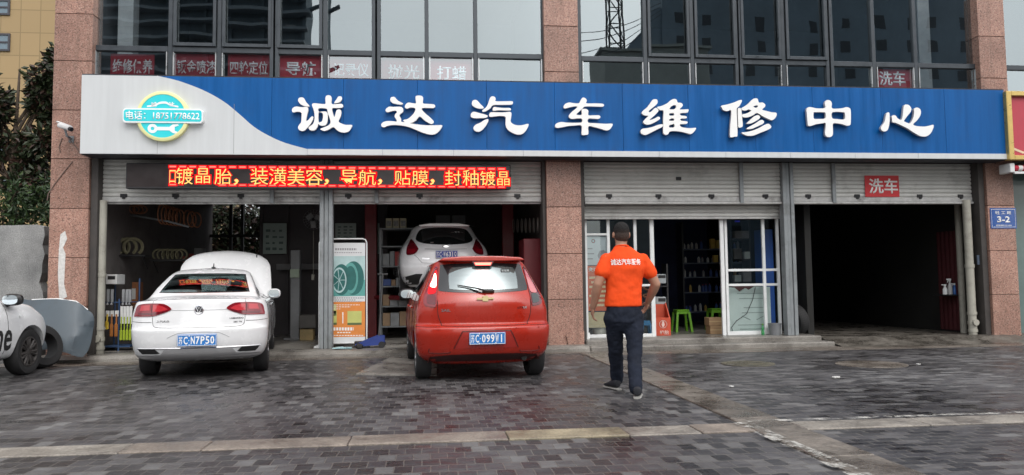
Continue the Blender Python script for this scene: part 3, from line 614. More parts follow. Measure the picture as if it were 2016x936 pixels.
# ---------------------------------------------------------------- LED display
def text_add(mb, body, c, w, h, bold=0., y=None, res=2):
    me = flat_text(body, bold, 0, res); co = np.array([v.co[:] for v in me.vertices]); lo, hi = co[:, :2].min(0), co[:, :2].max(0); mid = (lo+hi)/2; sz = hi-lo
    if not w: w = sz[0]/sz[1]*h
    mb.add([(c[0]+(q[0]-mid[0])/sz[0]*w, y, c[1]+(q[1]-mid[1])/sz[1]*h) for q in co], [tuple(p.vertices) for p in me.polygons]); bpy.data.meshes.remove(me)
YL = 12.72
a, b = at(248, 321, YL), at(1006, 373, YL); lx0, lx1 = a.x, b.x; lz1 = at(620, 325, YL).z; lz0 = at(620, 371, YL).z
LED = thing('led_display', 'long black scrolling sign with glowing red and yellow characters', 'display', ((lx0+lx1)/2, YL, lz0))
mb = MB(); mb.box((lx0, YL, lz0-.01), (lx1, YL+.14, lz1+.02), .012); mb.mi = 1; mb.box((lx0+.02, YL-.004, lz0+.02), (lx1-.02, YL+.01, lz1)); mb.build('housing', [M('black display housing', (.03, .03, .033), .5), M('unlit display face', (.025, .018, .018), .35)], LED, world=True)
def emis(name, c, s):
    m, t, o = _nodes(name); e = N(t, 'Emission'); e.inputs[0].default_value = c4(c); e.inputs[1].default_value = s; t.links.new(e.outputs[0], o.inputs[0]); return m
LCORE = emis('lit amber diodes', (1, .50, .14), 1.15); LRED = emis('red bloom glow', (1, .006, .012), .75); LPINK = emis('lit pink diodes', (1, .16, .12), 1.2)  # LRED paints the red bloom around the lit characters and dashes
chars = [('口', 334, 346, 336, 361), ('镀', 347, 380, 331, 363), ('晶', 386, 414, 332, 361), ('胎', 423, 456, 333, 363), ('装', 494, 528, 332, 364), ('潢', 530, 564, 332, 364), ('美', 566, 600, 333, 365), ('容', 602, 635, 333, 365),
 ('导', 672, 703, 335, 364), ('航', 706, 740, 335, 365), ('贴', 777, 808, 336, 365), ('膜', 811, 843, 336, 365), ('封', 876, 907, 336, 366), ('釉', 911, 942, 335, 366), ('镀', 945, 975, 337, 366), ('晶', 979, 1003, 338, 366)]
core = MB(); halo = MB()
for ch, x0, x1, y0, y1 in chars:
    p = at((x0+x1)/2, (y0+y1)/2, YL); w = at(x1, 350, YL).x-at(x0, 350, YL).x; h = at(700, y0, YL).z-at(700, y1, YL).z
    text_add(halo, ch, (p.x, p.z), w*1.2, h*1.16, .085, YL-.0075, 1); text_add(core, ch, (p.x, p.z), w, h, -.005, YL-.011)
for px in (465, 643, 748, 851):
    p = at(px, 359, YL); text_add(halo, '，', (p.x, p.z), .10, .13, .03, YL-.0075, 1); text_add(core, '，', (p.x, p.z), .075, .10, .015, YL-.011)
halo.build('red_glow', LRED, LED, world=True); core.build('lettering', LCORE, LED, world=True)
mb = MB(); mb2 = MB(); px = 334
while px < 1000:
    for yy in ((327, 331), (363, 366)):
        dy = (px-334)*.0075
        p, q = at(px, yy[0]+dy, YL), at(px+13, yy[1]+dy-1, YL)
        if not (yy[0] > 340 and 340 < px < 420): mb.box((p.x, YL-.012, q.z), (q.x, YL-.0085, p.z)); mb2.box((p.x-.02, YL-.0065, q.z-.016), (q.x+.02, YL-.0045, p.z+.016))
    px += 19.6
mb.build('dashed_border', LPINK, LED, world=True); mb2.build('border_glow', LRED, LED, world=True)

# ---------------------------------------------------------------- posters, banner, plates
POST = M('red window poster', (.36, .022, .035), .6, var=.05); 
def board(name, label, cat, px0, py0, px1, py1, Y, mat, th=.006, group=None, wmin=None):
    a, b = at(px0, py0, Y), at(px1, py1, Y); t = thing(name, label, cat, ((a.x+b.x)/2, Y, b.z), group=group)
    mb = MB(); mb.box((a.x, Y, b.z), (b.x, Y+th, a.z)); mb.build('sheet', mat, t, world=True); return t, a, b
g_ = 'red posters in the upstairs windows'
for body, a, b, tx0, tx1, ty0, ty1, lab in (('维修保养', 218, 303, 222, 300, 116, 146, 'red poster reading 维修保养 in the leftmost upstairs window'), ('钣金喷漆', 344, 430, 348, 425, 118, 147, 'red poster reading 钣金喷漆 in the upstairs window'), ('四轮定位', 449, 532, 453, 527, 120, 148, 'red poster reading 四轮定位 in the upstairs window'),
     ('导航', 551, 639, 563, 622, 121, 150, 'red poster reading 导航 in the upstairs window'), ('记录仪', 646, 737, 656, 726, 124, 152, 'red poster reading 记录仪 in the upstairs window'), ('抛光', 748, 838, 764, 826, 127, 157, 'red poster reading 抛光 in the upstairs window'), ('打蜡', 845, 934, 860, 918, 130, 158, 'red poster reading 打蜡 in the upstairs window'), ('洗车', 1725, 1797, 1730, 1783, 140, 170, 'dim red poster reading 洗车 in the right upstairs window')):
    t, p, q = board('window_poster', lab, 'poster', a, 106 if a < 1000 else 136, b, 172 if a < 1000 else 190, YG+.03, POST, group=g_)
    c0, c1 = at(tx0, ty0, YG+.03), at(tx1, ty1, YG+.03); fit_text(body, ((c0.x+c1.x)/2, YG+.0285, (c0.z+c1.z)/2), c1.x-c0.x, c0.z-c1.z, WHITEP, t, .018, depth=.002)
t, p, q = board('car_wash_banner', 'red banner reading 洗车 fixed on the right roller shutter', 'banner', 1702, 346, 1771, 388, YS-.03, M('bright red banner', (.52, .03, .035), .6, var=.06))
c0, c1 = at(1708, 352, YS), at(1766, 382, YS); fit_text('洗车', ((c0.x+c1.x)/2, YS-.031, (c0.z+c1.z)/2), c1.x-c0.x, c0.z-c1.z, WHITEP, t, .02, depth=.002)
t, p, q = board('house_number_plate', 'blue house number plate reading 3-2 on the right granite column', 'number plate', 1949, 410, 2002, 450, D-.012, M('blue enamel', (.012, .075, .30), .25, var=.03, coat=.5), th=.01)
a = at(1949, 410, D-.012); b = at(2002, 450, D-.012); cx, cz, w, h = (a.x+b.x)/2, (a.z+b.z)/2, b.x-a.x, a.z-b.z
mb = MB()
for q in ((-.46, -.44, .46, -.425), (-.46, .425, .46, .44), (-.46, -.425, -.452, .425), (.452, -.425, .46, .425)): mb.box((cx+q[0]*w, D-.0145, cz+q[1]*h), (cx+q[2]*w, D-.0125, cz+q[3]*h))
mb.build('white_border', WHITEP, t, world=True)
fit_text('轻 工 路', (cx, D-.0125, cz+.27*h), w*.62, h*.16, WHITEP, t, .01, depth=.0015); fit_text('3-2', (cx, D-.0125, cz-.06*h), w*.5, h*.30, WHITEP, t, .03, depth=.0015); fit_text('邮政编码 221000', (cx, D-.0125, cz-.35*h), w*.6, h*.08, WHITEP, t, .0, depth=.0015)
# CCTV camera
p = at(128, 250, D-.25); t = thing('security_camera', 'white weatherproof camera on bracket beside sign', 'camera', (p.x, D, p.z-.1))
rot = Matrix.Rotation(R(18), 3, 'Y') @ Matrix.Rotation(R(30), 3, 'Z')
mb = MB(); mb.box((p.x-.11, D-.30, p.z-.045), (p.x+.11, D-.20, p.z+.045), .03, rot, 3); mb.box((p.x-.13, D-.31, p.z+.03), (p.x+.10, D-.19, p.z+.055), .01, rot); mb.build('camera_body', M('white camera shell', (.7, .7, .7), .35, var=.05), t, world=True, smooth=40)
mb = MB(); mb.tube([(p.x+.09, D-.29, p.z-.04), (p.x+.13, D-.31, p.z-.055)], .035, 12); mb.build('lens', BLACKM, t, world=True)
mb = MB(); mb.tube([(p.x, D-.25, p.z-.04), (p.x+.01, D-.2, p.z-.14), (p.x-.01, D-.01, p.z-.15)], .018, 8); mb.box((p.x-.05, D-.014, p.z-.21), (p.x+.03, D-.002, p.z-.10), .004); mb.build('bracket', STEELP, t, world=True)
mb = MB(); pts = [at(*q, D-.012) for q in ((120, 285), (118, 300), (122, 266))]; mb.tube([at(122, 272, D-.014), at(116, 290, D-.012), at(119, 300, D-.012)], .008, 6); mb.tube([at(134, 272, D-.014), at(150, 290, D-.012), at(157, 302, D-.012)], .009, 6)
mb.build('cable', M('grey brown cable', (.16, .11, .09), .6), t, world=True)
mb = MB(); mb.tube([at(*q, D-.011) for q in ((143, 318), (128, 336), (108, 362), (95, 382), (93, 395))], .008, 6); tag(mb.build('wall_cable', MATS['grey brown cable']), 'thin cable running diagonally down the left granite column', 'cable')
# ---------------------------------------------------------------- neighbour's sign and awning at the right edge
t = thing('neighbour_sign', 'red shop sign in a gold frame at the right edge', 'sign', (11.6, 12.4, 3.3))
p0, p1 = at(1976, 180, 12.40), at(1983, 318, 12.40); x0 = p0.x+.02; zz1, zz0 = p0.z, p1.z+.02
mb = MB(); mb.box((x0, 12.36, zz0), (x0+.10, 12.5, zz1), .012); mb.box((x0+.1, 12.362, zz0), (15, 12.5, zz0+.09), .012); mb.box((x0+.1, 12.362, zz1-.09), (15, 12.5, zz1), .012); mb.build('gold_frame', M('gold sign frame', (.62, .45, .16), .3, metal=.7, var=.12), t, world=True)
mb = MB(); mb.box((x0+.101, 12.43, zz0+.091), (15, 12.6, zz1-.091)); mb.build('red_panel', M('dull red sign panel', (.45, .045, .07), .45, var=.05), t, world=True)
mb = MB(); mb.prism([(x0+.12, zz0+.2), (x0+.3, zz0+.13), (15, zz0+.115), (15, zz0+.14), (x0+.35, zz0+.155), (x0+.13, zz0+.24)], 12.425, 12.429); mb.build('ribbon_motif', M('cream motif', (.7, .55, .38), .5), t, world=True)
p = at(1992, 331, 12.5); t = thing('rolled_awning', 'rolled awning striped red and white at right edge', 'awning', (p.x, 12.5, p.z-.05))
mb = MB(); xx = p.x+.02; k = 0
while xx < 15: mb.mi = k % 2; mb.tube([(xx, 12.5, p.z), (xx+.085, 12.5, p.z)], .05, 14); xx += .085; k += 1
mb.build('fabric_roll', [M('awning red', (.5, .03, .06), .7), M('awning white', (.75, .74, .72), .7)], t, world=True, smooth=40)
mb = MB(); mb.box((p.x-.08, 12.44, p.z-.09), (p.x+.015, 12.72, p.z+.08), .01); mb.box((p.x+.02, 12.46, p.z-.11), (15, 12.5, p.z-.07)); mb.build('end_bracket', ALU, t, world=True)
mb = MB(); mb.box((10.79, 12.62, p.z-.06), (15, 12.80, zz0-.01)); mb.build('canopy_soffit', M('dark soffit', (.05, .03, .03), .8), t, world=True)
t = thing('neighbour_shopfront', 'pale green glass door beside the right granite column', 'shopfront', (12, 13.3, 0)); mb = MB(); mb.box((10.80, 13.2, .05), (15, 13.28, 3.4)); mb.build('green_pane', M('pale green glazing', (.13, .19, .18), .12, var=.1), t, world=True)
mb = MB(); mb.box((10.79, 12.80, .02), (15, 13.2, .10)); mb.build('door_sill', CONC, t, world=True)
# ================================================================= CARS
def pch(rows, sub):
    "densify rows of parameters with a monotone-ish cubic"
    a = np.array(rows, float); n = len(a); o = []
    d = np.diff(a, axis=0); m = np.zeros_like(a)
    m[0], m[-1] = d[0], d[-1]
    for i in range(1, n-1):
        s = (np.sign(d[i-1]) == np.sign(d[i])); m[i] = np.where(s, 2*d[i-1]*d[i]/np.where(np.abs(d[i-1]+d[i]) < 1e-9, 1, d[i-1]+d[i]), 0)
    for i in range(n-1):
        for j in range(sub):
            t = j/sub; o.append((2*t**3-3*t*t+1)*a[i]+(t**3-2*t*t+t)*m[i]+(-2*t**3+3*t*t)*a[i+1]+(t**3-t*t)*m[i+1])
    o.append(a[-1]); return np.array(o)
def car_shell(rows, sub=4, nr=16, ns=18, nf=10):
    "rows: z, yr, yf, w, bulge, rear corner, front corner, crown -> closed shell of plan outlines stacked in height (rear at y=0, nose at +y)"
    rows = pch(rows, sub); vs = []; fs = []
    S1 = np.sin(np.linspace(0, 1, nr)*math.pi/2)
    for z, yr, yf, w, b, cr, cf, cw in rows:
        P = []
        q = 2.6
        for s in S1: P.append((w*s, yr+b*s*s+cr*(1-(1-min(s, 1)**q)**(1/q)), s))
        ya, yb = yr+b+cr, yf-.10-cf
        for k in range(1, ns): t = k/ns; P.append((w*(1+.012*math.sin(math.pi*t)), ya+(yb-ya)*t, 1))
        for s in np.sin(np.linspace(1, 0, nf)*math.pi/2): P.append((w*s, yf-.10*s*s-cf*(1-(1-min(s, 1)**q)**(1/q)), s))
        loop = P + [(-x, y, s) for x, y, s in P[-2:0:-1]]
        vs += [(x, y, z-cw*s*s) for x, y, s in loop]; n = len(loop)
    m = len(rows)
    for i in range(m-1):
        for k in range(n): k2 = (k+1) % n; fs.append((i*n+k, i*n+k2, (i+1)*n+k2, (i+1)*n+k))
    fs.append(tuple(range(n-1, -1, -1))); fs.append(tuple((m-1)*n+k for k in range(n)))
    mb = MB(); mb.add(vs, fs); return mb
def finish_shell(mb, name, mat, parent, arches, w, arch_r=.34, tunnel=None):
    "cut wheel arches, keep the result as the body mesh; returns (object, BVH in car space)"
    o = mb.build(name, mat, None)
    cs = []
    for y, z in arches:
        for sx_ in (-1, 1):
            c = MB(); c.lathe([(arch_r, -.16), (arch_r, .30)], 40, (0, 0, 0), 'X'); c.v = [(sx_*(w-.08)+sx_*p[0], y+p[1], z+p[2]) for p in c.v]; co = c.build('cut', mat); cs.append(co)
            md = o.modifiers.new('b', 'BOOLEAN'); md.object = co; md.operation = 'DIFFERENCE'; md.solver = 'EXACT'
    bpy.context.view_layer.update(); me = baked(o)
    for c in cs: bpy.data.objects.remove(c)
    bm = bmesh.new(); bm.from_mesh(me); bvh = BVHTree.FromBMesh(bm); bm.free()
    if tunnel:          # cabin opening from the rear screen to the windscreen
        tmp = bpy.data.objects.new('cut', me); COL.objects.link(tmp); c = MB(); c.prism(tunnel[0], tunnel[1], tunnel[2]); co = c.build('cut', CABIN); md = tmp.modifiers.new('b', 'BOOLEAN'); md.object = co; md.operation = 'DIFFERENCE'; md.solver = 'EXACT'; md.material_mode = 'TRANSFER'
        bpy.context.view_layer.update(); me2 = baked(tmp); bpy.data.objects.remove(co)
        idx = [p.material_index for p in me2.polygons]; names = [m_.name if m_ else '' for m_ in me2.materials]; k = [i for i, n_ in enumerate(names) if n_ == CABIN.name]; k = k[0] if k else -1
        ob = link(name, me2, [mat, CABIN], parent, 38); me2.polygons.foreach_set('material_index', [1 if i == k else 0 for i in idx]); return ob, bvh
    ob = link(name, me, mat, parent, 38); return ob, bvh
def patch(name, outline, bvh, mat, parent, ax='y', off=.006, th=.02, step=.06, cat=3, side=1, smooth=True, z0=None):
    "panel lying on the shell: outline in (x,z) seen from behind (ax='y'), or in (y,z) seen from the side (ax='x')"
    pts = crom(outline, cat) if smooth else outline
    me = outline_mesh([[(p[0], p[1]) for p in pts]])
    bm = bmesh.new(); bm.from_mesh(me); bpy.data.meshes.remove(me)
    xs = [v.co.x for v in bm.verts]; zs_ = [v.co.y for v in bm.verts]
    for k, lo, hi in ((0, min(xs), max(xs)), (1, min(zs_), max(zs_))):
        n = int((hi-lo)/step)
        for i in range(1, n+1):
            c = Vector((0, 0, 0)); c[k] = lo+(hi-lo)*i/(n+1); nn = Vector((0, 0, 0)); nn[k] = 1
            bmesh.ops.bisect_plane(bm, geom=bm.verts[:]+bm.edges[:]+bm.faces[:], plane_co=c, plane_no=nn)
    bmesh.ops.recalc_face_normals(bm, faces=bm.faces)
    dr = Vector((0, 1, 0)) if ax == 'y' else Vector((-side, 0, 0))
    last = None
    for v in bm.verts:
        a, b = v.co.x, v.co.y
        o = Vector((a, -6, b)) if ax == 'y' else Vector((side*6, a, b))
        h = bvh.ray_cast(o, dr)[0]
        if h is None: h = bvh.find_nearest(last or (Vector((a, 0, b)) if ax == 'y' else Vector((side*.8, a, b))))[0]; h = Vector((a, h.y, b)) if ax == 'y' else Vector((h.x, a, b))
        last = h; v.co = h - dr*off
    ge = bmesh.ops.extrude_face_region(bm, geom=bm.faces[:])
    bmesh.ops.translate(bm, verts=[g for g in ge['geom'] if isinstance(g, bmesh.types.BMVert)], vec=dr*th)
    bmesh.ops.recalc_face_normals(bm, faces=bm.faces)
    me = bpy.data.meshes.new(name); bm.to_mesh(me); bm.free()
    return link(name, me, mat, parent, 30)
def ring_patch(name, outer, inner, bvh, mat, parent, off):
    "frame between two outlines lying on the shell"
    O, I = crom(outer, 3), crom(inner, 3); n = len(O); P = []
    for a, b in O+I:
        h = bvh.ray_cast(Vector((a, -6, b)), Vector((0, 1, 0)))[0]; P.append((a, (h.y if h else P[-1][1])-off, b))
    mb = MB(); vs = P+[(x, y+.015, z) for x, y, z in P]; fs = []
    for k in range(n):
        k2 = (k+1) % n; fs += [(k, k2, n+k2, n+k), (2*n+k2, 2*n+k, 3*n+k, 3*n+k2), (k2, k, 2*n+k, 2*n+k2), (n+k, n+k2, 3*n+k2, 3*n+k)]
    mb.add(vs, fs); return mb.build(name, mat, parent, smooth=30)
def seam(name, lines, bvh, mat, parent, w=.006, ax='y', side=1, off=.0015):
    "thin panel gaps following the shell"
    mb = MB(); dr = Vector((0, 1, 0)) if ax == 'y' else Vector((-side, 0, 0))
    for ln in lines:
        pts = crom(ln, 6, False); P = []
        for a, b in pts:
            o = Vector((a, -6, b)) if ax == 'y' else Vector((side*6, a, b)); h = bvh.ray_cast(o, dr)[0]
            if h: P.append(h - dr*off)
        if len(P) > 1: mb.tube(P, w/2, 5)
    return mb.build(name, mat, parent)
def proj_y(bvh, off):
    def f(p):
        h = bvh.ray_cast(Vector((p.x, -6, p.z)), Vector((0, 1, 0)))[0]; return Vector((p.x, (h.y if h else p.y)-off, p.z))
    return f
RIM = M('silver alloy rim', (.5, .5, .51), .3, metal=.8, var=.05); RIMD = M('dirty dark rim', (.06, .055, .053), .5, metal=.4, var=.3); DISC = M('rusty brake disc', (.16, .07, .04), .6, metal=.3, var=.4, scale=12)
def wheel(parent, x, y, r, side, rim=RIM, w=.19, spokes=5):
    "x: outer face; side +1 right"
    t = MB(); ri = r*.66
    t.lathe([(ri, -w), (r*.93, -w), (r, -w+.03), (r*1.003, -w/2), (r, -.03), (r*.93, 0), (r*.80, .004), (ri, -.012), (ri-.012, -.05), (ri-.012, -w)], 40, (0, 0, 0), 'X', closed=True)
    def place(mb): mb.v = [(x+side*p[0], y+p[1], r+p[2]) for p in mb.v]; return mb
    o = place(t).build('wheel', RUBBER, parent, smooth=40)
    m = MB(); m.lathe([(ri-.004, -.045), (ri, -.008), (ri-.02, -.006), (ri-.035, -.05), (ri-.04, -.15), (.06, -.16)], 40, (0, 0, 0), 'X')
    for k in range(spokes):
        a = 2*math.pi*k/spokes+.3; ca, sa = math.cos(a), math.sin(a)
        for d in (-.035, .035):
            m.tube([(-.035, ca*.05-sa*d*.5, sa*.05+ca*d*.5), (-.02, ca*ri*.55-sa*d, sa*ri*.55+ca*d), (-.022, ca*(ri-.02)-sa*d*1.5, sa*(ri-.02)+ca*d*1.5)], [.022, .02, .018], 6)
    m.lathe([(.065, -.06), (.06, -.02), (.03, -.012), (.001, -.012)], 20, (0, 0, 0), 'X')
    place(m).build('rim', rim, o, smooth=40)
    m = MB(); m.lathe([(.001, -.09), (ri*.8, -.09), (ri*.8, -.11), (.001, -.11)], 30, (0, 0, 0), 'X'); place(m).build('brake_disc', DISC, o, smooth=40)
    return o
def plate(parent, text, z, y, x=0., tilt=0., dirty=False, w=.44, h=.14):
    "blue plate facing the rear; dirty picks the blue with shade painted in"
    mb = MB(); mb.box((x-w/2, y-.012, z-h/2), (x+w/2, y, z+h/2), .006)
    p = mb.build('number_plate', M('blue number plate', (.015, .17, .50), .35, var=.04) if not dirty else M('shaded blue number plate', (.012, .04, .28), .35, var=.08), parent)  # second blue is the plate colour darkened to stand for shade
    mb = MB(); yy = y-.0145
    for q in ((-w/2+.006, -h/2+.006, w/2-.006, -h/2+.011), (-w/2+.006, h/2-.011, w/2-.006, h/2-.006), (-w/2+.006, -h/2+.011, -w/2+.011, h/2-.011), (w/2-.011, -h/2+.011, w/2-.006, h/2-.011)): mb.box((x+q[0], yy, z+q[1]), (x+q[2], y-.011, z+q[3]))
    mb.build('plate_border', WHITEP, p)
    mb = MB(); cx = x-w/2+.016; cw = (w-.032)/8.05
    for i, ch in enumerate(text):
        if ch == '·': mb.box((cx+.003, yy, z-.006), (cx+.013, y-.011, z+.006)); cx += cw*.5; continue
        c_ = (cx+cw*.5, z); text_add(mb, ch, c_, cw*.86 if ch not in '1I' else cw*.28, h*.66, .022 if i else .008, yy); cx += cw*1.06
    mb.build('lettering', WHITEP, p)
    mb = MB()
    for sx_ in (-.1, .1):
        for sz_ in (-.054, .054): mb.lathe([(.007, 0), (.006, -.004), (.001, -.004)], 8, (x+sx_, y-.0125, z+sz_), 'Y')
    mb.build('plate_bolt', EW, p); return p
def mirror(parent, x, y, z, side, mat, glassmat, s=1.):
    "door mirror; the glass faces the rear (-y)"
    mb = MB(); vs = []; n = 20
    prof = [(-.03, .55), (.02, 1.), (.08, .95), (.13, .7), (.16, .3)]
    for d, k in prof:
        for i in range(n):
            a = 2*math.pi*i/n; ex, ez = math.copysign(abs(math.cos(a))**.75, math.cos(a)), math.copysign(abs(math.sin(a))**.75, math.sin(a)); vs.append((x+side*(.11+ex*.115*k*s), y+d, z+.09+ez*.078*k*s))
    fs = [(i*n+k, i*n+(k+1) % n, (i+1)*n+(k+1) % n, (i+1)*n+k) for i in range(len(prof)-1) for k in range(n)]+[tuple(range(n-1, -1, -1)), tuple((len(prof)-1)*n+k for k in range(n))]
    mb.add(vs, fs); mb.tube([(x-side*.05, y+.09, z+.0), (x+side*.05, y+.07, z+.035)], .028, 8)
    o = mb.build('door_mirror', mat, parent, smooth=45)
    mb = MB(); vs = []
    for i in range(n): a = 2*math.pi*i/n; ex, ez = math.copysign(abs(math.cos(a))**.75, math.cos(a)), math.copysign(abs(math.sin(a))**.75, math.sin(a)); vs.append((x+side*(.11+ex*.095*s), y-.018, z+.09+ez*.060*s))
    # bezel step: glass disc slightly proud of the shell mouth
    vs = [(a_, y-.034, c_) for a_, _, c_ in vs]; mb.add(vs, [tuple(range(n))]); mb.build('mirror_glass', glassmat, o); return o
CARWHITE = M('white car paint', (.74, .75, .76), .22, var=.02, coat=.8, spec=.5)
CARRED = M('red car paint', (.38, .015, .003), .28, var=.05, coat=.65, spec=.5)
CARGLASS = M('dark car glass', (.018, .022, .024), .04, var=0, spec=.8, coat=1.)
FRIT = M('black window border', (.02, .022, .024), .12, var=.05, coat=.5)
SEAM = M('panel gap', (.012, .012, .012), .8, var=0); BLKP = M('black plastic', (.018, .018, .019), .45, var=.12)
LAMP = M('red lamp lens', (.22, .005, .012), .1, var=.05, coat=1.); LAMPD = M('dark red lamp lens', (.12, .004, .010), .1, var=.05, coat=1.); LAMPC = M('pink clear lamp lens', (.55, .16, .17), .12, var=.1, coat=1.)
CHROME = M('chrome trim', (.75, .75, .76), .12, metal=1., var=0); MGLASS = M('mirror glass', (.55, .62, .66), .03, metal=1., var=0)
UNDER = M('dirty underside', (.02, .02, .02), .9, var=.3)
CABIN = M('dark grey cabin lining', (.07, .075, .075), .8, var=.1)
def mir(o): return [(-a, b) for a, b in o][::-1]
def underside(parent, w, y0, y1, z=.17):
    mb = MB(); mb.box((-w+.26, y0+.75, z+.04), (w-.26, y1-.8, z+.16), .03)
    return mb
# ---------------------------------------------------------------- red hatchback
hd = Vector((G(1067, 740)-G(835, 746))).normalized(); rzr = R(4.0)
RC = thing('red_hatchback', 'red hatchback with lit brake lamps parked facing the garage, plate ending 099W1', 'car', (.63, 8.72, 0), rzr); RC.scale = (.965, 1, 1)
rows = [ (.20, .30, 3.70, .60, .05, .12, .3, 0), (.26, .20, 3.80, .74, .05, .16, .35, 0), (.33, .10, 3.86, .80, .05, .22, .4, 0), (.45, .04, 3.88, .825, .05, .24, .4, 0), (.58, .0, 3.90, .835, .05, .24, .4, 0), (.635, .005, 3.90, .835, .05, .24, .4, 0), (.665, .06, 3.90, .833, .05, .24, .4, 0), (.69, .095, 3.88, .83, .05, .24, .4, 0),
 (.80, .072, 3.80, .825, .06, .24, .42, 0), (.90, .066, 3.55, .805, .06, .25, .5, 0), (1.0, .10, 3.15, .775, .06, .26, .4, 0), (1.06, .135, 2.85, .745, .06, .27, .3, 0), (1.2, .20, 2.60, .68, .07, .28, .25, .0), (1.32, .27, 2.35, .625, .08, .28, .2, 0), (1.385, .315, 2.2, .592, .08, .27, .2, .0), (1.425, .33, 2.12, .565, .08, .26, .2, .01), (1.455, .37, 2.03, .52, .08, .25, .2, .02), (1.480, .46, 1.9, .44, .08, .22, .2, .03), (1.497, .65, 1.75, .28, .05, .15, .1, .03), (1.50, .9, 1.6, .10, .03, .05, .05, .0)]
body, BV = finish_shell(car_shell(rows), 'body', CARRED, RC, [(.72, .30), (3.185, .30)], .835)
mb = underside(RC, .82, 0, 3.9); mb.tube([(.50, .22, .26), (.50, .9, .24)], .035, 10); mb.build('underbody', UNDER, RC)
wo = [(-.52, 1.065), (-.30, 1.048), (0, 1.04), (.30, 1.048), (.52, 1.065), (.555, 1.09), (.545, 1.20), (.515, 1.36), (.49, 1.385), (.25, 1.395), (0, 1.398), (-.25, 1.395), (-.49, 1.385), (-.515, 1.36), (-.545, 1.20), (-.555, 1.09)]
wn_ = patch('rear_window', wo, BV, FRIT, RC, off=.004)
wi = [(-.38, 1.085), (0, 1.075), (.38, 1.085), (.425, 1.12), (.42, 1.28), (.39, 1.335), (.34, 1.35), (0, 1.357), (-.34, 1.35), (-.39, 1.335), (-.42, 1.28), (-.425, 1.12)]
PGL = glass('pale reflecting car glass', (.26, .30, .30), .20, .9, 0.02, 0, body=(.17, .20, .195))  # pale diffuse body puts part of the sky reflection into the colour
patch('pane', wi, BV, PGL, wn_, off=.009)
mb = MB()
for s in np.linspace(1.12, 1.31, 9): pass
sp = MB(); y0 = .20
for sx_, wz_ in ((1, 1),): sp.prism([(-.50, 1.425), (-.3, 1.418), (0, 1.416), (.3, 1.418), (.50, 1.425), (.535, 1.435), (.48, 1.462), (.25, 1.478), (0, 1.482), (-.25, 1.478), (-.48, 1.462), (-.535, 1.435)], .265, .64)
spo = sp.build('spoiler', CARRED, RC)
bv_ = spo.modifiers.new('b', 'BEVEL'); bv_.width = .018; bv_.segments = 3; bv_.limit_method = 'ANGLE'; bv_.angle_limit = R(50)
spo.data.shade_smooth(); spo.data.set_sharp_from_angle(angle=R(50))
mb = MB(); mb.prism([(-.135, 1.414), (.135, 1.414), (.10, 1.362), (-.10, 1.362)], .245, .34); bl = mb.build('brake_lamp', LAMPD, RC)
mb = MB(); mb.prism([(-.105, 1.40), (.105, 1.40), (.092, 1.372), (-.092, 1.372)], .238, .247); mb.build('lamp_element', emis('lit brake lamp strip', (1, .10, .07), 5), bl)
for s, lit in ((-1, 1), (1, 0)):
    lo = [(.545, 1.345), (.572, 1.36), (.60, 1.31), (.65, 1.21), (.705, 1.08), (.735, .98), (.738, .93), (.71, .90), (.62, .885), (.592, .90), (.572, 1.05), (.558, 1.2)]
    lo2 = [(.557, 1.30), (.575, 1.315), (.615, 1.23), (.665, 1.12), (.68, 1.04), (.60, 1.045), (.578, 1.10), (.566, 1.2)]
    lo3 = [(.60, 1.025), (.685, 1.02), (.70, .97), (.69, .93), (.62, .915), (.602, .93)]
    f_ = (lambda o: o) if s > 0 else mir
    lm = patch('tail_lamp', f_(lo), BV, LAMPD if not lit else LAMP, RC, off=.012, th=.03)
    patch('lens', f_(lo2), BV, LAMPC if not lit else emis('glowing red lens', (1, .03, .04), .85), lm, off=.017)
    patch('lens', f_(lo3), BV, LAMPD if lit else M('dark smoked lens', (.02, .03, .03), .08, var=0, coat=1.), lm, off=.017)
    if lit: patch('lamp_element', f_([(.572, 1.265), (.590, 1.275), (.615, 1.21), (.645, 1.15), (.645, 1.12), (.588, 1.115), (.574, 1.17)]), BV, emis('lit tail lamp', (1, .30, .24), 7), lm, off=.021)
seam('panel_gap', [[(-.575, .96), (-.57, .80), (-.53, .69), (-.48, .662), (0, .655), (.48, .662), (.53, .69), (.57, .80), (.575, .96)], [(-.83, .655), (-.70, .652), (-.55, .655)], [(.83, .655), (.70, .652), (.55, .655)]], BV, SEAM, RC, .008)
patch('bumper_recess', [(-.385, .40), (.40, .40), (.305, .585), (.27, .598), (-.26, .598), (-.295, .585)], BV, M('shadowed red paint', (.40, .02, .012), .3, var=.04, coat=.8), RC, off=.004, smooth=False)
seam('recess_edge', [[(-.385, .40), (-.295, .585), (-.26, .60), (0, .603), (.27, .60), (.305, .585), (.40, .40)]], BV, M('dark red edge', (.10, .008, .006), .5), RC, .014, off=.004)
for s in (-1, 1): seam('bumper_slot', [[(s*.43, .365), (s*.45, .35), (s*.66, .35), (s*.68, .39), (s*.67, .40)]], BV, MATS['dark red edge'], RC, .012, off=.002)
patch('bumper_lip', [(-.70, .235), (.70, .235), (.66, .30), (.40, .325), (0, .33), (-.40, .325), (-.66, .30)], BV, M('dark grey bumper lip', (.05, .012, .012), .5, var=.1), RC, off=.004, smooth=False)
plate(RC, '苏C·099W1', .515, .005, .01)
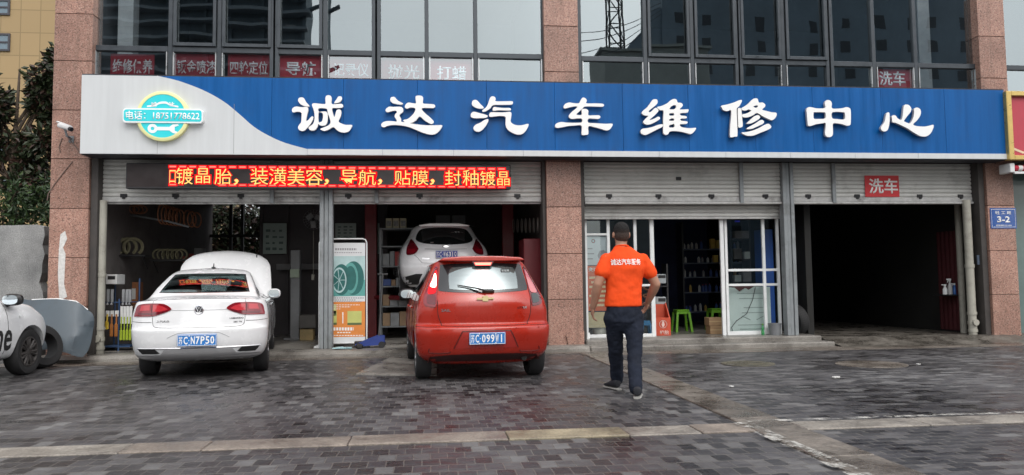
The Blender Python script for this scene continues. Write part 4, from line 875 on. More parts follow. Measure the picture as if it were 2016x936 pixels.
# wiper, emblem, badges
mb = MB(); yw = lambda x, z: BV.ray_cast(Vector((x, -6, z)), Vector((0, 1, 0)))[0].y
mb.tube([(.02, yw(.02, 1.05)-.05, 1.065), (-.10, yw(-.1, 1.09)-.045, 1.095), (-.33, yw(-.33, 1.13)-.03, 1.135)], [.014, .010, .006], 8); mb.box((-.03, yw(0, 1.05)-.045, 1.04), (.12, yw(0, 1.05)+.02, 1.085), .02); mb.build('rear_wiper', BLKP, RC)
em = [(-.10, .985), (-.105, .962), (-.034, .962), (-.034, .943), (.034, .943), (.034, .964), (.098, .966), (.104, .988), (.034, .986), (.034, 1.005), (-.034, 1.005), (-.034, .984)]
mb = MB(); ye_ = yw(0, .97); mb.prism(em[::-1], ye_-.022, ye_+.005); mb.build('emblem', M('gold emblem', (.72, .60, .32), .25, metal=.5, var=.05), RC)
fit_text('SAIL', (-.475, 0, .843), .11, .032, CHROME, RC, .02, 'badge', world=False, project=proj_y(BV, .004))
fit_text('上海通用', (.455, 0, .862), .13, .030, CHROME, RC, .015, 'badge', world=False, project=proj_y(BV, .004))
mb = MB(); 
st = patch('sticker', [(.225, 1.285), (.345, 1.285), (.345, 1.325), (.225, 1.325)], BV, BLKP, wn_, off=.013, th=.002, smooth=False)
fit_text('长征路', (.285, 0, 1.305), .10, .026, M('grey sticker print', (.45, .5, .5), .5), st, .01, 'lettering', world=False, project=proj_y(BV, .0165))
for x_ in (-.57, .37, .66): mb.lathe([(.011, 0), (.010, -.004), (.001, -.005)], 12, (x_, yw(x_, .63)-.001, .628), 'Y')
mb.build('parking_sensor', CARRED, RC)
for s in (-1, 1):
    patch('side_window', [(1.0, 1.06), (1.9, 1.035), (2.55, 1.02), (2.25, 1.30), (1.95, 1.375), (1.4, 1.39), (.85, 1.36), (.78, 1.25)], BV, CARGLASS, RC, 'x', .004, .015, side=s, cat=2)
    seam('door_gap', [[(1.0, 1.02), (1.02, .80), (1.15, .42), (1.3, .33)], [(1.85, 1.03), (1.86, .6), (1.84, .33)], [(2.75, .98), (2.80, .6), (2.78, .33)]], BV, SEAM, RC, .007, 'x', s)
    mirror(RC, s*.74, 2.42, .93, s, BLKP if s < 0 else CARRED, MGLASS)
    for y_ in (.72, 3.185): wheel(RC, s*.815, y_, .295, s)
    for y_ in (1.12, 1.95): mb = MB(); mb.tube([(s*.84, y_, .86), (s*.852, y_+.08, .865), (s*.84, y_+.17, .86)], .014, 6); mb.build('door_handle', CARRED, RC)

# ---------------------------------------------------------------- white saloon, bonnet up
WC = thing('white_saloon', 'white saloon with raised bonnet parked half inside the garage, plate ending N7P50', 'car', (-2.86, 9.64, 0), R(10)); WC.scale = (.895, 1, 1)
rows = [(.22, .35, 4.45, .70, .06, .15, .3, 0), (.28, .14, 4.52, .82, .07, .2, .4, 0), (.36, .05, 4.57, .87, .07, .26, .4, 0), (.48, .01, 4.60, .895, .07, .28, .45, 0), (.62, .0, 4.60, .905, .07, .28, .45, 0), (.665, .03, 4.6, .907, .07, .28, .45, 0), (.78, .045, 4.55, .905, .08, .28, .5, 0), (.88, .06, 4.45, .89, .08, .29, .5, 0), (.955, .065, 4.3, .868, .08, .30, .5, .005), (.992, .075, 4.1, .845, .08, .30, .5, .015), (1.005, .12, 3.9, .82, .08, .28, .4, .025),
 (1.022, .32, 3.6, .785, .05, .2, .3, .03), (1.045, .50, 3.4, .75, .03, .14, .3, .025), (1.075, .60, 3.28, .72, .02, .12, .2, .01), (1.15, .79, 3.08, .685, .02, .12, .2, 0), (1.25, 1.06, 2.82, .632, .02, .12, .2, 0), (1.335, 1.32, 2.6, .58, .02, .12, .2, 0), (1.385, 1.50, 2.46, .53, .02, .12, .2, .005), (1.41, 1.62, 2.38, .47, .02, .12, .2, .008), (1.428, 1.78, 2.28, .36, .02, .1, .15, .012), (1.436, 1.9, 2.2, .16, .02, .05, .05, .0)]
body, BV = finish_shell(car_shell(rows), 'body', CARWHITE, WC, [(1.02, .32), (3.68, .32)], .905, .345, ([(-.575, 1.10), (.575, 1.10), (.50, 1.30), (.46, 1.325), (-.46, 1.325), (-.50, 1.30)], .2, 3.6))
underside(WC, .88, 0, 4.6).build('underbody', UNDER, WC)
wo = [(-.60, 1.085), (-.3, 1.079), (0, 1.078), (.3, 1.079), (.60, 1.085), (.615, 1.10), (.57, 1.21), (.525, 1.315), (.50, 1.335), (.25, 1.345), (0, 1.347), (-.25, 1.345), (-.50, 1.335), (-.525, 1.315), (-.57, 1.21), (-.615, 1.10)]
TGL = glass('tinted car glass', (.62, .70, .68), .13, .85)
wn_ = ring_patch('rear_window', wo, [(a*.965, 1.212+(b-1.212)*.90) for a, b in wo], BV, FRIT, WC, .004)
patch('pane', [(a*.965, 1.212+(b-1.212)*.92) for a, b in wo], BV, TGL, wn_, off=.008, th=.004)
# seats and mirror inside the cabin
SEATM = M('grey seat fabric', (.10, .105, .105), .85, var=.1)
for x_ in (-.36, .36):
    for y_, zt_ in ((2.05, 1.27), (1.35, 1.165)):
        mb = MB(); mb.box((x_-.13, y_, 1.08), (x_+.13, y_+.10, zt_), .045, None, 3); mb.build('headrest', SEATM, WC, smooth=50)
mb = MB(); mb.box((-.12, 2.62, 1.245), (.14, 2.65, 1.30), .012); mb.tube([(0, 2.64, 1.29), (0, 2.66, 1.33)], .01, 5); mb.build('inner_mirror', BLKP, WC)
mb = MB(); mb.tube([(-.52+.0, 2.35, 1.02), (-.36, 2.33, 1.13), (-.22, 2.35, 1.02)], .016, 6); mb.build('steering_wheel', BLKP, WC)
for s in (-1, 1):
    f_ = (lambda o: o) if s > 0 else mir
    lo = [(.355, .885), (.42, .935), (.50, .955), (.66, .957), (.78, .945), (.832, .915), (.85, .86), (.86, .80), (.82, .797), (.60, .80), (.50, .825), (.42, .85)]
    lm = patch('tail_lamp', f_(lo), BV, LAMP, WC, off=.012, th=.04)
    patch('lens', f_([(.40, .882), (.47, .92), (.55, .937), (.60, .937), (.60, .855), (.50, .855)]), BV, M('bright red lens', (.50, .03, .04), .1, var=.05, coat=1.), lm, off=.016, smooth=False)
    patch('lens', f_([(.64, .87), (.78, .865), (.76, .93), (.64, .937)]), BV, MATS['bright red lens'], lm, off=.016, smooth=False)
    patch('lens', f_([(.40, .868), (.52, .82), (.80, .815), (.80, .845), (.55, .842)]), BV, LAMPD, lm, off=.016, smooth=False)
    seam('lamp_gap', [[(s*.61, .957), (s*.615, .88), (s*.61, .80)]], BV, SEAM, WC, .006, off=.013)
    patch('exhaust_insert', f_([(.50, .345), (.56, .395), (.79, .405), (.78, .375), (.735, .335), (.54, .335)]), BV, BLKP, WC, off=.004, smooth=False)
patch('rear_skirt', [(-.80, .262), (.80, .262), (.80, .315), (.49, .325), (.44, .385), (-.44, .385), (-.49, .325), (-.80, .315)], BV, M('silver grey skirt', (.42, .42, .43), .4, var=.05), WC, off=.007, smooth=False)
seam('chrome_strip', [[(-.80, .405), (-.55, .404), (0, .402), (.55, .404), (.80, .405)]], BV, CHROME, WC, .016, off=.006)
seam('panel_gap', [[(-.60, .80), (-.59, .70), (-.55, .665), (-.40, .655), (0, .652), (.40, .655), (.55, .665), (.59, .70), (.60, .80)], [(-.59, 1.005), (-.605, .957)], [(.59, 1.005), (.605, .957)], [(-.895, .735), (-.75, .725), (-.61, .725)], [(.895, .735), (.75, .725), (.61, .725)]], BV, SEAM, WC, .006)
seam('body_crease', [[(-.60, .875), (-.3, .868), (0, .866), (.3, .868), (.60, .875)], [(-.40, .53), (-.30, .575), (-.22, .592), (0, .60), (.22, .592), (.30, .575), (.40, .53)]], BV, M('crease shade grey', (.40, .41, .42), .4, var=0), WC, .008, off=.0005)  # crease shade drawn as a grey line on the white paint
plate(WC, '苏C·N7P50', .50, -.012, -.01, h=.145, w=.505)
yw = lambda x, z: BV.ray_cast(Vector((x, -6, z)), Vector((0, 1, 0)))[0].y
ye_ = yw(0, .875)
mb = MB(); mb.lathe([(.060, -.012), (.053, -.018), (.046, -.012)], 32, (0, ye_, .868), 'Y', closed=True)
for pl in ([(-.036, .898), (-.012, .845), (0, .872), (.012, .845), (.036, .898)], [(-.018, .912), (0, .872), (.018, .912)]): mb.tube([(a, ye_-.012, b+.0) for a, b in pl], .0055, 6)
em_ = mb.build('emblem', CHROME, WC); mb = MB(); mb.lathe([(.046, -.004), (.001, -.006)], 32, (0, ye_, .868), 'Y'); mb.build('emblem_disc', BLKP, em_)
fit_text('LAMANDO', (.49, 0, .758), .18, .022, BLKP, WC, .02, 'badge', world=False, project=proj_y(BV, .004)); fit_text('280 TSI', (.505, 0, .712), .11, .019, BLKP, WC, .015, 'badge', world=False, project=proj_y(BV, .004)); fit_text('上汽大众', (-.46, 0, .735), .17, .028, BLKP, WC, .015, 'badge', world=False, project=proj_y(BV, .004))
mb = MB(); mb.prism([(-.012, 1.70), (.03, 1.62), (.05, 1.62), (.05, 1.70)], 0, .01); mb = MB(); mb.box((-.03, 1.66, 1.425), (.03, 1.80, 1.447), .012); mb.prism([(1.68, 1.44), (1.78, 1.44), (1.775, 1.50), (1.755, 1.50)], -.006, .006, 'YZ'); mb.build('roof_aerial', BLKP, WC)
for s in (-1, 1):
    patch('side_window', [(1.10, 1.07), (1.5, 1.055), (2.3, 1.04), (3.05, 1.03), (2.72, 1.22), (2.4, 1.345), (2.0, 1.375), (1.6, 1.35), (1.3, 1.22)], BV, CARGLASS, WC, 'x', .004, .015, side=s, cat=2)
    seam('door_gap', [[(1.35, 1.02), (1.42, .75), (1.55, .45)], [(2.15, 1.03), (2.16, .6), (2.14, .35)], [(3.2, .98), (3.25, .6), (3.22, .35)]], BV, SEAM, WC, .007, 'x', s)
    seam('shoulder_line', [[(.45, .93), (1.2, .94), (2.2, .94), (3.6, .90)]], BV, MATS['crease shade grey'], WC, .010, 'x', s, .001)
    mirror(WC, s*.80, 2.72, .955, s, CARWHITE, MGLASS)
    for y_ in (1.02, 3.68): wheel(WC, s*.885, y_, .325, s, w=.21)
    for y_ in (1.5, 2.3): mb = MB(); mb.tube([(s*.90, y_, .90), (s*.925, y_+.1, .905), (s*.90, y_+.2, .90)], .014, 6); mb.build('door_handle', CHROME, WC)
# raised bonnet (hinged at the cowl)
nb, mbn = 16, 14; vs = []; hz = (3.36, 1.0); ang = R(47)
for th in (0, .018):
    for j in range(mbn+1):
        t = j/mbn; l = t*1.08
        for i in range(nb+1):
            s = -1+2*i/nb; w = .84-.07*t*t-.10*max(0, t-.72)/.28*t; cz = .035*(1-s*s)*(1-.3*t)+.045*math.sin(t*math.pi*.55)-(.05*max(0, (abs(s)-.86)/.14))-.06*max(0, (t-.9)/.1) - th
            l2 = l*(1-.09*s*s*t)
            vs.append((s*w, hz[0]+l2*math.cos(ang)-cz*math.sin(ang), hz[1]+l2*math.sin(ang)+cz*math.cos(ang)))
fs = []; k = (nb+1)*(mbn+1)
for j in range(mbn):
    for i in range(nb): a = j*(nb+1)+i; fs += [(a, a+1, a+nb+2, a+nb+1), (k+a+nb+1, k+a+nb+2, k+a+1, k+a)]
for j in range(mbn): a = j*(nb+1); b = a+nb; fs += [(a, a+nb+1, k+a+nb+1, k+a), (b+nb+1, b, k+b, k+b+nb+1)]
for i in range(nb): a = i; b = mbn*(nb+1)+i; fs += [(a+1, a, k+a, k+a+1), (b, b+1, k+b+1, k+b)]
mb = MB(); mb.add(vs, fs); hood = mb.build('bonnet', CARWHITE, WC, smooth=40)
mb = MB(); mb.tube([(.55, 4.2, .85), (.55, 3.9, 1.72)], .012, 6); mb.build('bonnet_strut', BLKP, WC)
mb = MB(); mb.box((-.70, 3.45, .82), (.70, 4.35, .985), .03); mb.build('engine_bay', BLKP, WC)

# ---------------------------------------------------------------- white hatchback on the lift
ZL = .86
FC = thing('lifted_hatchback', 'white hatchback raised on a lift inside the garage behind the red car', 'car', (0.28, 13.95, ZL), R(5)); FC.scale = (.94, 1, 1)
rows = [(.26, .22, 3.95, .70, .06, .15, .3, 0), (.36, .10, 4.1, .82, .07, .22, .4, 0), (.50, .02, 4.2, .88, .08, .26, .4, 0), (.62, .0, 4.2, .90, .08, .27, .4, 0), (.70, .03, 4.2, .905, .08, .27, .4, 0), (.82, .06, 4.1, .90, .09, .28, .5, 0), (.93, .09, 3.9, .88, .09, .30, .5, 0), (1.02, .13, 3.5, .84, .09, .30, .4, 0), (1.08, .17, 3.1, .80, .09, .3, .3, 0), (1.2, .30, 2.8, .72, .09, .3, .2, 0), (1.33, .43, 2.5, .65, .08, .28, .2, 0), (1.41, .46, 2.3, .60, .07, .25, .2, .01), (1.45, .47, 2.2, .54, .06, .2, .2, .015), (1.475, .60, 2.0, .40, .05, .15, .1, .02), (1.485, .9, 1.8, .15, .03, .05, .05, 0)]
body, BV = finish_shell(car_shell(rows), 'body', CARWHITE, FC, [(.85, .31), (3.5, .31)], .90, .345)
underside(FC, .86, 0, 4.2).build('underbody', UNDER, FC)
patch('rear_window', [(-.44, 1.075), (-.2, 1.05), (0, 1.045), (.2, 1.05), (.44, 1.075), (.56, 1.13), (.575, 1.19), (.53, 1.29), (.46, 1.36), (.30, 1.385), (0, 1.39), (-.30, 1.385), (-.46, 1.36), (-.53, 1.29), (-.575, 1.19), (-.56, 1.13)], BV, M('dark tailgate glass', (.010, .012, .012), .06, var=0, coat=.4, spec=.3), FC, off=.005)
mb = MB(); mb.prism([(-.50, 1.40), (.50, 1.40), (.52, 1.43), (.3, 1.468), (-.3, 1.468), (-.52, 1.43)], .34, .75); so = mb.build('spoiler', CARWHITE, FC); bq = so.modifiers.new('b', 'BEVEL'); bq.width = .015; bq.segments = 3
for s in (-1, 1):
    f_ = (lambda o: o) if s > 0 else mir
    lm = patch('tail_lamp', f_([(.66, 1.17), (.70, 1.12), (.755, 1.02), (.775, .93), (.77, .865), (.70, .855), (.60, .885), (.545, .955), (.545, .985), (.60, 1.08)]), BV, LAMPD, FC, off=.014, th=.04)
    patch('lens', f_([(.60, .97), (.745, .965), (.755, .90), (.69, .885), (.61, .91)]), BV, LAMP, lm, off=.018, smooth=False)
seam('panel_gap', [[(-.62, .855), (-.56, .80), (-.50, .73), (-.42, .70), (0, .695), (.42, .70), (.50, .73), (.56, .80), (.62, .855)], [(-.42, .965), (0, .955), (.42, .965)]], BV, SEAM, FC, .007)
mb = MB(); yw = lambda x, z: BV.ray_cast(Vector((x, -6, z)), Vector((0, 1, 0)))[0].y; y_ = yw(0, 1.0); mb.lathe([(.0605, -.012), (.045, -.018), (.001, -.018)], 24, (0, 0, 0), 'Y'); mb.v = [(a*1.2, y_+b, 1.01+c*.5) for a, b, c in mb.v]; mb.build('emblem', CHROME, FC)
plate(FC, '苏C·W631Q', .86, .03, .005, dirty=True)  # dirty here means plate blue with the garage shade painted in
fit_text('Focus', (-.40, 0, .785), .13, .03, CHROME, FC, .02, 'badge', world=False, project=proj_y(BV, .004))
fit_text('— 爱车 —', (.27, 0, 1.30), .26, .03, WHITEP, FC, .0, 'window_sticker', world=False, project=proj_y(BV, .008))
patch('bumper_lower', [(-.80, .30), (.80, .30), (.84, .44), (.60, .50), (-.60, .50), (-.84, .44)], BV, BLKP, FC, off=.005, smooth=False)
mb = MB(); mb.tube([(-.30, yw(-.30, 1.09)-.01, 1.085), (-.24, yw(-.24, 1.09)-.01, 1.085)], .014, 8); mb.build('window_hinge', CHROME, FC)
for s in (-1, 1):
    patch('side_window', [(1.1, 1.10), (2.0, 1.06), (2.8, 1.04), (2.45, 1.28), (2.1, 1.37), (1.5, 1.38), (1.0, 1.3), (.95, 1.18)], BV, CARGLASS, FC, 'x', .004, .015, side=s, cat=2)
    for y_ in (.85, 3.5): wheel(FC, s*.88, y_, .315, s, w=.2)

# ---------------------------------------------------------------- white car cut by the left edge of the frame
LC = thing('white_car', 'white car with black lettering on its door at the left edge', 'car', (-6.42, 7.62, 0), R(-2.5))
rows = [(.22, .3, 3.85, .66, .05, .15, .3, 0), (.28, .1, 3.88, .80, .05, .2, .35, 0), (.40, .02, 4.03, .855, .05, .25, .4, 0), (.60, .0, 4.05, .875, .05, .25, .42, 0), (.75, .03, 4.0, .872, .05, .25, .45, 0), (.88, .08, 3.82, .85, .05, .28, .48, 0), (.95, .12, 3.7, .825, .05, .3, .48, .01), (1.0, .2, 3.3, .80, .05, .3, .4, .02), (1.04, .3, 2.95, .77, .05, .3, .3, .02), (1.2, .5, 2.6, .69, .05, .25, .25, 0), (1.35, .75, 2.25, .61, .05, .2, .2, 0), (1.42, .95, 2.05, .54, .05, .2, .2, .01), (1.455, 1.15, 1.85, .38, .04, .1, .1, .02), (1.465, 1.4, 1.7, .12, .03, .05, .05, 0)]
body, BV = finish_shell(car_shell(rows), 'body', CARWHITE, LC, [(.75, .31), (3.30, .31)], .872, .36)
underside(LC, .84, 0, 4.1).build('underbody', UNDER, LC)
for s in (-1, 1):
    patch('side_window', [(.9, 1.08), (1.8, 1.05), (2.7, 1.03), (2.35, 1.25), (2.0, 1.37), (1.4, 1.38), (1.0, 1.3)], BV, CARGLASS, LC, 'x', .004, .015, side=s, cat=2)
    seam('door_gap', [[(1.75, 1.03), (1.76, .6), (1.74, .33)], [(2.72, 1.0), (2.76, .6), (2.72, .33)], [(2.7, .30), (1.4, .30)]], BV, SEAM, LC, .007, 'x', s)
    mirror(LC, s*.82, 2.72, .93, s, BLKP, MGLASS)
    wheel(LC, s*.86, .75, .31, s, RIMD); wheel(LC, s*.86, 3.30, .31, s, RIMD, spokes=7)
def proj_x(p):
    h = BV.ray_cast(Vector((6, p.y, p.z)), Vector((-1, 0, 0)))[0]; return Vector((h.x+.004, p.y, p.z))
fit_text('me', (.9, 2.62, .50), .46, .27, BLKP, LC, .018, 'door_lettering', dirx=(0, 1, 0), world=False, project=proj_x)
mb = MB(); h = proj_x(Vector((0, 3.02, .80))); mb.lathe([(.022, 0), (.02, .008), (.001, .012)], 14, (h.x, h.y, h.z), 'X'); mb.build('side_indicator', EW, LC)
# ================================================================= OUTSIDE LEFT: wall, building, trees, bonnet panel
GW = wetstone('grey render wall', (.17, .175, .175), (.36, .365, .36), rough=(.7, .9), sc=1.1)
a, b = at(86, 446, 13.6), at(0, 444, 13.6); t_ = thing('grey_wall', 'weathered grey rendered wall with a rough end beside left granite column', 'wall', (a.x-1, 13.6, 0))
nx = 26; ys_ = []; mb = MB(); zt_ = a.z
edge = [(a.x+random.uniform(-.05, .05), zt_*k/14) for k in range(15)]
mb.prism([(-16, -.02), (edge[0][0], -.02)]+edge[1:]+[(a.x-.12, zt_+.03), (a.x-.5, zt_+.02), (-16, zt_+.04)], 13.6, 13.85); mb.build('wall_body', GW, t_, world=True)
# ochre tower far behind
def ochre():
    m, t, o = _nodes('ochre facade tiles'); L = t.links.new; b_ = N(t, 'BsdfPrincipled'); b_.inputs['Roughness'].default_value = .6; L(b_.outputs[0], o.inputs[0]); tc = N(t, 'TexCoord')
    mp = N(t, 'Mapping'); mp.inputs['Rotation'].default_value = (R(90), 0, 0); L(tc.outputs['Object'], mp.inputs[0])
    br = N(t, 'TexBrick'); br.offset = 0; L(mp.outputs[0], br.inputs['Vector']); br.inputs['Color1'].default_value = (.33, .235, .115, 1); br.inputs['Color2'].default_value = (.36, .255, .125, 1); br.inputs['Mortar'].default_value = (.25, .18, .085, 1)
    br.inputs['Scale'].default_value = 1; br.inputs['Mortar Size'].default_value = .03; br.inputs['Brick Width'].default_value = 1.0; br.inputs['Row Height'].default_value = 1.25; L(br.outputs[0], b_.inputs['Base Color']); return m
YT = 42; p0 = at(118, 60, YT); T = thing('ochre_tower', 'ochre tiled tower block with small windows behind the trees', 'building', (p0.x-12, YT, 0))
mb = MB(); mb.box((p0.x-30, YT, -.2), (p0.x+6, YT+14, 45)); mb.build('wall', ochre(), T, world=True)
BGL = M('blue sky glass', (.10, .16, .20), .05, var=.1, coat=.6)
k = 0
for px0, px1 in ((-38, 19),):
    for py0, py1 in ((-60, -28), (-2, 30), (65, 101), (350, 368), (208, 236), (278, 300)):
        a, b = at(px0, py0, YT-.05), at(px1, py1, YT-.05); mb = MB(); w = .10
        mb.box((a.x, YT-.08, b.z), (b.x, YT-.002, b.z+w)); mb.box((a.x, YT-.08, a.z-w), (b.x, YT-.002, a.z)); mb.box((a.x, YT-.08, b.z+w), (a.x+w, YT-.002, a.z-w)); mb.box((b.x-w, YT-.08, b.z+w), (b.x, YT-.002, a.z-w)); mb.box((a.x+w, YT-.08, (a.z+b.z)/2-.04), (b.x-w, YT-.002, (a.z+b.z)/2+.04))
        f_ = mb.build('window', M('dark tower window frame', (.05, .05, .06), .5), T, world=True); mb = MB(); mb.box((a.x+w, YT-.03, b.z+w), (b.x-w, YT-.004, a.z-w)); mb.build('pane', BGL, f_, world=True)
def leafmat(name, c, rough=.45):
    m, t, o = _nodes(name); L = t.links.new; b_ = N(t, 'BsdfPrincipled'); b_.inputs['Roughness'].default_value = rough; L(b_.outputs[0], o.inputs[0])
    tc = N(t, 'TexCoord'); n = N(t, 'TexNoise'); n.inputs['Scale'].default_value = 5; L(tc.outputs['Object'], n.inputs['Vector']); r = N(t, 'MapRange'); r.inputs[1].default_value = .3; r.inputs[2].default_value = .7; r.inputs[3].default_value = .6; r.inputs[4].default_value = 1.5; L(n.outputs[0], r.inputs[0])
    x = N(t, 'Mix', data_type='RGBA', blend_type='MULTIPLY'); x.inputs[0].default_value = 1; x.inputs[6].default_value = c4(c); L(r.outputs[0], x.inputs[7]); L(x.outputs[2], b_.inputs['Base Color']); return m
LM = [leafmat('dark glossy leaf', (.022, .034, .014)), leafmat('russet leaf', (.045, .022, .015)), leafmat('olive leaf', (.032, .042, .014))]
LB = [leafmat('bush green leaf', (.024, .05, .016), .5), leafmat('bush pale leaf', (.05, .09, .025), .5), leafmat('bush dark leaf', (.016, .035, .012), .5)]
def leaves(centres, n, size, spread, seed, mats, asp=.42, droop=.3):
    r = np.random.default_rng(seed); mb = MB()
    for _ in range(n):
        c, s = centres[r.integers(len(centres))]; d = r.normal(size=3); d /= np.linalg.norm(d); p = np.array(c)+d*s*spread*r.random()**.45
        u = r.normal(size=3)+d*1.2; u[2] -= droop; u /= np.linalg.norm(u); v = np.cross(u, r.normal(size=3)); v /= np.linalg.norm(v); L_ = size*(.6+.7*r.random()); w = L_*asp; nn = np.cross(u, v)
        mb.mi = int(r.choice(len(mats), p=[.55, .28, .17] if len(mats) == 3 else None))
        m_ = p+u*L_*.5+nn*L_*.08; mb.add([p, m_+v*w*.5, p+u*L_, m_-v*w*.5], [(0, 1, 2), (0, 2, 3)])
    return mb
def tree(name, label, base, H_, limbs, n, size, mats, seed, spread=1., cat='tree', grp=None):
    t = thing(name, label, cat, base, group=grp); r = random.Random(seed); tr = MB(); bx, by, bz = base
    tr.tube([(bx, by, bz-.1), (bx+.05, by, bz+H_*.3), (bx-.03, by, bz+H_*.6), (bx+.04, by, bz+H_*.92)], [.09, .075, .055, .02], 8); cs = []
    for (dx, dy, z0, z1, s) in limbs:
        p0_ = Vector((bx, by, bz+z0)); p1 = Vector((bx+dx, by+dy, bz+z1)); m_ = (p0_+p1)/2+Vector((0, 0, .12)); tr.tube([p0_, m_, p1], [.035, .025, .01], 6); cs.append((p1[:], s)); cs.append(((m_*.4+p1*.6)[:], s*.7))
        for q in range(3):
            e = p1+Vector((r.uniform(-1, 1), r.uniform(-.7, .7), r.uniform(-.3, .8)))*s*.8; tr.tube([m_*.3+p1*.7, e], [.014, .006], 5); cs.append((e[:], s*.55))
    tr.build('trunk', M('grey brown bark', (.10, .075, .055), .85, var=.3, bump=.4), t, world=True); cr = leaves(cs, n, size, spread, seed, mats).build('crown', mats, t, world=True); return t
p = at(30, 300, 16.5)
tree('broadleaf_tree', 'tall dark glossy leaved tree with russet leaves behind the grey wall', (p.x, 16.5, 0), 6.3, [(-1.5, 0, 4.0, 5.7, .55), (-.9, .1, 4.2, 5.5, .5), (.98, .1, 4.6, 6.1, .34), (1.05, 0, 3.6, 4.4, .4), (.7, -.1, 4.4, 5.4, .4), (-.3, .1, 3.4, 4.2, .6), (-1.3, .2, 2.6, 3.4, .7), (-.7, -.3, 2.8, 4.4, .6), (-1.1, .3, 3.2, 5.2, .6), (.5, 0, 3.0, 4.0, .45), (.85, .2, 3.3, 4.9, .40), (.95, -.1, 4.0, 5.75, .36), (.5, .1, 4.2, 5.1, .35), (.1, .2, 3.0, 3.5, .55), (-.4, -.1, 3.6, 5.0, .45), (.75, -.2, 2.6, 3.2, .5), (-2.0, 0, 3.4, 4.6, .7)], 13000, .17, LM, 11)
p = at(20, 400, 15.2)
tree('leafy_bush', 'dense mid green bush behind the grey wall, below the russet tree', (p.x, 15.2, 0), 2.8, [(-.9, 0, 1.2, 2.3, .75), (-.2, .1, 1.3, 2.7, .6), (.45, 0, 1.3, 2.6, .6), (.9, .1, 1.4, 2.9, .5), (.9, 0, 1.0, 2.0, .5), (.3, -.1, 1.0, 1.9, .6), (-1.6, .2, 1.0, 2.2, .8), (1.15, .2, 1.0, 1.4, .45)], 5200, .12, LB, 12, 1.0, 'bush')
# bonnet panel leaning on the column
def sheet(name, outline, yfun, mat, parent, th=.012, step=.06):
    me = outline_mesh([crom(outline, 4)]); bm = bmesh.new(); bm.from_mesh(me); bpy.data.meshes.remove(me)
    xs = [v.co.x for v in bm.verts]; zs = [v.co.y for v in bm.verts]
    for k, lo, hi in ((0, min(xs), max(xs)), (1, min(zs), max(zs))):
        n = int((hi-lo)/step)
        for i in range(1, n+1):
            c = Vector((0, 0, 0)); c[k] = lo+(hi-lo)*i/(n+1); nn = Vector((0, 0, 0)); nn[k] = 1; bmesh.ops.bisect_plane(bm, geom=bm.verts[:]+bm.edges[:]+bm.faces[:], plane_co=c, plane_no=nn)
    im = mat_of(root_of(parent)).inverted()
    for v in bm.verts: v.co = Vector((v.co.x, yfun(v.co.x, v.co.y), v.co.y))
    ge = bmesh.ops.extrude_face_region(bm, geom=bm.faces[:]); bmesh.ops.translate(bm, verts=[g for g in ge['geom'] if isinstance(g, bmesh.types.BMVert)], vec=(0, th, 0))
    bmesh.ops.recalc_face_normals(bm, faces=bm.faces); bm.transform(im); me = bpy.data.meshes.new(name); bm.to_mesh(me); bm.free(); return link(name, me, mat, parent, 35)
YH = 12.3; hp = [at(*q, YH) for q in ((28, 594), (60, 591), (112, 589), (148, 594), (168, 611), (178, 624), (179, 660), (177, 686), (169, 702), (150, 694), (118, 687), (88, 686), (64, 690), (40, 680), (28, 640))]
hx = (hp[0].x+hp[7].x)/2; t = thing('bonnet_panel', 'dented silver blue car bonnet leaning against the left granite column', 'car panel', (hx, YH, 0))
zt_ = hp[2].z
def yb(x, z): u = (x-hx)/.65; return YH-.16+.34*(z/zt_)-.20*(1-u*u)*.9 + .05*max(0, u-.62)/.38*3 + .005*math.sin(x*9+z*5) - .03*max(0, 1-abs(u-.72+.12*math.sin(z*6))/.09)
sheet('panel_skin', [(q.x, max(.01, q.z)) for q in hp][::-1], yb, M('silver blue car paint', (.068, .090, .108), .45, metal=.1, var=.12, scale=2.5, coat=.15, grime=.35), t)
mb = MB(); mb.tube([(q.x, yb(q.x, q.z)+.0, q.z+.004) for q in hp[1:5]], .009, 6); mb.build('bright_edge', EW, t, world=True)
def tyre(name, label, c, r, w, axis, rot=0., grp=None):
    t = thing(name, label, 'tyre', c, group=grp); mb = MB(); mb.lathe([(r*.62, -w/2), (r*.92, -w/2), (r, -w/2+.03), (r*1.004, 0), (r, w/2-.03), (r*.92, w/2), (r*.62, w/2), (r*.66, 0)], 40, (0, 0, r), axis, closed=True)
    for k in range(44):
        a = 2*math.pi*k/44
        if axis == 'X': mb.box((-w*.38, math.cos(a)*r-.004, r+math.sin(a)*r-.004), (w*.38, math.cos(a)*r+.003, r+math.sin(a)*r+.003))
    mb.build('tread_ring', RUBBER, t, smooth=40); t.rotation_euler = rot; return t
q = at(86, 706, 11.70); tyre('used_tyre', 'black used tyre leaning against the silver blue bonnet panel', (q.x, 11.70, .012), .31, .2, 'X', (0, R(-12), R(-24)))
mb = MB(); q = G(165, 560, .95); 
c = G(1472, 717); t = thing('manhole_cover', 'round worn manhole cover in the paving before the glass shop door', 'manhole', (c.x, c.y, 0)); mb = MB(); mb.lathe([(.36, .0), (.36, .010), (.335, .012), (.33, .006), (.32, .010), (.001, .010)], 40)
for k in range(-4, 5):
    for j in range(-4, 5):
        if k*k+j*j < 17: mb.box((k*.07-.022, j*.07-.022, .009), (k*.07+.022, j*.07+.022, .014))
mb.build('cover_plate', wetstone('worn iron', (.05, .045, .035), (.15, .14, .10), rough=(.3, .7), sc=4), t)
c = G(1715, 718); mb = MB(); mb.lathe([(.45, 0), (.45, .006), (.44, .009), (.001, .009)], 40, (c.x, c.y, 0)); tag(mb.build('inspection_cover', CONC2), 'round brown concrete cover flush in the paving before the dark bay', 'manhole')
CARD_L = M('grubby white paper', (.50, .50, .48), .6, var=.15)
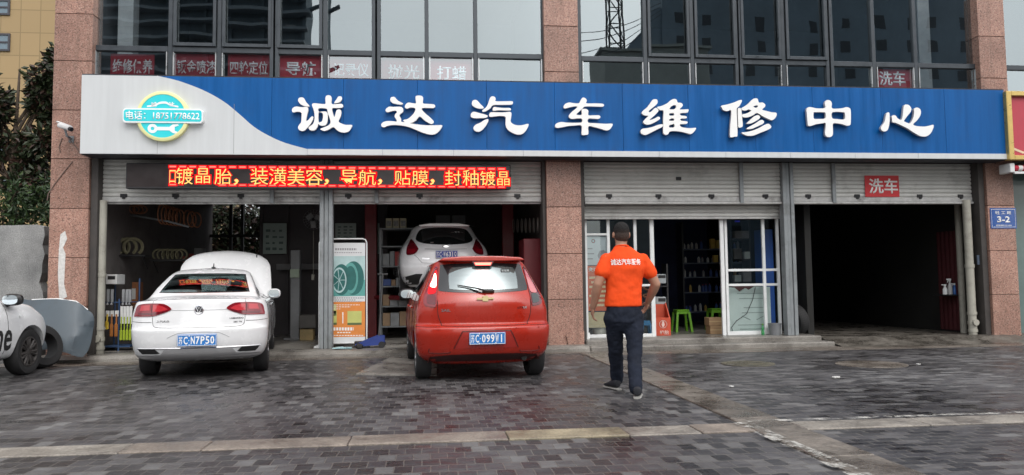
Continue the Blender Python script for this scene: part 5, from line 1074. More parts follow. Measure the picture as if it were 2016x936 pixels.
for px, py, s, lab in ((1808, 719, .022, 'small white scrap of litter nearest the dark bay'), (1646, 746, .045, 'flat white scrap of litter on the paving right of the manhole'), (1440, 763, .02, 'tiny pale scrap of litter left on paving by the stone strip')):
    c = G(px, py); mb = MB(); mb.box((c.x-s, c.y-.025, .004), (c.x+s, c.y+.025, .010+s*.4), .008, Matrix.Rotation(R(12), 3, 'Z')); tag(mb.build('litter_scrap', CARD_L), lab, 'litter', 'white litter on the paving')

# ================================================================= LEFT BAY INTERIOR
rr = random.Random(5)
BOXM = [M('dull brown carton', (.30, .20, .12), .7, var=.2), M('dull grey carton', (.26, .27, .275), .6, var=.2), M('dull red carton', (.34, .045, .04), .6, var=.2), M('dull blue carton', (.05, .09, .26), .6, var=.2)]
FL = .10
def W3(px, py, Y): return at(px, py, Y)
# blue rack of tools
t = thing('tool_rack', 'blue metal display rack at left garage opening', 'rack', (at(235, 690, 13.55).x, 13.6, FL)); BLU = M('blue rack paint', (.03, .07, .16), .45, var=.15); mb = MB()
xa, xb = at(207, 600, 13.5).x, at(262, 600, 13.5).x; xm = at(237, 600, 13.5).x
for x, y in ((xa, 13.45), (xb-.03, 13.85), (xa, 13.9), (xm, 13.45)): mb.tube([(x, y, FL), (x, y, 1.33 if x != xm else .98)], .014, 6)
for z in (.18, .50, .92): mb.tube([(xa, 13.45, z), (xb-.03, 13.85, z)], .010, 6); mb.tube([(xa, 13.45, z), (xm, 13.45, z)], .012, 6)
mb.tube([(xa, 13.45, 1.33), (xa, 13.9, 1.33)], .014, 6); mb.build('rack_frame', BLU, t, world=True)
mb = MB(); mb.box((xa, 13.45, FL+.06), (xb-.02, 13.9, FL+.085)); mb.build('rack_shelf', BLU, t, world=True)
g_ = 'tools in packs hung on the blue rack'; CARD = M('white product card', (.62, .63, .62), .5, var=.12); 
BR = [M('lime brush plastic', (.32, .42, .03), .45, var=.1), M('orange brush plastic', (.35, .13, .03), .5, var=.1), M('yellow pack', (.60, .42, .04), .5, var=.1), M('grey pack', (.25, .26, .27), .5, var=.2)]
def hang(px, py, w, h, low, mi, lab):
    c = at(px, py, 13.42); t = thing('hung_tool', lab, 'tool', (c.x, 13.42, c.z), group=g_); mb = MB(); mb.box((c.x-w/2, 13.415, c.z-h), (c.x+w/2, 13.43, c.z), .003); mb.build('card', CARD if mi != 3 else BR[3], t, world=True)
    mb = MB(); mb.tube([(c.x, 13.41, c.z-h*.6), (c.x, 13.405, c.z-h-low*.5)], w*.22, 6); mb.box((c.x-w*.46, 13.385, c.z-h-low), (c.x+w*.46, 13.415, c.z-h-low*.35), .012); mb.build('brush_head', BR[mi], t, world=True)
i = 0
for px in (240, 246, 252, 258): i += 1; hang(px, 603, .045, .30, .28, 0, 'lime green brush on a white card hung on the blue rack')
for px in (212, 221, 230): hang(px, 612, .06, .10, .22 if px == 212 else .34, 2 if px == 212 else 1, 'yellow pack hung low on the blue rack' if px == 212 else 'orange brown brush hung low on the blue rack')
for px in (213, 221, 243, 250, 256): hang(px, 570, .045, .22, .05, 3, 'narrow grey pack hung on the upper bar of the blue rack')
c = at(221, 560, 13.5); mb = MB(); mb.box((c.x-.09, 13.46, c.z), (c.x+.09, 13.8, c.z+.17), .006); mb.mi = 1; mb.box((c.x-.06, 13.456, c.z+.08), (c.x+.06, 13.461, c.z+.14)); tag(mb.build('product_box', [CARD, BLKP]), 'white printed box on top of the blue rack', 'box')
# belts on a rail, wall shelves with coiled hoses
RUST = M('amber rubber belt', (.22, .085, .035), .4, var=.35, scale=9); 
t = thing('belt_rail', 'rusty hanging rail near the garage ceiling', 'rail', at(300, 425, 14.3)); mb = MB(); mb.tube([at(235, 420, 14.6), at(330, 436, 14.3), at(372, 447, 14.3)], .02, 6); mb.tube([at(215, 420, 14.6), at(262, 420, 14.6)], .02, 6); mb.build('rail_bar', STEELP, t, world=True)
def loop(c, h, w, r, mat, name, lab, cat, grp, yaw=.9):
    mb = MB(); pts = []
    for k in range(17):
        a = 2*math.pi*k/16 if name != 'hose_coil' else -.9+(math.pi+1.8)*k/16
        pts.append((c.x+w*math.cos(a)*math.cos(yaw), c.y+w*math.cos(a)*math.sin(yaw), c.z-h/2+h/2*math.sin(a)))
    mb.tube(pts, r, 6, False); tag(mb.build(name, mat), lab, cat, grp)
for k, px in enumerate((320, 327, 334, 341, 348, 355, 370, 378, 388)): loop(at(px, 403+k*2, 14.3+.05*k), .36-.01*k, .12, .013, RUST, 'drive_belt', 'amber drive belt hanging from the garage ceiling rail', 'belt', 'drive belts hanging from the ceiling rail', 1.2)
for k, px in enumerate((252, 260, 268, 276)): loop(at(px, 404, 14.6), .16, .13, .016, RUST, 'short_belt', 'short amber belt draped over the rail end', 'belt', 'short belts over the rail end', .8)
HOSE = M('dull yellow hose', (.16, .145, .085), .5, var=.2)
for (pa, pb, py, Y, ks, g2) in ((213, 290, 503, 14.2, (226, 236, 250, 262), 'big pale coils on left shelf'), (300, 366, 512, 15.0, (312, 321, 330, 339, 348, 357), 'small pale coils on deeper shelf')):
    a, b = at(pa, py, Y), at(pb, py, Y); mb = MB(); mb.box((a.x, Y-.12, a.z-.03), (b.x, Y+.2, a.z), .004); mb.tube([(a.x+.05, Y+.18, a.z-.25), (a.x+.05, Y-.1, a.z-.02)], .012, 5); mb.tube([(b.x-.05, Y+.18, a.z-.25), (b.x-.05, Y-.1, a.z-.02)], .012, 5)
    tag(mb.build('wall_shelf', BLKP), 'dark wall shelf holding '+('big' if pa < 250 else 'small')+' pale hose coils', 'shelf')
    for px in ks: c = at(px, py, Y); hh = .30 if pa < 250 else .20; loop(Vector((c.x, Y, c.z+hh)), hh, hh*.5, .03 if pa < 250 else .018, HOSE, 'hose_coil', ('big' if pa < 250 else 'small')+' pale yellow hose coil standing on a wall shelf', 'hose', g2, .35)
c = at(262, 600, 14.8); mb = MB(); mb.box((c.x-.12, 14.7, c.z), (c.x+.12, 14.95, c.z+.42), .01); mb.mi = 1; mb.box((c.x-.08, 14.695, c.z+.1), (c.x+.08, 14.701, c.z+.3)); tag(mb.build('parts_carton', [M('brown orange carton', (.30, .12, .05), .7, var=.15), CARD]), 'brown orange carton standing on the workbench', 'carton')
t = thing('workbench', 'dark workbench along the left garage wall', 'workbench', (c.x, 14.8, FL)); mb = MB(); mb.box((-5.5, 14.5, c.z-.05), (at(330, 600, 14.8).x, 15.2, c.z-.003), .006); mb.build('bench_top', M('worn wood bench', (.16, .09, .05), .6, var=.3), t, world=True)
for x in (-5.4, at(322, 600, 14.8).x): mb = MB(); mb.box((x-.03, 14.55, FL), (x+.03, 14.61, c.z-.05)); mb.build('leg', BLKP, t, world=True)
for (pa, pb, py, Y) in ((214, 402, 560, 17.6), (214, 402, 520, 17.6), (300, 402, 600, 17.0)):
    a, b = at(pa, py, Y), at(pb, py, Y); mb = MB(); mb.box((a.x, Y-.15, a.z-.03), (b.x, Y+.25, a.z), .004); tag(mb.build('storage_shelf', BLKP), 'dark storage shelf at the back left of the garage, '+('upper' if py == 520 else 'middle' if py == 560 else 'lowest')+' of three', 'shelf')
    x = a.x+.03; r3 = random.Random(int(py))
    while x < b.x-.12:
        w = r3.uniform(.10, .24); h = r3.uniform(.12, .34); m_ = r3.choice((0, 1, 1, 2, 3)); mb = MB(); mb.box((x, Y-.1, a.z), (min(x+w-.012, b.x), Y+.15, a.z+h), .005); mb.mi = 1; mb.box((x+w*.2, Y-.104, a.z+h*.3), (min(x+w*.7, b.x-.01), Y-.099, a.z+h*.6)); tag(mb.build('shelf_box', [MATS['dull '+('brown', 'grey', 'red', 'blue')[m_]+' carton'], MATS['white product card']]), ('brown', 'grey', 'red', 'blue')[m_]+' labelled box on the back left storage shelves', 'box', ('brown', 'grey', 'red', 'blue')[m_]+' boxes on the storage shelves'); x += w
# leaves outside the rear window
t = thing('garden_shrub', 'dark leafy shrub seen through the garage rear window', 'shrub', (at(450, 500, 21).x, 21, 0)); cs = [((at(px, py, 21)[:]), .40) for px in (400, 425, 440, 455, 470, 490, 505, 520) for py in (420, 450, 480, 500, 540)]
leaves(cs, 3200, .22, 1., 5, LM).build('leaves', LM, t, world=True)
mb = MB(); mb.tube([(at(450, 500, 21).x, 21, 0), at(450, 440, 21)], .04, 6); mb.build('stem', M('grey brown bark', (.1, .075, .055)), t, world=True)
wa, wb = at(404, 402, 19.6), at(516, 498, 19.6); mb = MB(); zb_ = wb.z-.5
for x in (wa.x+.03, (wa.x*1.1+wb.x*.9)/2, (wa.x*.35+wb.x*.65), wb.x-.03): mb.box((x-.035, 19.57, zb_), (x+.035, 19.65, 3.3))
mb.box((wa.x, 19.56, zb_+.9), (wb.x, 19.64, zb_+.97)); mb.box((wa.x, 19.56, zb_), (wb.x, 19.64, zb_+.06)); mb.build('rear_window_frame', BLKP, B, world=True)
# charts, panelling, fan, lift post
def chart(px0, py0, px1, py1, Y, lab):
    a, b = at(px0, py0, Y), at(px1, py1, Y); t = thing('wall_chart', lab, 'chart', ((a.x+b.x)/2, Y, b.z)); mb = MB(); mb.box((a.x, Y, b.z), (b.x, Y+.02, a.z), .004); mb.build('sheet', M('pale green chart', (.34, .42, .39), .6, var=.12, scale=3), t, world=True)
    mb = MB(); w, h = b.x-a.x, a.z-b.z; rr = random.Random(int(px0))
    for i in range(3):
        for j in range(4): x, z = a.x+w*(.12+.28*i), b.z+h*(.12+.2*j); mb.box((x, Y-.002, z), (x+w*rr.uniform(.1, .2), Y+.001, z+h*rr.uniform(.04, .10)))
    mb.build('chart_picture', M('chart dark drawing', (.10, .15, .14), .6), t, world=True)
chart(518, 440, 564, 500, 17.0, 'pale chart on the dark panelling behind the white saloon'); chart(660, 440, 701, 470, 16.2, 'wide pale chart of parts above the poster stand'); chart(722, 440, 747, 500, 16.2, 'narrow pale chart beside the metal shelving')
mb = MB(); a, b = at(515, 405, 17.2), at(760, 660, 17.2); mb.box((a.x, 17.2, FL), (b.x, 17.26, 3.3))
for px in (515, 566, 640, 760): x = at(px, 500, 17.2).x; mb.box((x-.03, 17.15, FL), (x+.03, 17.2, 3.3))
mb.build('panel_wall', M('dark plum panelling', (.05, .042, .045), .5, var=.2), B, world=True)
a, b = at(545, 520, 16.8), at(632, 531, 16.8); mb = MB(); mb.box((a.x, 16.75, b.z), (b.x, 16.85, a.z), .005); tag(mb.build('steel_crossbeam', M('dull steel beam', (.13, .13, .135), .5, var=.15)), 'horizontal steel beam behind the grey lift post', 'beam')
c = at(618, 433, 15.6); t = thing('wall_fan', 'round grey wall fan high behind the door post', 'fan', c); mb = MB()
for rr_ in (.20, .15, .10, .05): mb.lathe([(rr_, -.07), (rr_+.004, -.074), (rr_, -.078)], 28, (c.x, c.y, c.z), 'Y', True)
for k in range(20): a_ = k*math.pi/10; mb.tube([(c.x+.03*math.cos(a_), c.y-.085, c.z+.03*math.sin(a_)), (c.x+.2*math.cos(a_), c.y-.06, c.z+.2*math.sin(a_)), (c.x+.2*math.cos(a_), c.y+.02, c.z+.2*math.sin(a_))], .003, 4)
mb.build('fan_guard', STEELP, t, world=True); mb = MB()
for k in range(3): a_ = k*2.1+.4; mb.box((c.x+math.cos(a_)*.1-.07, c.y-.03, c.z+math.sin(a_)*.1-.05), (c.x+math.cos(a_)*.1+.07, c.y-.02, c.z+math.sin(a_)*.1+.05), .01, Matrix.Rotation(a_, 3, 'Y'))
mb.build('fan_blades', M('pale fan blade', (.35, .36, .36), .5), t, world=True); mb = MB(); mb.tube([(c.x, c.y, c.z), (c.x, c.y+.25, c.z-.05)], .05, 10); mb.build('fan_motor', BLKP, t, world=True)
c = at(581, 655, 15.6); t = thing('lift_post', 'grey steel post of a car lift beside the white saloon', 'car lift', (c.x, 15.6, FL)); mb = MB(); mb.box((c.x-.09, 15.55, FL), (c.x+.09, 15.75, at(581, 493, 15.6).z), .008); mb.box((c.x-.2, 15.45, FL), (c.x+.2, 15.85, FL+.03), .004); mb.build('post', M('lift post grey', (.20, .205, .21), .45, var=.12), t, world=True)
q = at(581, 540, 15.5); mb = MB(); mb.box((c.x-.09, 15.50, q.z-.07), (c.x+.09, 15.548, q.z+.1), .006); mb.build('control_box', M('pale green control box', (.35, .42, .32), .5, var=.15), t, world=True)
c = at(620, 560, 15.7); mb = MB(); mb.tube([at(617, 455, 15.7), at(617, 540, 15.7)], .007, 5); mb.box((c.x-.07, 15.68, at(617, 552, 15.7).z), (c.x-.01, 15.72, at(617, 540, 15.7).z), .01); tag(mb.build('hanging_cable', PVC), 'thin pale cable hanging down behind the door post', 'cable')
c = at(605, 640, 15.2); t = thing('parts_bin', 'small open yellow brown bin on the garage floor', 'bin', (c.x, 15.2, FL)); mb = MB(); mb.box((c.x-.13, 15.1, FL), (c.x+.13, 15.35, FL+.22), .01); mb.build('bin_body', M('yellow brown bin', (.22, .16, .07), .6, var=.3), t, world=True)
mb = MB(); mb.box((c.x-.15, 15.12, FL+.24), (c.x+.17, 15.4, FL+.5), .01); tag(mb.build('tool_case', M('dark tool case', (.06, .055, .05), .5, var=.2)), 'dark tool case resting on the small bin', 'case')
# poster stand
YPs = 13.32; a, b = at(629, 471, YPs), at(722, 688, YPs); t = thing('poster_stand', 'tall framed tyre poster stand behind the grey door post', 'poster stand', ((a.x+b.x)/2, YPs, FL)); xl, xr, zt_ = a.x, b.x, a.z
mb = MB(); r_ = .07; mb.tube([(xl, YPs, FL), (xl, YPs, zt_-r_), (xl+.02, YPs, zt_-.02), (xl+r_, YPs, zt_), (xr-r_, YPs, zt_), (xr-.02, YPs, zt_-.02), (xr, YPs, zt_-r_), (xr, YPs, FL)], .013, 8); mb.tube([(xl, YPs-.01, at(680, 675, YPs).z), (xr, YPs-.01, at(680, 675, YPs).z)], .008, 6); mb.build('stand_frame', ALU, t, world=True)
for x in (xl, xr): mb = MB(); mb.box((x-.06, YPs-.2, FL), (x+.06, YPs+.2, FL+.03), .006); mb.build('foot', ALU, t, world=True)
p0, p1 = at(635, 479, YPs), at(719, 676, YPs); px0, px1, pz1, pz0 = p0.x, p1.x, p0.z, p1.z; yq = YPs-.012
mb = MB(); mb.box((px0, yq, pz0), (px1, YPs+.004, pz1)); ps = mb.build('poster_sheet', M('white poster paper', (.66, .68, .69), .45, var=.03), t, world=True)
def pbox(x0, y0, x1, y1, mat, name, d=.0015):
    a, b = at(x0, y0, yq), at(x1, y1, yq); mb = MB(); mb.box((max(a.x, px0), yq-d, max(pz0, b.z)), (min(b.x, px1), yq+.0003, a.z)); return mb.build(name, mat, ps, world=True)
TEAL = M('teal print', (.10, .33, .30), .45, var=.15); TEAL2 = M('dark teal print', (.02, .13, .12), .45, var=.2); PTEAL = M('pale teal print', (.42, .58, .58), .45, var=.12); ORG = M('orange print', (.70, .24, .05), .45, var=.06)
pbox(635, 505, 719, 583, PTEAL, 'printed_backdrop'); pbox(635, 595, 719, 663, ORG, 'orange_panel'); pbox(635, 552, 719, 583, TEAL, 'printed_ground', .002)
def ell(px, py, rx, ry, mat, name, d, rxi=0, ryi=0, n=36):
    c = at(px, py, yq); s = 122.; mb = MB(); O = [(c.x+rx/s*math.cos(2*math.pi*k/n), c.z+ry/s*math.sin(2*math.pi*k/n)) for k in range(n)]
    O = [(min(max(x, px0), px1), z) for x, z in O]
    if rxi:
        I = [(c.x+rxi/s*math.cos(2*math.pi*k/n), c.z+ryi/s*math.sin(2*math.pi*k/n)) for k in range(n)]; vs = [(x, yq-d, z) for x, z in O+I]; mb.add(vs, [(k, (k+1) % n, n+(k+1) % n, n+k) for k in range(n)])
    else: mb.add([(x, yq-d, z) for x, z in O], [tuple(range(n))])
    return mb.build(name, mat, ps, world=True)
ell(696, 548, 22, 36, TEAL2, 'printed_tyre', .0025); ell(690, 548, 16, 33, TEAL, 'printed_tyre_wall', .003, 12, 26); ell(672, 551, 19, 33, TEAL2, 'printed_tyre', .0035); ell(668, 552, 15, 27, PTEAL, 'printed_rim', .004, 12.5, 23); 
mb = MB(); c = at(668, 552, yq)
for k in range(7): a_ = k*2*math.pi/7; mb.tube([(c.x, yq-.004, c.z), (c.x+12.5/122*math.cos(a_), yq-.004, c.z+23/122*math.sin(a_))], .006, 4)
mb.build('printed_spokes', PTEAL, ps, world=True)
for x0, y0, x1, y1, m_, n_ in ((640, 600, 662, 622, 'g', 0), (684, 613, 712, 640, 'g', 0), (640, 613, 663, 640, 'g', 0)):
    pbox(x0, y0, x1, y1, M('lime tyre section print', (.50, .52, .16), .5, var=.1), 'printed_section', .002); pbox(x0, y1-4, x1, y1, M('dark green print', (.10, .14, .05), .5), 'printed_edge', .0026)
PT = M('grey print lines', (.30, .30, .31), .5); mb = MB()
for yy, x0, x1, h_ in ((489, 660, 702, 4), (497, 640, 712, 1.5), (586, 640, 716, 2), (590, 646, 700, 2), (593.5, 640, 712, 1.5)):
    x = x0
    while x < x1: a, b = at(x, yy, yq), at(min(x+3.2, x1), yy+h_, yq); mb.box((a.x, yq-.002, b.z), (b.x, yq+.0002, a.z)); x += 4.6
mb.build('printed_lines', PT, ps, world=True); mb = MB()
for yy, x0, x1, h_ in ((600, 640, 708, 1.2), (604, 640, 690, 1.2), (608, 640, 670, 1.2), (645, 640, 696, 6), (654, 664, 690, 2), (660, 640, 715, 1.5), (615, 674, 676, 22)):
    x = x0
    while x < x1: a, b = at(x, yy, yq), at(min(x+4, x1), yy+h_, yq); mb.box((a.x, yq-.0024, b.z), (b.x, yq+.0002, a.z)); x += 5.5
mb.build('white_printed_lines', WHITEP, ps, world=True)
ell(650, 487, 6, 6, M('red print', (.5, .06, .05), .5), 'printed_emblem', .002, 3.5, 3.5)
# trolley jack and sheet
c = at(730, 682, 13.0); t = thing('trolley_jack', 'blue trolley jack with a long handle on the garage sill', 'jack', (c.x, 13.0, FL)); JB = M('blue jack paint', (.015, .04, .22), .4, var=.15, coat=.3); x0, x1 = at(700, 682, 13.0).x, at(757, 682, 13.0).x
mb = MB()
for y in (12.93, 13.11): mb.prism([(x0, FL+.03), (x1, FL+.05), (x1, FL+.20), (x1-.12, FL+.21), (x0+.05, FL+.09), (x0, FL+.07)], y-.012, y+.012)
mb.box((x0+.05, 12.94, FL+.06), (x1-.06, 13.10, FL+.085), .005); mb.box((x1-.2, 12.95, FL+.09), (x1-.02, 13.09, FL+.18), .015); mb.build('chassis', JB, t, world=True)
for x, r_ in ((x0+.06, .045), (x1-.04, .055)):
    for y in (12.90, 13.14): mb = MB(); mb.lathe([(r_, -.02), (r_, .02)], 16, (x, y, FL+r_), 'Y'); mb.build('wheel', BLKP, t, world=True, smooth=40)
mb = MB(); mb.tube([(x1-.1, 13.02, FL+.15), (x1-.08, 13.3, FL+.7), (x1-.06, 13.5, FL+1.25)], .016, 8); mb.tube([(x1-.15, 13.5, FL+1.25), (x1+.03, 13.5, FL+1.25)], .018, 8); mb.build('handle', BLKP, t, world=True); mb = MB(); mb.box((x0-.02, 12.97, FL+.07), (x0+.14, 13.07, FL+.115), .012); mb.build('lifting_arm', BLKP, t, world=True)
a, b = at(656, 690, 12.85), at(694, 680, 12.85); mb = MB(); mb.prism([(a.x, 12.72), (b.x, 12.75), (b.x-.03, 13.0), (a.x+.06, 12.98)], FL+.015, FL+.03, 'XY'); tag(mb.build('plastic_sheet', M('pale cyan plastic', (.35, .58, .62), .3, var=.1)), 'pale cyan plastic sheet lying at the poster stand foot', 'sheet')
mb = MB(); c = at(690, 686, 12.8); mb.tube([(c.x-.12, 12.85, FL+.03), (c.x+.05, 12.9, FL+.035), (c.x+.16, 12.82, FL+.03)], .02, 8); mb.box((c.x+.1, 12.78, FL+.01), (c.x+.2, 12.86, FL+.07), .01); tag(mb.build('wheel_wrench', BLKP), 'black wheel wrench lying beside the blue jack', 'wrench')
# metal shelving with boxes beside the lifted car
t = thing('metal_shelving', 'grey metal shelving unit left of the lifted white hatchback', 'shelving', (at(776, 600, 15.3).x, 15.3, FL)); xa, xb = at(749, 500, 15.2).x, at(812, 500, 15.2).x; zt_ = at(776, 449, 15.2).z
for x in (xa, xb):
    for y in (15.2, 15.7): mb = MB(); mb.box((x-.018, y-.018, FL), (x+.018, y+.018, zt_)); mb.build('upright', STEELP, t, world=True)
for k, z in enumerate((.35, .75, 1.15, 1.55, 1.95, zt_)): mb = MB(); mb.box((xa, 15.19, z-.03), (xb, 15.71, z-.003), .004); mb.build('shelf', STEELP, t, world=True)
for z in (.35, .75, 1.15, 1.55):
    x = xa+.04
    while x < xb-.1: w = rr.uniform(.08, .2); h = rr.uniform(.12, .3); w = min(w, xb-.02-x); mb = MB(); mb.box((x, 15.22, z), (x+w-.01, 15.6, z+h), .005); m_ = rr.randrange(4); tag(mb.build('stored_box', BOXM[m_]), 'dark '+('brown', 'grey', 'red', 'blue')[m_]+' box on the metal shelving', 'box', ('brown', 'grey', 'red', 'blue')[m_]+' boxes on the metal shelving'); x += w
for px in (766, 780, 794): c = at(px, 449, 15.3); mb = MB(); mb.box((c.x-.062, 15.25, zt_), (c.x+.062, 15.5, zt_+.2), .005); mb.mi = 1; mb.box((c.x-.05, 15.246, zt_+.04), (c.x+.05, 15.251, zt_+.15), .0); tag(mb.build('oil_can_box', [M('pale yellow carton', (.42, .40, .26), .6, var=.15), M('grey label print', (.22, .23, .22), .5, var=.5, scale=25)]), 'pale box with a grey label on top of the metal shelving', 'box', 'pale boxes on top of the shelving')
t = thing('wall_bracket_shelf', 'wall shelf high behind the lifted white hatchback', 'shelf', at(885, 447, 17.2)); a, b = at(850, 446, 17.0), at(935, 446, 17.0); mb = MB(); mb.box((a.x, 16.9, a.z-.03), (b.x, 17.3, a.z), .004); mb.build('board', BLKP, t, world=True)
for px0, px1 in ((858, 886), (890, 916)): p0, p1 = at(px0, 425, 17.0), at(px1, 446, 17.0); mb = MB(); mb.box((p0.x, 16.95, a.z), (p1.x, 17.25, p0.z), .006); tag(mb.build('stacked_carton', BOXM[1]), ('left' if px0 < 870 else 'right')+' grey carton of two on the shelf above the lifted car', 'box')
mb = MB(); mb.tube([at(808, 437, 17.2), at(857, 437, 17.2)], .012, 6); tag(mb.build('wall_conduit', BLKP), 'black conduit on the wall above the lifted car', 'conduit')
# right side wall of the garage: hanging hooks, red cabinet
for k, px in enumerate((1003, 1011, 1019, 1027, 1035, 1043, 1051, 1059)): loop(at(px, 432+k*-.4, 15.8-.28*k), .28, .10, .008, M('pale wire hanger', (.32, .32, .30), .4, metal=.4), 'wire_hanger', 'pale wire hanger on the right garage wall', 'hanger', 'wire hangers on the right garage wall', 1.3)
c = at(1056, 680, 13.7); t = thing('red_cabinet', 'tall dark red tool cabinet at the right garage wall', 'cabinet', (1.85, 13.9, FL)); mb = MB(); mb.box((1.68, 13.6, FL), (2.12, 14.4, at(1056, 470, 13.6).z), .01); mb.build('cabinet_body', M('dark red cabinet', (.13, .010, .016), .4, var=.1), t, world=True); mb = MB(); mb.box((1.70, 13.59, .6), (1.72, 13.60, 1.4)); mb.build('handle', STEELP, t, world=True)
t = thing('car_lift', 'two post car lift carrying the white hatchback', 'car lift', (.4, 15.8, FL)); RL = M('dark red lift paint', (.16, .015, .02), .45, var=.15)
for s in (-1, 1):
    x = .18+s*1.42; mb = MB(); mb.box((x-.12, 15.6, FL), (x+.12, 15.9, 2.9), .01); mb.build('post', RL, t, world=True)
    for y1 in (14.7, 17.2): mb = MB(); mb.tube([(x, 15.75, .92), (.18+s*.55, y1, .90)], .05, 6); mb.tube([(.18+s*.55, y1, .88), (.18+s*.55, y1, 1.02)], .06, 8); mb.build('lift_arm', RL, t, world=True)

# ================================================================= OFFICE INTERIOR
FO = .165
mb = MB(); mb.box((2.46, 18.4, FO), (6.97, 18.46, 3.3)); mb.build('blue_back_wall', M('deep blue wall', (.04, .055, .13), .7, var=.2), B, world=True)
t = thing('goods_rack', 'dark rack of bottles and boxes at the back of the office', 'rack', (at(1390, 600, 16.2).x, 16.2, FO)); xa, xb = at(1345, 500, 16.2).x, at(1500, 500, 16.2).x; SHZ = [at(1390, py, 16.2).z for py in (613, 575, 545, 517, 490)]
for x in (xa, xb): mb = MB(); mb.box((x-.02, 16.2, FO), (x+.02, 16.6, 2.5)); mb.build('upright', BLKP, t, world=True)
for z in SHZ: mb = MB(); mb.box((xa, 16.18, z-.025), (xb, 16.6, z-.002)); mb.build('shelf', M('grey blue shelf', (.10, .12, .17), .5, var=.1), t, world=True)
BOT = [M('white bottle', (.5, .5, .5), .4, var=.1), M('blue bottle', (.05, .10, .32), .4, var=.1), M('amber bottle', (.45, .28, .06), .4, var=.1), M('grey can', (.25, .26, .28), .35, metal=.4, var=.1)]; nm = ('white', 'blue', 'amber', 'grey')
def bottle(x, y, z, h, r, m_, lab, grp):
    mb = MB(); mb.lathe([(r, 0), (r, h*.62), (r*.85, h*.7), (r*.4, h*.8), (r*.4, h*.9)], 10, (x, y, z)); t = mb.build('goods_bottle', BOT[m_], smooth=40); tag(t, lab, 'bottle', grp); mb = MB(); mb.lathe([(r*.45, h*.9), (r*.45, h)], 10, (x, y, z)); mb.build('cap', BOXM[2] if m_ % 2 else BLKP, t)
for j, z in enumerate(SHZ):
    x = xa+.08
    while x < xb-.08:
        m_ = rr.choice((0, 0, 1, 2, 3)); h = rr.uniform(.13, .20)
        if rr.random() < .75: bottle(x, 16.28+rr.uniform(0, .1), z, h, .032, m_, nm[m_]+' bottle on the office goods rack', nm[m_]+' bottles on the goods rack')
        x += rr.uniform(.08, .13)
for k, (px, py) in enumerate(((1402, 489), (1413, 489), (1408, 517))): c = at(px, py, 16.2); z = min(SHZ, key=lambda q: abs(q-c.z)); mb = MB(); mb.box((c.x-.05, 16.14, z), (c.x+.05, 16.24, z+.22-.03*k), .005); tag(mb.build('yellow_carton', M('yellow carton', (.55, .38, .08), .6, var=.15)), 'yellow carton on a high shelf of the goods rack', 'box', 'yellow cartons on the goods rack')
def stool(px, py, Y, mat, lab, s=1.):
    c = at(px, py, Y); t = thing('plastic_stool', lab, 'stool', (c.x, Y, FO)); h = .44*s; w = .13*s; mb = MB(); mb.box((c.x-w, Y-w, FO+h-.03), (c.x+w, Y+w, FO+h), .012); mb.box((c.x-w*.95, Y-w*.95, FO+h-.09), (c.x+w*.95, Y+w*.95, FO+h-.031), .008); mb.build('seat', mat, t, world=True)
    for sx_ in (-1, 1):
        for sy_ in (-1, 1):
            mb = MB(); q = .022; b_ = w*1.22
            mb.add([(c.x+sx_*w*.9-q, Y+sy_*w*.9-q, FO+h-.05), (c.x+sx_*w*.9+q, Y+sy_*w*.9-q, FO+h-.05), (c.x+sx_*w*.9+q, Y+sy_*w*.9+q, FO+h-.05), (c.x+sx_*w*.9-q, Y+sy_*w*.9+q, FO+h-.05), (c.x+sx_*b_-q, Y+sy_*b_-q, FO), (c.x+sx_*b_+q, Y+sy_*b_-q, FO), (c.x+sx_*b_+q, Y+sy_*b_+q, FO), (c.x+sx_*b_-q, Y+sy_*b_+q, FO)], [(0, 1, 2, 3), (4, 5, 6, 7), (0, 1, 5, 4), (1, 2, 6, 5), (2, 3, 7, 6), (3, 0, 4, 7)]); mb.build('leg', mat, t, world=True)
SG = M('green stool plastic', (.14, .36, .02), .4, var=.06)
stool(1342, 650, 14.6, SG, 'green plastic stool standing alone inside the office door'); stool(1410, 650, 14.9, SG, 'green plastic stool behind the brown boxes in office'); stool(1271, 660, 13.75, M('blue stool plastic', (.03, .20, .42), .4, var=.06), 'low blue plastic stool behind the left glass pane', .62)
for k, (z0, h, px) in enumerate(((0, .16, 1408), (.163, .15, 1406))): c = at(px, 655, 13.75); mb = MB(); mb.box((c.x-.13, 13.65, FO+z0), (c.x+.12, 13.9, FO+z0+h), .006); mb.mi = 1; mb.box((c.x-.13, 13.648, FO+z0+h*.45), (c.x+.12, 13.651, FO+z0+h*.58)); tag(mb.build('brown_carton', [M('brown cardboard', (.30, .19, .10), .75, var=.12), M('tan tape', (.42, .30, .16), .4)]), ('lower' if k == 0 else 'upper')+' brown carton of the stack inside the office door', 'box')
c = at(1306, 660, 13.55); t = thing('orange_crate', 'orange red printed crate reading 轮胎 inside the office door', 'crate', (c.x, 13.6, FO)); w, h = .145, at(1306, 612, 13.55).z-FO; ORC = M('orange red crate', (.50, .07, .03), .5, var=.08); mb = MB(); mb.box((c.x-w, 13.55, FO), (c.x+w, 13.58, FO+h*.72), .004)
mb.prism([(13.58, FO), (13.85, FO), (13.85, FO+h*1.25), (13.80, FO+h*1.3), (13.58, FO+h*.72)], c.x+w-.02, c.x+w, 'YZ'); mb.prism([(13.58, FO), (13.85, FO), (13.85, FO+h*1.25), (13.80, FO+h*1.3), (13.58, FO+h*.72)], c.x-w, c.x-w+.02, 'YZ'); mb.box((c.x-w+.02, 13.83, FO), (c.x+w-.02, 13.85, FO+h*1.25)); mb.build('crate_body', ORC, t, world=True)
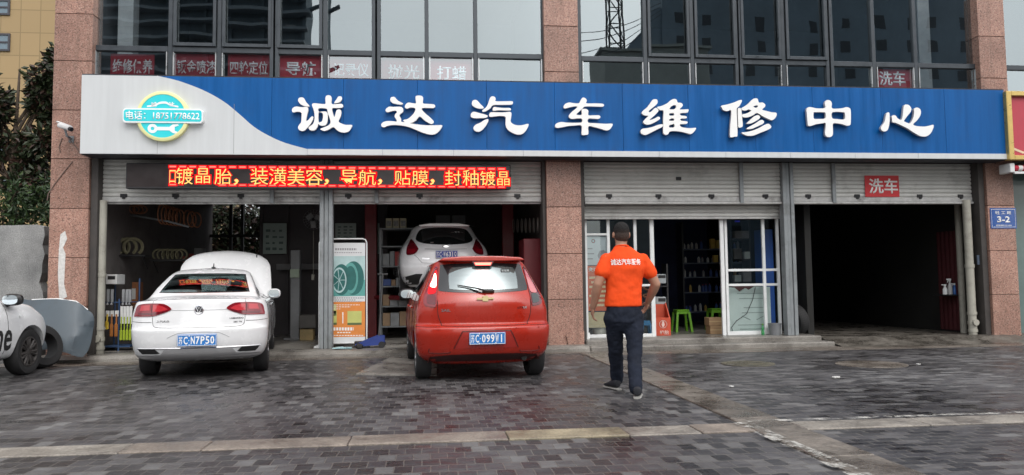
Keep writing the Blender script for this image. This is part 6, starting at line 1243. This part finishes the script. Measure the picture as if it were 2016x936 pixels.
fit_text('轮胎', (c.x+.02, 13.549, FO+h*.13), .17, .075, M('pale pink print', (.75, .55, .5), .5), t, .01); mb = MB(); mb.lathe([(.075, -.002), (.062, -.0025)], 28, (c.x, 13.55, FO+h*.46), 'Y', True); mb.prism([(c.x-.012, FO+h*.46-.05), (c.x+.012, FO+h*.46-.05), (c.x+.03, FO+h*.46-.01), (c.x+.012, FO+h*.46+.055), (c.x-.012, FO+h*.46+.055), (c.x-.03, FO+h*.46-.01)], 13.5475, 13.5495); mb.build('crate_emblem', MATS['pale pink print'], t, world=True)
for px, py, s, lab in ((1299, 548, .11, 'upper grey machine on the stand inside the office door'), (1299, 594, .13, 'lower grey machine on the stand inside the office door')):
    c = at(px, py, 14.0); t = thing('desk_machine', lab, 'machine', (c.x, 14.0, c.z-s)); mb = MB(); mb.box((c.x-.12, 13.9, c.z-s), (c.x+.10, 14.2, c.z+s*.7), .02); mb.build('casing', M('pale grey casing', (.36, .39, .40), .45, var=.1), t, world=True); mb = MB(); mb.box((c.x-.06, 13.895, c.z), (c.x+.08, 13.902, c.z+s*.5)); mb.build('screen', BLKP, t, world=True)
c = at(1298, 560, 14.0); t = thing('machine_stand', 'dark stand of two shelves behind the white door frame', 'stand', (c.x, 14.05, FO)); mb = MB(); 
for z in (at(1298, 561, 14.0).z-.02, at(1298, 609, 14.0).z-.02): mb.box((c.x-.2, 13.88, z-.02), (c.x+.14, 14.25, z))
mb.build('shelf_board', BLKP, t, world=True)
for x in (c.x-.19, c.x+.13): mb = MB(); mb.box((x-.015, 13.9, FO), (x+.015, 14.2, 1.5)); mb.build('stand_side', BLKP, t, world=True)
# posters inside the left pane
Yp = YD+.03
t, p0, p1 = board('service_poster', 'white poster with a tool drawing in the left shop window', 'poster', 1154, 466, 1197, 522, Yp, M('pale blue white paper', (.55, .60, .62), .5, var=.05))
mb = MB(); c = at(1168, 475, Yp); mb.lathe([(.035, -.003), (.022, -.003)], 20, (c.x, Yp, c.z), 'Y', True); mb.build('red_emblem', M('red print', (.5, .06, .05), .5), t, world=True); mb = MB(); c = at(1186, 503, Yp); mb.prism([(c.x-.07, c.z-.06), (c.x+.07, c.z-.09), (c.x+.09, c.z+.02), (c.x+.03, c.z+.10), (c.x-.05, c.z+.08), (c.x-.09, c.z+.0)], Yp-.003, Yp-.0005)
for yy, w in ((490, .09), (500, .12), (510, .1)): c = at(1160, yy, Yp); mb.box((c.x-.03, Yp-.002, c.z-.01), (c.x-.03+w, Yp-.0004, c.z+.01))
mb.build('printed_drawing', M('grey print lines', (.3, .3, .31)), t, world=True)
t, p0, p1 = board('price_poster', 'orange complaint notice with text rows in the left shop window', 'poster', 1154, 524, 1199, 612, Yp, M('orange red paper', (.60, .13, .05), .5, var=.05)); c = at(1170, 531, Yp); fit_text('责诉车', (c.x+.02, Yp-.0005, c.z), .26, .075, WHITEP, t, .02, depth=.002); mb = MB()
for k in range(7): yy = 545+k*9; a, b = at(1160+(k % 2)*4, yy, Yp), at(1196, yy+4, Yp); mb.box((a.x, Yp-.002, b.z), (b.x, Yp-.0003, a.z), .0)
mb.build('text_rows', M('pale yellow print', (.68, .58, .36), .5, var=.3, scale=30), t, world=True)
t, p0, p1 = board('yellow_notice', 'pale yellow notice at the bottom of left shop window', 'poster', 1154, 615, 1199, 645, Yp, M('cream paper', (.56, .48, .30), .6, var=.15))
mb = MB(); pts = []
for k in range(40): a_ = k*.55; pts.append((at(1273, 600, 13.55).x+.05*math.cos(a_)+.02*math.sin(k), 13.55+.03*math.sin(a_), at(1273, 560, 13.5).z-k*.0125))
mb.tube(pts, .018, 6); tag(mb.build('dried_garland', M('red brown garland', (.25, .09, .04), .6, var=.4, scale=20)), 'red brown dried garland hanging behind the glass', 'garland')
def bucket(px, py, r, h, mat, Y, lab, name='bucket', z=.165, handle=True):
    c = at(px, py, Y); t = thing(name, lab, name.split('_')[-1], (c.x, Y, z)); mb = MB(); mb.lathe([(r*.82, 0), (r*.97, h*.9), (r*1.04, h*.9), (r*1.04, h), (r*.93, h), (r*.78, .02), (.001, .02)], 28); mb.build('bucket_body' if 'bucket' in name else 'cup_body', mat, t, smooth=40)
    if handle: mb = MB(); mb.tube([(r*math.cos(a_), -r*.6*math.sin(a_)-.02, h*.9-.12*h*math.sin(a_)) for a_ in np.linspace(0, math.pi, 12)], .004, 5); mb.build('handle', STEELP, t)
    return t
bucket(1182, 664, .155, .30, M('white paint bucket', (.62, .60, .54), .45, var=.12, grime=.4), 13.55, 'white paint bucket behind the left shop window', 'paint_bucket'); bucket(1157, 667, .042, .11, EW, 13.1, 'small white cup on the step beside the middle column', 'cup', .165, False)
bucket(1526, 663, .115, .215, M('grey bucket plastic', (.17, .18, .19), .5, var=.1), 13.15, 'grey plastic bucket on the step beside the right door post', 'grey_bucket')
c = at(1502, 660, 13.2); t = thing('green_bottle', 'small crumpled green plastic bottle beside the grey bucket', 'bottle', (c.x, 13.2, .165)); mb = MB(); mb.lathe([(.028, 0), (.03, .06), (.022, .09), (.03, .12), (.012, .16), (.012, .19)], 12); mb.build('bottle_body', glass('green bottle plastic', (.1, .6, .2), .1, .6, .05, 0, body=(.03, .35, .10)), t, smooth=50); mb = MB(); mb.lathe([(.014, .185), (.014, .205)], 10); mb.build('cap', SG, t)
a, b = at(1434, 566, 13.50), at(1519, 656, 13.50); t = thing('appliance_carton', 'pale mint white ribbed panel with a torn top behind the right door glass', 'panel', ((a.x+b.x)/2, 13.5, FO)); MINT = M('pale mint panel', (.68, .78, .74), .5, var=.05); mb = MB(); n_ = [(a.x, FO), (b.x, FO), (b.x, a.z), (a.x+.52, a.z+.01), (a.x+.40, a.z-.06), (a.x+.34, a.z-.02), (a.x+.22, a.z-.09), (a.x+.12, a.z-.01), (a.x, a.z)]
mb.prism(n_, 13.50, 13.56); mb.build('panel_board', MINT, t, world=True); mb = MB(); w = b.x-a.x
for py, x0, x1 in ((578, .2, .9), (588, .25, .9), (606, .35, .85), (616, .3, .9), (640, .2, .9), (648, .25, .9)): z = at(1475, py, 13.5).z; mb.box((a.x+w*x0, 13.494, z-.006), (a.x+w*x1, 13.502, z+.006))
for q in ((.3, 622, .5, 630), (.85, 622, .65, 630)): z0, z1 = at(1475, q[1], 13.5).z, at(1475, q[3], 13.5).z; mb.tube([(a.x+w*q[0], 13.496, z0), (a.x+w*q[2], 13.496, z1)], .006, 4)
mb.build('printed_rib', M('mint grey rib', (.30, .38, .36), .5), t, world=True); mb = MB(); mb.prism([(a.x+.10, a.z+.03), (a.x+.60, a.z+.05), (a.x+.62, a.z-.02), (a.x+.40, a.z-.12), (a.x+.3, a.z-.05), (a.x+.2, a.z-.14), (a.x+.12, a.z-.04)][::-1], 13.57, 13.585); tag(mb.build('brown_cloth', M('brown cloth', (.12, .04, .035), .8)), 'dark brown cloth behind the torn mint panel', 'cloth')
mb = MB(); mb.tube([at(1487, 566, 13.47), at(1482, 590, 13.47), at(1470, 618, 13.47), at(1450, 632, 13.47), at(1440, 645, 13.47), at(1443, 653, 13.47)], .006, 5); tag(mb.build('black_cable', BLKP), 'thin black cable hanging before the mint panel', 'cable')
a, b = at(1497, 452, 13.9), at(1525, 565, 13.9); mb = MB(); mb.box((a.x, 13.9, FO), (b.x, 14.2, a.z), .01); tag(mb.build('blue_cabinet', M('vivid blue cabinet', (.012, .08, .35), .4, var=.1)), 'tall vivid blue cabinet behind the right door glass', 'cabinet')
a, b = at(1440, 470, 15.2), at(1480, 640, 15.2); t = thing('paper_shelf', 'dim shelf with papers behind the right door glass', 'shelf', (a.x, 15.2, FO)); mb = MB()
for py in (470, 510, 555, 600): z = at(1455, py, 15.2).z; mb.box((a.x, 15.2, z-.03), (b.x, 15.6, z))
mb.box((a.x-.03, 15.2, FO), (a.x, 15.6, a.z+.4)); mb.box((b.x, 15.2, FO), (b.x+.03, 15.6, a.z+.4)); mb.build('shelf_boards', BLKP, t, world=True)
for px, py, w, h, m_ in ((1452, 510, .16, .22, 1), (1470, 510, .12, .15, 0), (1452, 555, .14, .14, 0), (1470, 555, .18, .2, 1), (1460, 470, .3, .16, 1)): c = at(px, py, 15.2); mb = MB(); mb.box((c.x-w/2, 15.16, c.z), (c.x+w/2, 15.4, c.z+h), .005); tag(mb.build('paper_pack', [MINT, BOXM[1]][m_]), ('pale', 'grey')[m_]+' pack on the dim shelf behind the door glass', 'pack', ('pale', 'grey')[m_]+' packs on the dim shelf')
mb = MB(); mb.tube([at(1447, 436, 13.36), at(1456, 436, 13.36)], .018, 8); mb.build('blue_sensor', M('blue sensor', (.02, .03, .5), .4), SF, world=True)

# ================================================================= WASH BAY
c = at(1578, 660, 13.62); tyre('worn_tyre', 'grey worn tyre leaning behind the right door post', (c.x-.06, 13.65, .10), .30, .19, 'X', (0, R(-8), R(12)))
mb = MB(); n_ = 24
vs = [(10.29+.012*math.sin(k*1.3), 13.70+.62*k/n_, z) for z in (2.1, .14) for k in range(n_+1)]; vs += [(x+.012, y, z) for x, y, z in vs]; m2 = 2*(n_+1)
mb.add(vs, [(k, k+1, n_+2+k, n_+1+k) for k in range(n_)]+[(m2+k+1, m2+k, m2+n_+1+k, m2+n_+2+k) for k in range(n_)]); tag(mb.build('red_curtain', M('dark red curtain', (.055, .006, .009), .7, var=.15), smooth=60), 'dark red curtain hanging in the wash bay', 'curtain')
a = at(1866, 580, 13.85); mb = MB(); mb.box((10.02, 13.70, a.z-.03), (10.27, 14.15, a.z), .005); tag(mb.build('bottle_shelf', BLKP), 'small dark shelf holding three spray bottles', 'shelf')
def spray(px, h, m_, lab, trig=True):
    c = at(px, 580, 13.85); t = thing('spray_bottle', lab, 'spray bottle', (c.x, 13.85, a.z), group='spray bottles in the wash bay'); r = .045; mb = MB(); mb.lathe([(r, 0), (r, h*.5), (r*.55, h*.68), (.016, h*.75), (.016, h*.82)], 14); mb.build('bottle_body', m_, t, smooth=40)
    mb = MB(); mb.box((-.018, -.02, h*.82), (.018, .02, h*.93), .005); mb.box((-.07, -.014, h*.90), (.03, .014, h), .006)
    if trig: mb.tube([(-.035, 0, h*.9), (-.05, 0, h*.75)], .007, 5)
    mb.build('trigger', EW, t)
spray(1861, .20, EW, 'short white bottle at left of the three in the wash bay', False); spray(1871, .31, BOT[0], 'tall pale spray bottle in the middle of the wash bay shelf'); spray(1880, .22, M('bright blue bottle', (.02, .12, .40), .3), 'blue spray bottle on the wash bay shelf')
c = at(1931, 512, 12.93); mb = MB(); mb.box((c.x-.06, 12.93, c.z-.09), (c.x+.03, 12.965, c.z+.09), .006); tag(mb.build('meter_box', M('grey blue meter box', (.10, .13, .18), .4, var=.1)), 'small grey blue meter box on the right jamb', 'meter box')

# ================================================================= ACROSS THE STREET (mirrored in the upstairs glass)
YV = 148.0; YR = 2*YG-YV
def mirp(px, py, yv): p = at(px, py, yv); return Vector((p.x, 2*YG-yv, p.z))
CONS = M('raw concrete frame', (.14, .18, .21), .9, var=.2, scale=.2); CONSL = M('pale slab edge', (.26, .30, .33), .9, var=.15, scale=.3)
a, b = mirp(-260, 0, YV), mirp(622, 0, YV); T = thing('unfinished_block', 'dark unfinished concrete block with open floors across the street', 'building', ((a.x+b.x)/2, YR, 0)); mb = MB(); mb.box((a.x, YR-16, 0), (b.x-.6, YR-2.5, 68)); mb.build('core', CONS, T, world=True); 
mb = MB(); z = 3.; k = 0
while z < 68: mb.box((a.x, YR-2.5, z), (b.x+.5*((k*7) % 3), YR, z+.55)); z += 3.1; k += 1
mb.build('floor_slab', CONSL, T, world=True); mb = MB(); x = a.x
while x < b.x: mb.box((x, YR-2.4, 0), (x+.7, YR-1.7, 68)); x += 6.2
mb.build('concrete_post', CONS, T, world=True); mb = MB(); r2 = random.Random(9)
for _ in range(170): x = r2.uniform(a.x, b.x-2); z = 3.55+3.1*r2.randrange(20); w = r2.uniform(.4, 2.2); h = r2.uniform(.2, 1.1); mb.box((x, YR-1.5, z), (x+w, YR-.6, z+h), 0, Matrix.Rotation(r2.uniform(-.3, .3), 3, 'Y'))
o_ = mb.build('stacked_formwork', M('pale formwork', (.25, .26, .27), .9, var=.4, scale=.5), T, world=True); o_['kind'] = 'stuff'
mb = MB()
for z in range(8, 60, 12): mb.prism([(b.x, z), (b.x+3.2, z+1.6), (b.x+3.2, z+1.9), (b.x, z+.4)], YR-2, YR-.4)
mb.build('safety_net', CONS, T, world=True)
yv2 = 96.; a, b = mirp(1338, 20, yv2), mirp(1932, 20, yv2); T = thing('dark_block', 'tall dark block across the street right of the crane', 'building', ((a.x+b.x)/2, 2*YG-yv2, 0)); y2 = 2*YG-yv2; DKB = M('dark block wall', (.21, .28, .34), .8, var=.2, scale=.15); mb = MB(); mb.box((a.x, y2-12, 0), (b.x, y2, 47)); c = mirp(1262, 62, yv2); mb.prism([(c.x, 0), (a.x, 0), (a.x, c.z+3.4), (a.x-.8, c.z+3.3), (c.x+2.0, c.z+.6), (c.x, c.z-.9)], y2-12, y2-.3); mb.build('wall', DKB, T, world=True)
mb = MB()
for k in range(9):
    for j in range(11): x = a.x+2+k*(b.x-a.x-4)/8.5; mb.box((x, y2-.01, 4+j*3.2), (x+1.3, y2+.03, 5.6+j*3.2))
o_ = mb.build('window_bank', M('dim block glass', (.02, .03, .04), .1), T, world=True); o_['kind'] = 'stuff'
yv3 = 70.; a, b = mirp(1205, 110, yv3), mirp(1382, 97, yv3); mb = MB(); mb.box((a.x, 2*YG-yv3-6, 0), (b.x, 2*YG-yv3, b.z), .05); mb.box((a.x-.3, 2*YG-yv3-6.3, b.z), (b.x+.3, 2*YG-yv3+.3, b.z+.25)); tag(mb.build('site_office', M('pale grey site cabin', (.36, .40, .38), .8, var=.15, scale=.5)), 'low pale flat roofed site cabin across the street', 'building')
yv4 = 88.; c = mirp(1232, 100, yv4); T = thing('tower_crane', 'lattice tower crane standing across the street', 'crane', (c.x, c.y, 0)); mb = MB(); hw = .75; CRM = M('dark crane steel', (.05, .055, .06), .6); nseg = 20; sg = 2.2
for sx_ in (-1, 1):
    for sy_ in (-1, 1): mb.tube([(c.x+sx_*hw, c.y+sy_*hw, 0), (c.x+sx_*hw, c.y+sy_*hw, nseg*sg)], .11, 4)
for k in range(nseg):
    for s in (-1, 1): mb.tube([(c.x-hw*(1 if k % 2 else -1), c.y+s*hw, k*sg), (c.x+hw*(1 if k % 2 else -1), c.y+s*hw, (k+1)*sg)], .07, 4); mb.tube([(c.x-hw, c.y+s*hw, k*sg), (c.x+hw, c.y+s*hw, k*sg)], .07, 4); mb.tube([(c.x+s*hw, c.y-hw*(1 if k % 2 else -1), k*sg), (c.x+s*hw, c.y+hw*(1 if k % 2 else -1), (k+1)*sg)], .06, 4)
mb.build('mast', CRM, T, world=True); mb = MB(); zt_ = nseg*sg; mb.box((c.x-1.2, c.y-1.2, zt_), (c.x+1.2, c.y+1.2, zt_+2.4), .1); mb.build('cab', CRM, T, world=True); mb = MB(); mb.tube([(c.x-12, c.y+3, zt_+3), (c.x+30, c.y-6, zt_+3)], .4, 4); mb.build('jib', CRM, T, world=True)
t_ = thing('overhead_lines', 'sagging overhead cables across the street', 'cable', (c.x, c.y+25, 0)); 
for k in range(4):
    p0_, p1 = mirp(1100, 60+k*17+(k > 1)*8, 50), mirp(1330, 5+k*9, 50); mb = MB(); mb.tube([p0_.lerp(p1, s)+Vector((0, 0, -.8*math.sin(math.pi*s))) for s in np.linspace(0, 1, 12)], .025, 4); mb.build('cable', CRM, t_, world=True)
# ================================================================= PERSON walking towards the office
def capsule(mb, a, ra, b, rb, n=14):
    a, b = Vector(a), Vector(b); d = (b-a); L_ = d.length; d.normalize(); pts = []; rs = []
    for k in range(5): t = k/5*math.pi/2; pts.append(a-d*ra*math.cos(t)); rs.append(max(.001, ra*math.sin(t)))
    pts.append(a); rs.append(ra); pts.append(b); rs.append(rb)
    for k in range(1, 6): t = k/5*math.pi/2; pts.append(b+d*rb*math.sin(t)); rs.append(max(.001, rb*math.cos(t)))
    mb.tube(pts, rs, n)
def chain(mb, pts, rs):
    for i in range(len(pts)-1): capsule(mb, pts[i], rs[i], pts[i+1], rs[i+1])
def blob(mb, c, r, rot=None, sub=3):
    bm = bmesh.new(); bmesh.ops.create_icosphere(bm, subdivisions=sub, radius=1); mt = Matrix.Diagonal((*r, 1))
    if rot is not None: mt = rot.to_4x4() @ mt
    bm.transform(Matrix.Translation(c) @ mt); mb.addbm(bm)
def remeshed(name, mb, mat, parent, vox, smooth=4, disp=None):
    o = mb.build(name, mat, None)
    md = o.modifiers.new('r', 'REMESH'); md.mode = 'VOXEL'; md.voxel_size = vox; md.use_smooth_shade = True
    ms = o.modifiers.new('s', 'SMOOTH'); ms.factor = .5; ms.iterations = smooth
    if disp:
        for sc_, st in disp:
            tx = bpy.data.textures.new('fold', 'CLOUDS'); tx.noise_scale = sc_; tx.noise_depth = 1; dm = o.modifiers.new('d', 'DISPLACE'); dm.texture = tx; dm.strength = st; dm.texture_coords = 'LOCAL'; dm.mid_level = .5
    bpy.context.view_layer.update(); me = baked(o); im = mat_of(root_of(parent)).inverted(); me.transform(im)
    o2 = link(name, me, mat, parent); me.shade_smooth(); return o2
PX, PY = 1.965, 7.60
P_ = thing('person', 'man in an orange T-shirt and dark jeans walking towards the shop door', 'person', (PX, PY, 0))
SKIN = M('tanned skin', (.36, .19, .125), .5, var=.08, scale=9, bump=.06); SHIRT = M('orange cotton', (.80, .075, .012), .8, var=.05, scale=7, bump=.12, bscale=220, spec=.2); JEAN = M('dark navy denim', (.014, .018, .030), .85, var=.35, scale=5, bump=.15, bscale=160, spec=.2); HAIR = M('short black hair', (.012, .011, .011), .75, var=.4, scale=60, bump=.7, bscale=150, spec=.25)
def A(px, py, dy=0): return at(px, py, PY+dy)
head = A(1223, 461, .02); neck = A(1223, 487, .0); hr = .092
shL, shR = A(1194, 511), A(1266, 512); elL, elR = A(1177, 560, -.03), A(1291, 560, .0); wrL, wrR = A(1168, 604, .06), A(1276, 594, .13)
hipL, hipR = A(1209, 622), A(1247, 622); knL, knR = A(1212, 690, .16), A(1250, 693, -.08); anL, anR = A(1215, 748, .36), A(1251, 766, -.27)
sc_ = 1.0; mb = MB()
blob(mb, head+Vector((0, .0, .012)), (.078, .098, .108)); blob(mb, head+Vector((0, .03, -.05)), (.060, .070, .068)); blob(mb, head+Vector((0, .075, -.085)), (.032, .028, .025))
chain(mb, [neck+Vector((0, -.01, -.05)), neck+Vector((0, .0, .03)), head+Vector((0, -.01, -.04))], [.070, .060, .060])
for s in (-1, 1): blob(mb, head+Vector((s*.083, .0, -.012)), (.014, .024, .034), None, 2)
capsule(mb, head+Vector((0, .098, .01)), .010, head+Vector((0, .115, -.028)), .016, 8); blob(mb, head+Vector((0, .088, -.062)), (.026, .014, .008), None, 2); blob(mb, head+Vector((0, .085, .028)), (.055, .018, .012), None, 2)
# trunk under the clothes
chest = (shL+shR)/2; blob(mb, chest+Vector((0, .0, -.13)), (.150, .085, .19)); pel = (hipL+hipR)/2; blob(mb, pel+Vector((0, 0, .04)), (.135, .085, .12)); capsule(mb, chest+Vector((0, 0, -.2)), .095, pel+Vector((0, 0, .05)), .095)
for s, sh, el, wr in ((-1, shL, elL, wrL), (1, shR, elR, wrR)):
    chain(mb, [sh, sh.lerp(el, .5), el], [.062, .056, .049]); chain(mb, [el, el.lerp(wr, .3), wr], [.049, .050, .033])
for hp_, kn, an in ((hipL, knL, anL), (hipR, knR, anR)): chain(mb, [hp_, kn, kn.lerp(an, .35), an], [.080, .055, .055, .038])
# hands: palm, four unequal fingers curled, thumb leaving the side
for s, el, wr in ((-1, elL, wrL), (1, elR, wrR)):
    d = (wr-el).normalized(); d = (d+Vector((0, .05, -.35))).normalized(); side = Vector((0, 1, 0)); side = (side-d*side.dot(d)).normalized(); pn = d.cross(side).normalized()*(-s)     # palm normal faces the thigh
    pc = wr+d*.055; blob(mb, pc, (.040, .016, .050), Matrix((side, pn, d)).transposed(), 2); capsule(mb, wr, .028, wr+d*.03, .026)
    curl = .55
    for k, (o_, ln) in enumerate(((.031, .078), (.011, .088), (-.010, .082), (-.030, .064))):
        b0 = wr+d*.095+side*o_; dd = d; pts = [b0-d*.03]
        for seg in (.45, .32, .23): dd = (dd*math.cos(curl)+pn*math.sin(curl)).normalized(); pts.append(pts[-1]+dd*ln*seg+(d*.03 if len(pts) == 1 else Vector((0, 0, 0))))
        chain(mb, pts, [.0095, .009, .0082, .007])
    t0 = wr+d*.035+side*.032; t1 = t0+(d*.55+side*.6+pn*.35).normalized()*.042; t2 = t1+(d*.85+side*.1+pn*.45).normalized()*.032; chain(mb, [t0, t1, t2], [.013, .011, .009])
body_ = remeshed('body', mb, SKIN, P_, .0055, 3)
mb = MB()
for s in (-1, 1): blob(mb, head+Vector((s*.032, .093, .012)), (.013, .006, .007), None, 2)
mb.build('eyes', M('dark eye', (.03, .02, .015), .2), P_, world=True)
# hair: close crop, shorter at the sides
mb = MB(); blob(mb, head+Vector((0, -.008, .035)), (.082, .100, .092)); blob(mb, head+Vector((0, -.033, -.020)), (.077, .074, .076)); hair = remeshed('hair', mb, HAIR, P_, .006, 2, ((.012, .006),))
nt_ = HAIR.node_tree; bs = nt_.nodes['Principled BSDF']; tcn = nt_.nodes.new('ShaderNodeTexCoord'); sx = nt_.nodes.new('ShaderNodeSeparateXYZ'); rm = nt_.nodes.new('ShaderNodeMapRange'); mxx = nt_.nodes.new('ShaderNodeMix'); mxx.data_type = 'RGBA'
rm.inputs[1].default_value = head.z-.13; rm.inputs[2].default_value = head.z+.05; nt_.links.new(tcn.outputs['Object'], sx.inputs[0]); nt_.links.new(sx.outputs[2], rm.inputs[0]); nt_.links.new(rm.outputs[0], mxx.inputs[0]); mxx.inputs[6].default_value = (.10, .06, .045, 1); mxx.inputs[7].default_value = (.014, .013, .013, 1); nt_.links.new(mxx.outputs[2], bs.inputs['Base Color'])
# T-shirt
mb = MB(); hem = A(1227, 603); 
def ring_loft(mb, secs, n=32):
    vs = []; fs = []
    for c, rx, ry in secs:
        for k in range(n):
            a = 2*math.pi*k/n; ca, sa = math.cos(a), math.sin(a); vs.append((c.x+rx*math.copysign(abs(ca)**.8, ca), c.y+ry*math.copysign(abs(sa)**.85, sa), c.z))
    m = len(secs)
    for i in range(m-1):
        for k in range(n): k2 = (k+1) % n; fs.append((i*n+k, i*n+k2, (i+1)*n+k2, (i+1)*n+k))
    fs.append(tuple(range(n-1, -1, -1))); fs.append(tuple((m-1)*n+k for k in range(n))); mb.add(vs, fs)
cx = lambda px, py: A(px, py)
ring_loft(mb, [(cx(1227, 604), .194, .130), (cx(1227, 590), .194, .130), (cx(1228, 570), .186, .122), (cx(1229, 548), .192, .124), (cx(1230, 527), .208, .130), (cx(1230, 512), .205, .120), (cx(1229, 502), .172, .105), (cx(1227, 493), .118, .085), (cx(1225, 486), .085, .072)])
for sh, el in ((shL, elL), (shR, elR)): chain(mb, [sh+Vector((0, 0, -.005)), sh.lerp(el, .30), sh.lerp(el, .52)], [.070, .079, .083])
shirt = remeshed('t_shirt', mb, SHIRT, P_, .010, 5, ((.16, .022), (.05, .008)))
mb = MB(); 
for k in range(1): mb.lathe([(.072, 0), (.078, .008), (.074, .018), (.066, .012)], 28, (0, 0, 0), 'Z', True)
c = cx(1224, 488.5); mb.v = [(c.x+x*1.0, c.y+y*.95, c.z+z-.2*y) for x, y, z in mb.v]; mb.build('collar', SHIRT, shirt, world=True, smooth=50)
bm = bmesh.new(); bm.from_mesh(shirt.data); bvS = BVHTree.FromBMesh(bm); bm.free()
imP = mat_of(P_).inverted()
def projS(p):
    l = imP @ p; h = bvS.ray_cast(Vector((l.x, -3, l.z)), Vector((0, 1, 0)))[0]; return mat_of(P_) @ Vector((l.x, (h.y if h else l.y)-.004, l.z))
a, b = A(1204, 510, -.12), A(1262, 522, -.12); fit_text('诚达汽车服务', ((a.x+b.x)/2, PY-.2, (a.z+b.z)/2), b.x-a.x, a.z-b.z, WHITEP, P_, .018, 'shirt_lettering', project=projS)
# jeans
mb = MB(); blob(mb, pel+Vector((0, .0, -.02)), (.165, .125, .16)); ring_loft(mb, [(pel+Vector((0, 0, -.06)), .175, .125), (pel+Vector((0, .0, .04)), .180, .128), (A(1227, 600), .172, .118), (A(1227, 594), .168, .112)])
for hp_, kn, an, r_ in ((hipL, knL, anL, 0), (hipR, knR, anR, 0)):
    lo = an+(kn-an).normalized()*(.005); chain(mb, [hp_+Vector((0, 0, -.02)), hp_.lerp(kn, .5), kn, kn.lerp(an, .4), lo], [.104, .092, .078, .074, .067])
jn = remeshed('jeans', mb, JEAN, P_, .010, 4, ((.10, .022), (.035, .010)))
# shoes
def shoe(heel, toe, lift):
    d = (toe-heel); d.z = 0; L_ = .285; d.normalize(); sd_ = Vector((d.y, -d.x, 0)); out = []
    for nm_, prof, z0, z1, mat in (('shoe', [(0, .040, .115), (.05, .046, .125), (.12, .044, .10), (.19, .046, .068), (.25, .040, .050), (.283, .022, .040)], .024, None, M('black canvas shoe', (.012, .013, .018), .7, var=.2, bump=.2)), ('sole', [(-.006, .034, 0), (.04, .042, 0), (.12, .040, 0), (.19, .048, 0), (.25, .044, 0), (.292, .020, 0)], .0, .021, M('off white rubber sole', (.30, .295, .275), .6, var=.12))):
        m = MB(); vs = []; fs = []; n = 12
        for u, hw, hh in prof:
            ht = (hh if z1 is None else z1)
            for k in range(n):
                a = 2*math.pi*k/n; x = hw*math.cos(a); z = z0+(ht-z0)*(.5+.5*math.copysign(abs(math.sin(a))**.6, math.sin(a))); p = heel+d*u+sd_*x; vs.append((p.x, p.y, z+lift(u)))
        for i in range(len(prof)-1):
            for k in range(n): k2 = (k+1) % n; fs.append((i*n+k, i*n+k2, (i+1)*n+k2, (i+1)*n+k))
        fs.append(tuple(range(n-1, -1, -1))); fs.append(tuple((len(prof)-1)*n+k for k in range(n))); m.add(vs, fs)
        o = m.build(nm_, mat, P_ if nm_ == 'shoe' else out[0], world=True, smooth=50); out.append(o)
        if nm_ == 'shoe': q = o.modifiers.new('s', 'SUBSURF'); q.levels = q.render_levels = 1
hl = G(1223, 770); hrr = G(1243, 786)
shoe(Vector((anL.x-.005, anL.y-.09, 0)), Vector((anL.x-.085, anL.y+.16, 0)), lambda u: .0); shoe(Vector((anR.x-.01, anR.y-.09, 0)), Vector((anR.x+.075, anR.y+.16, 0)), lambda u: .0)
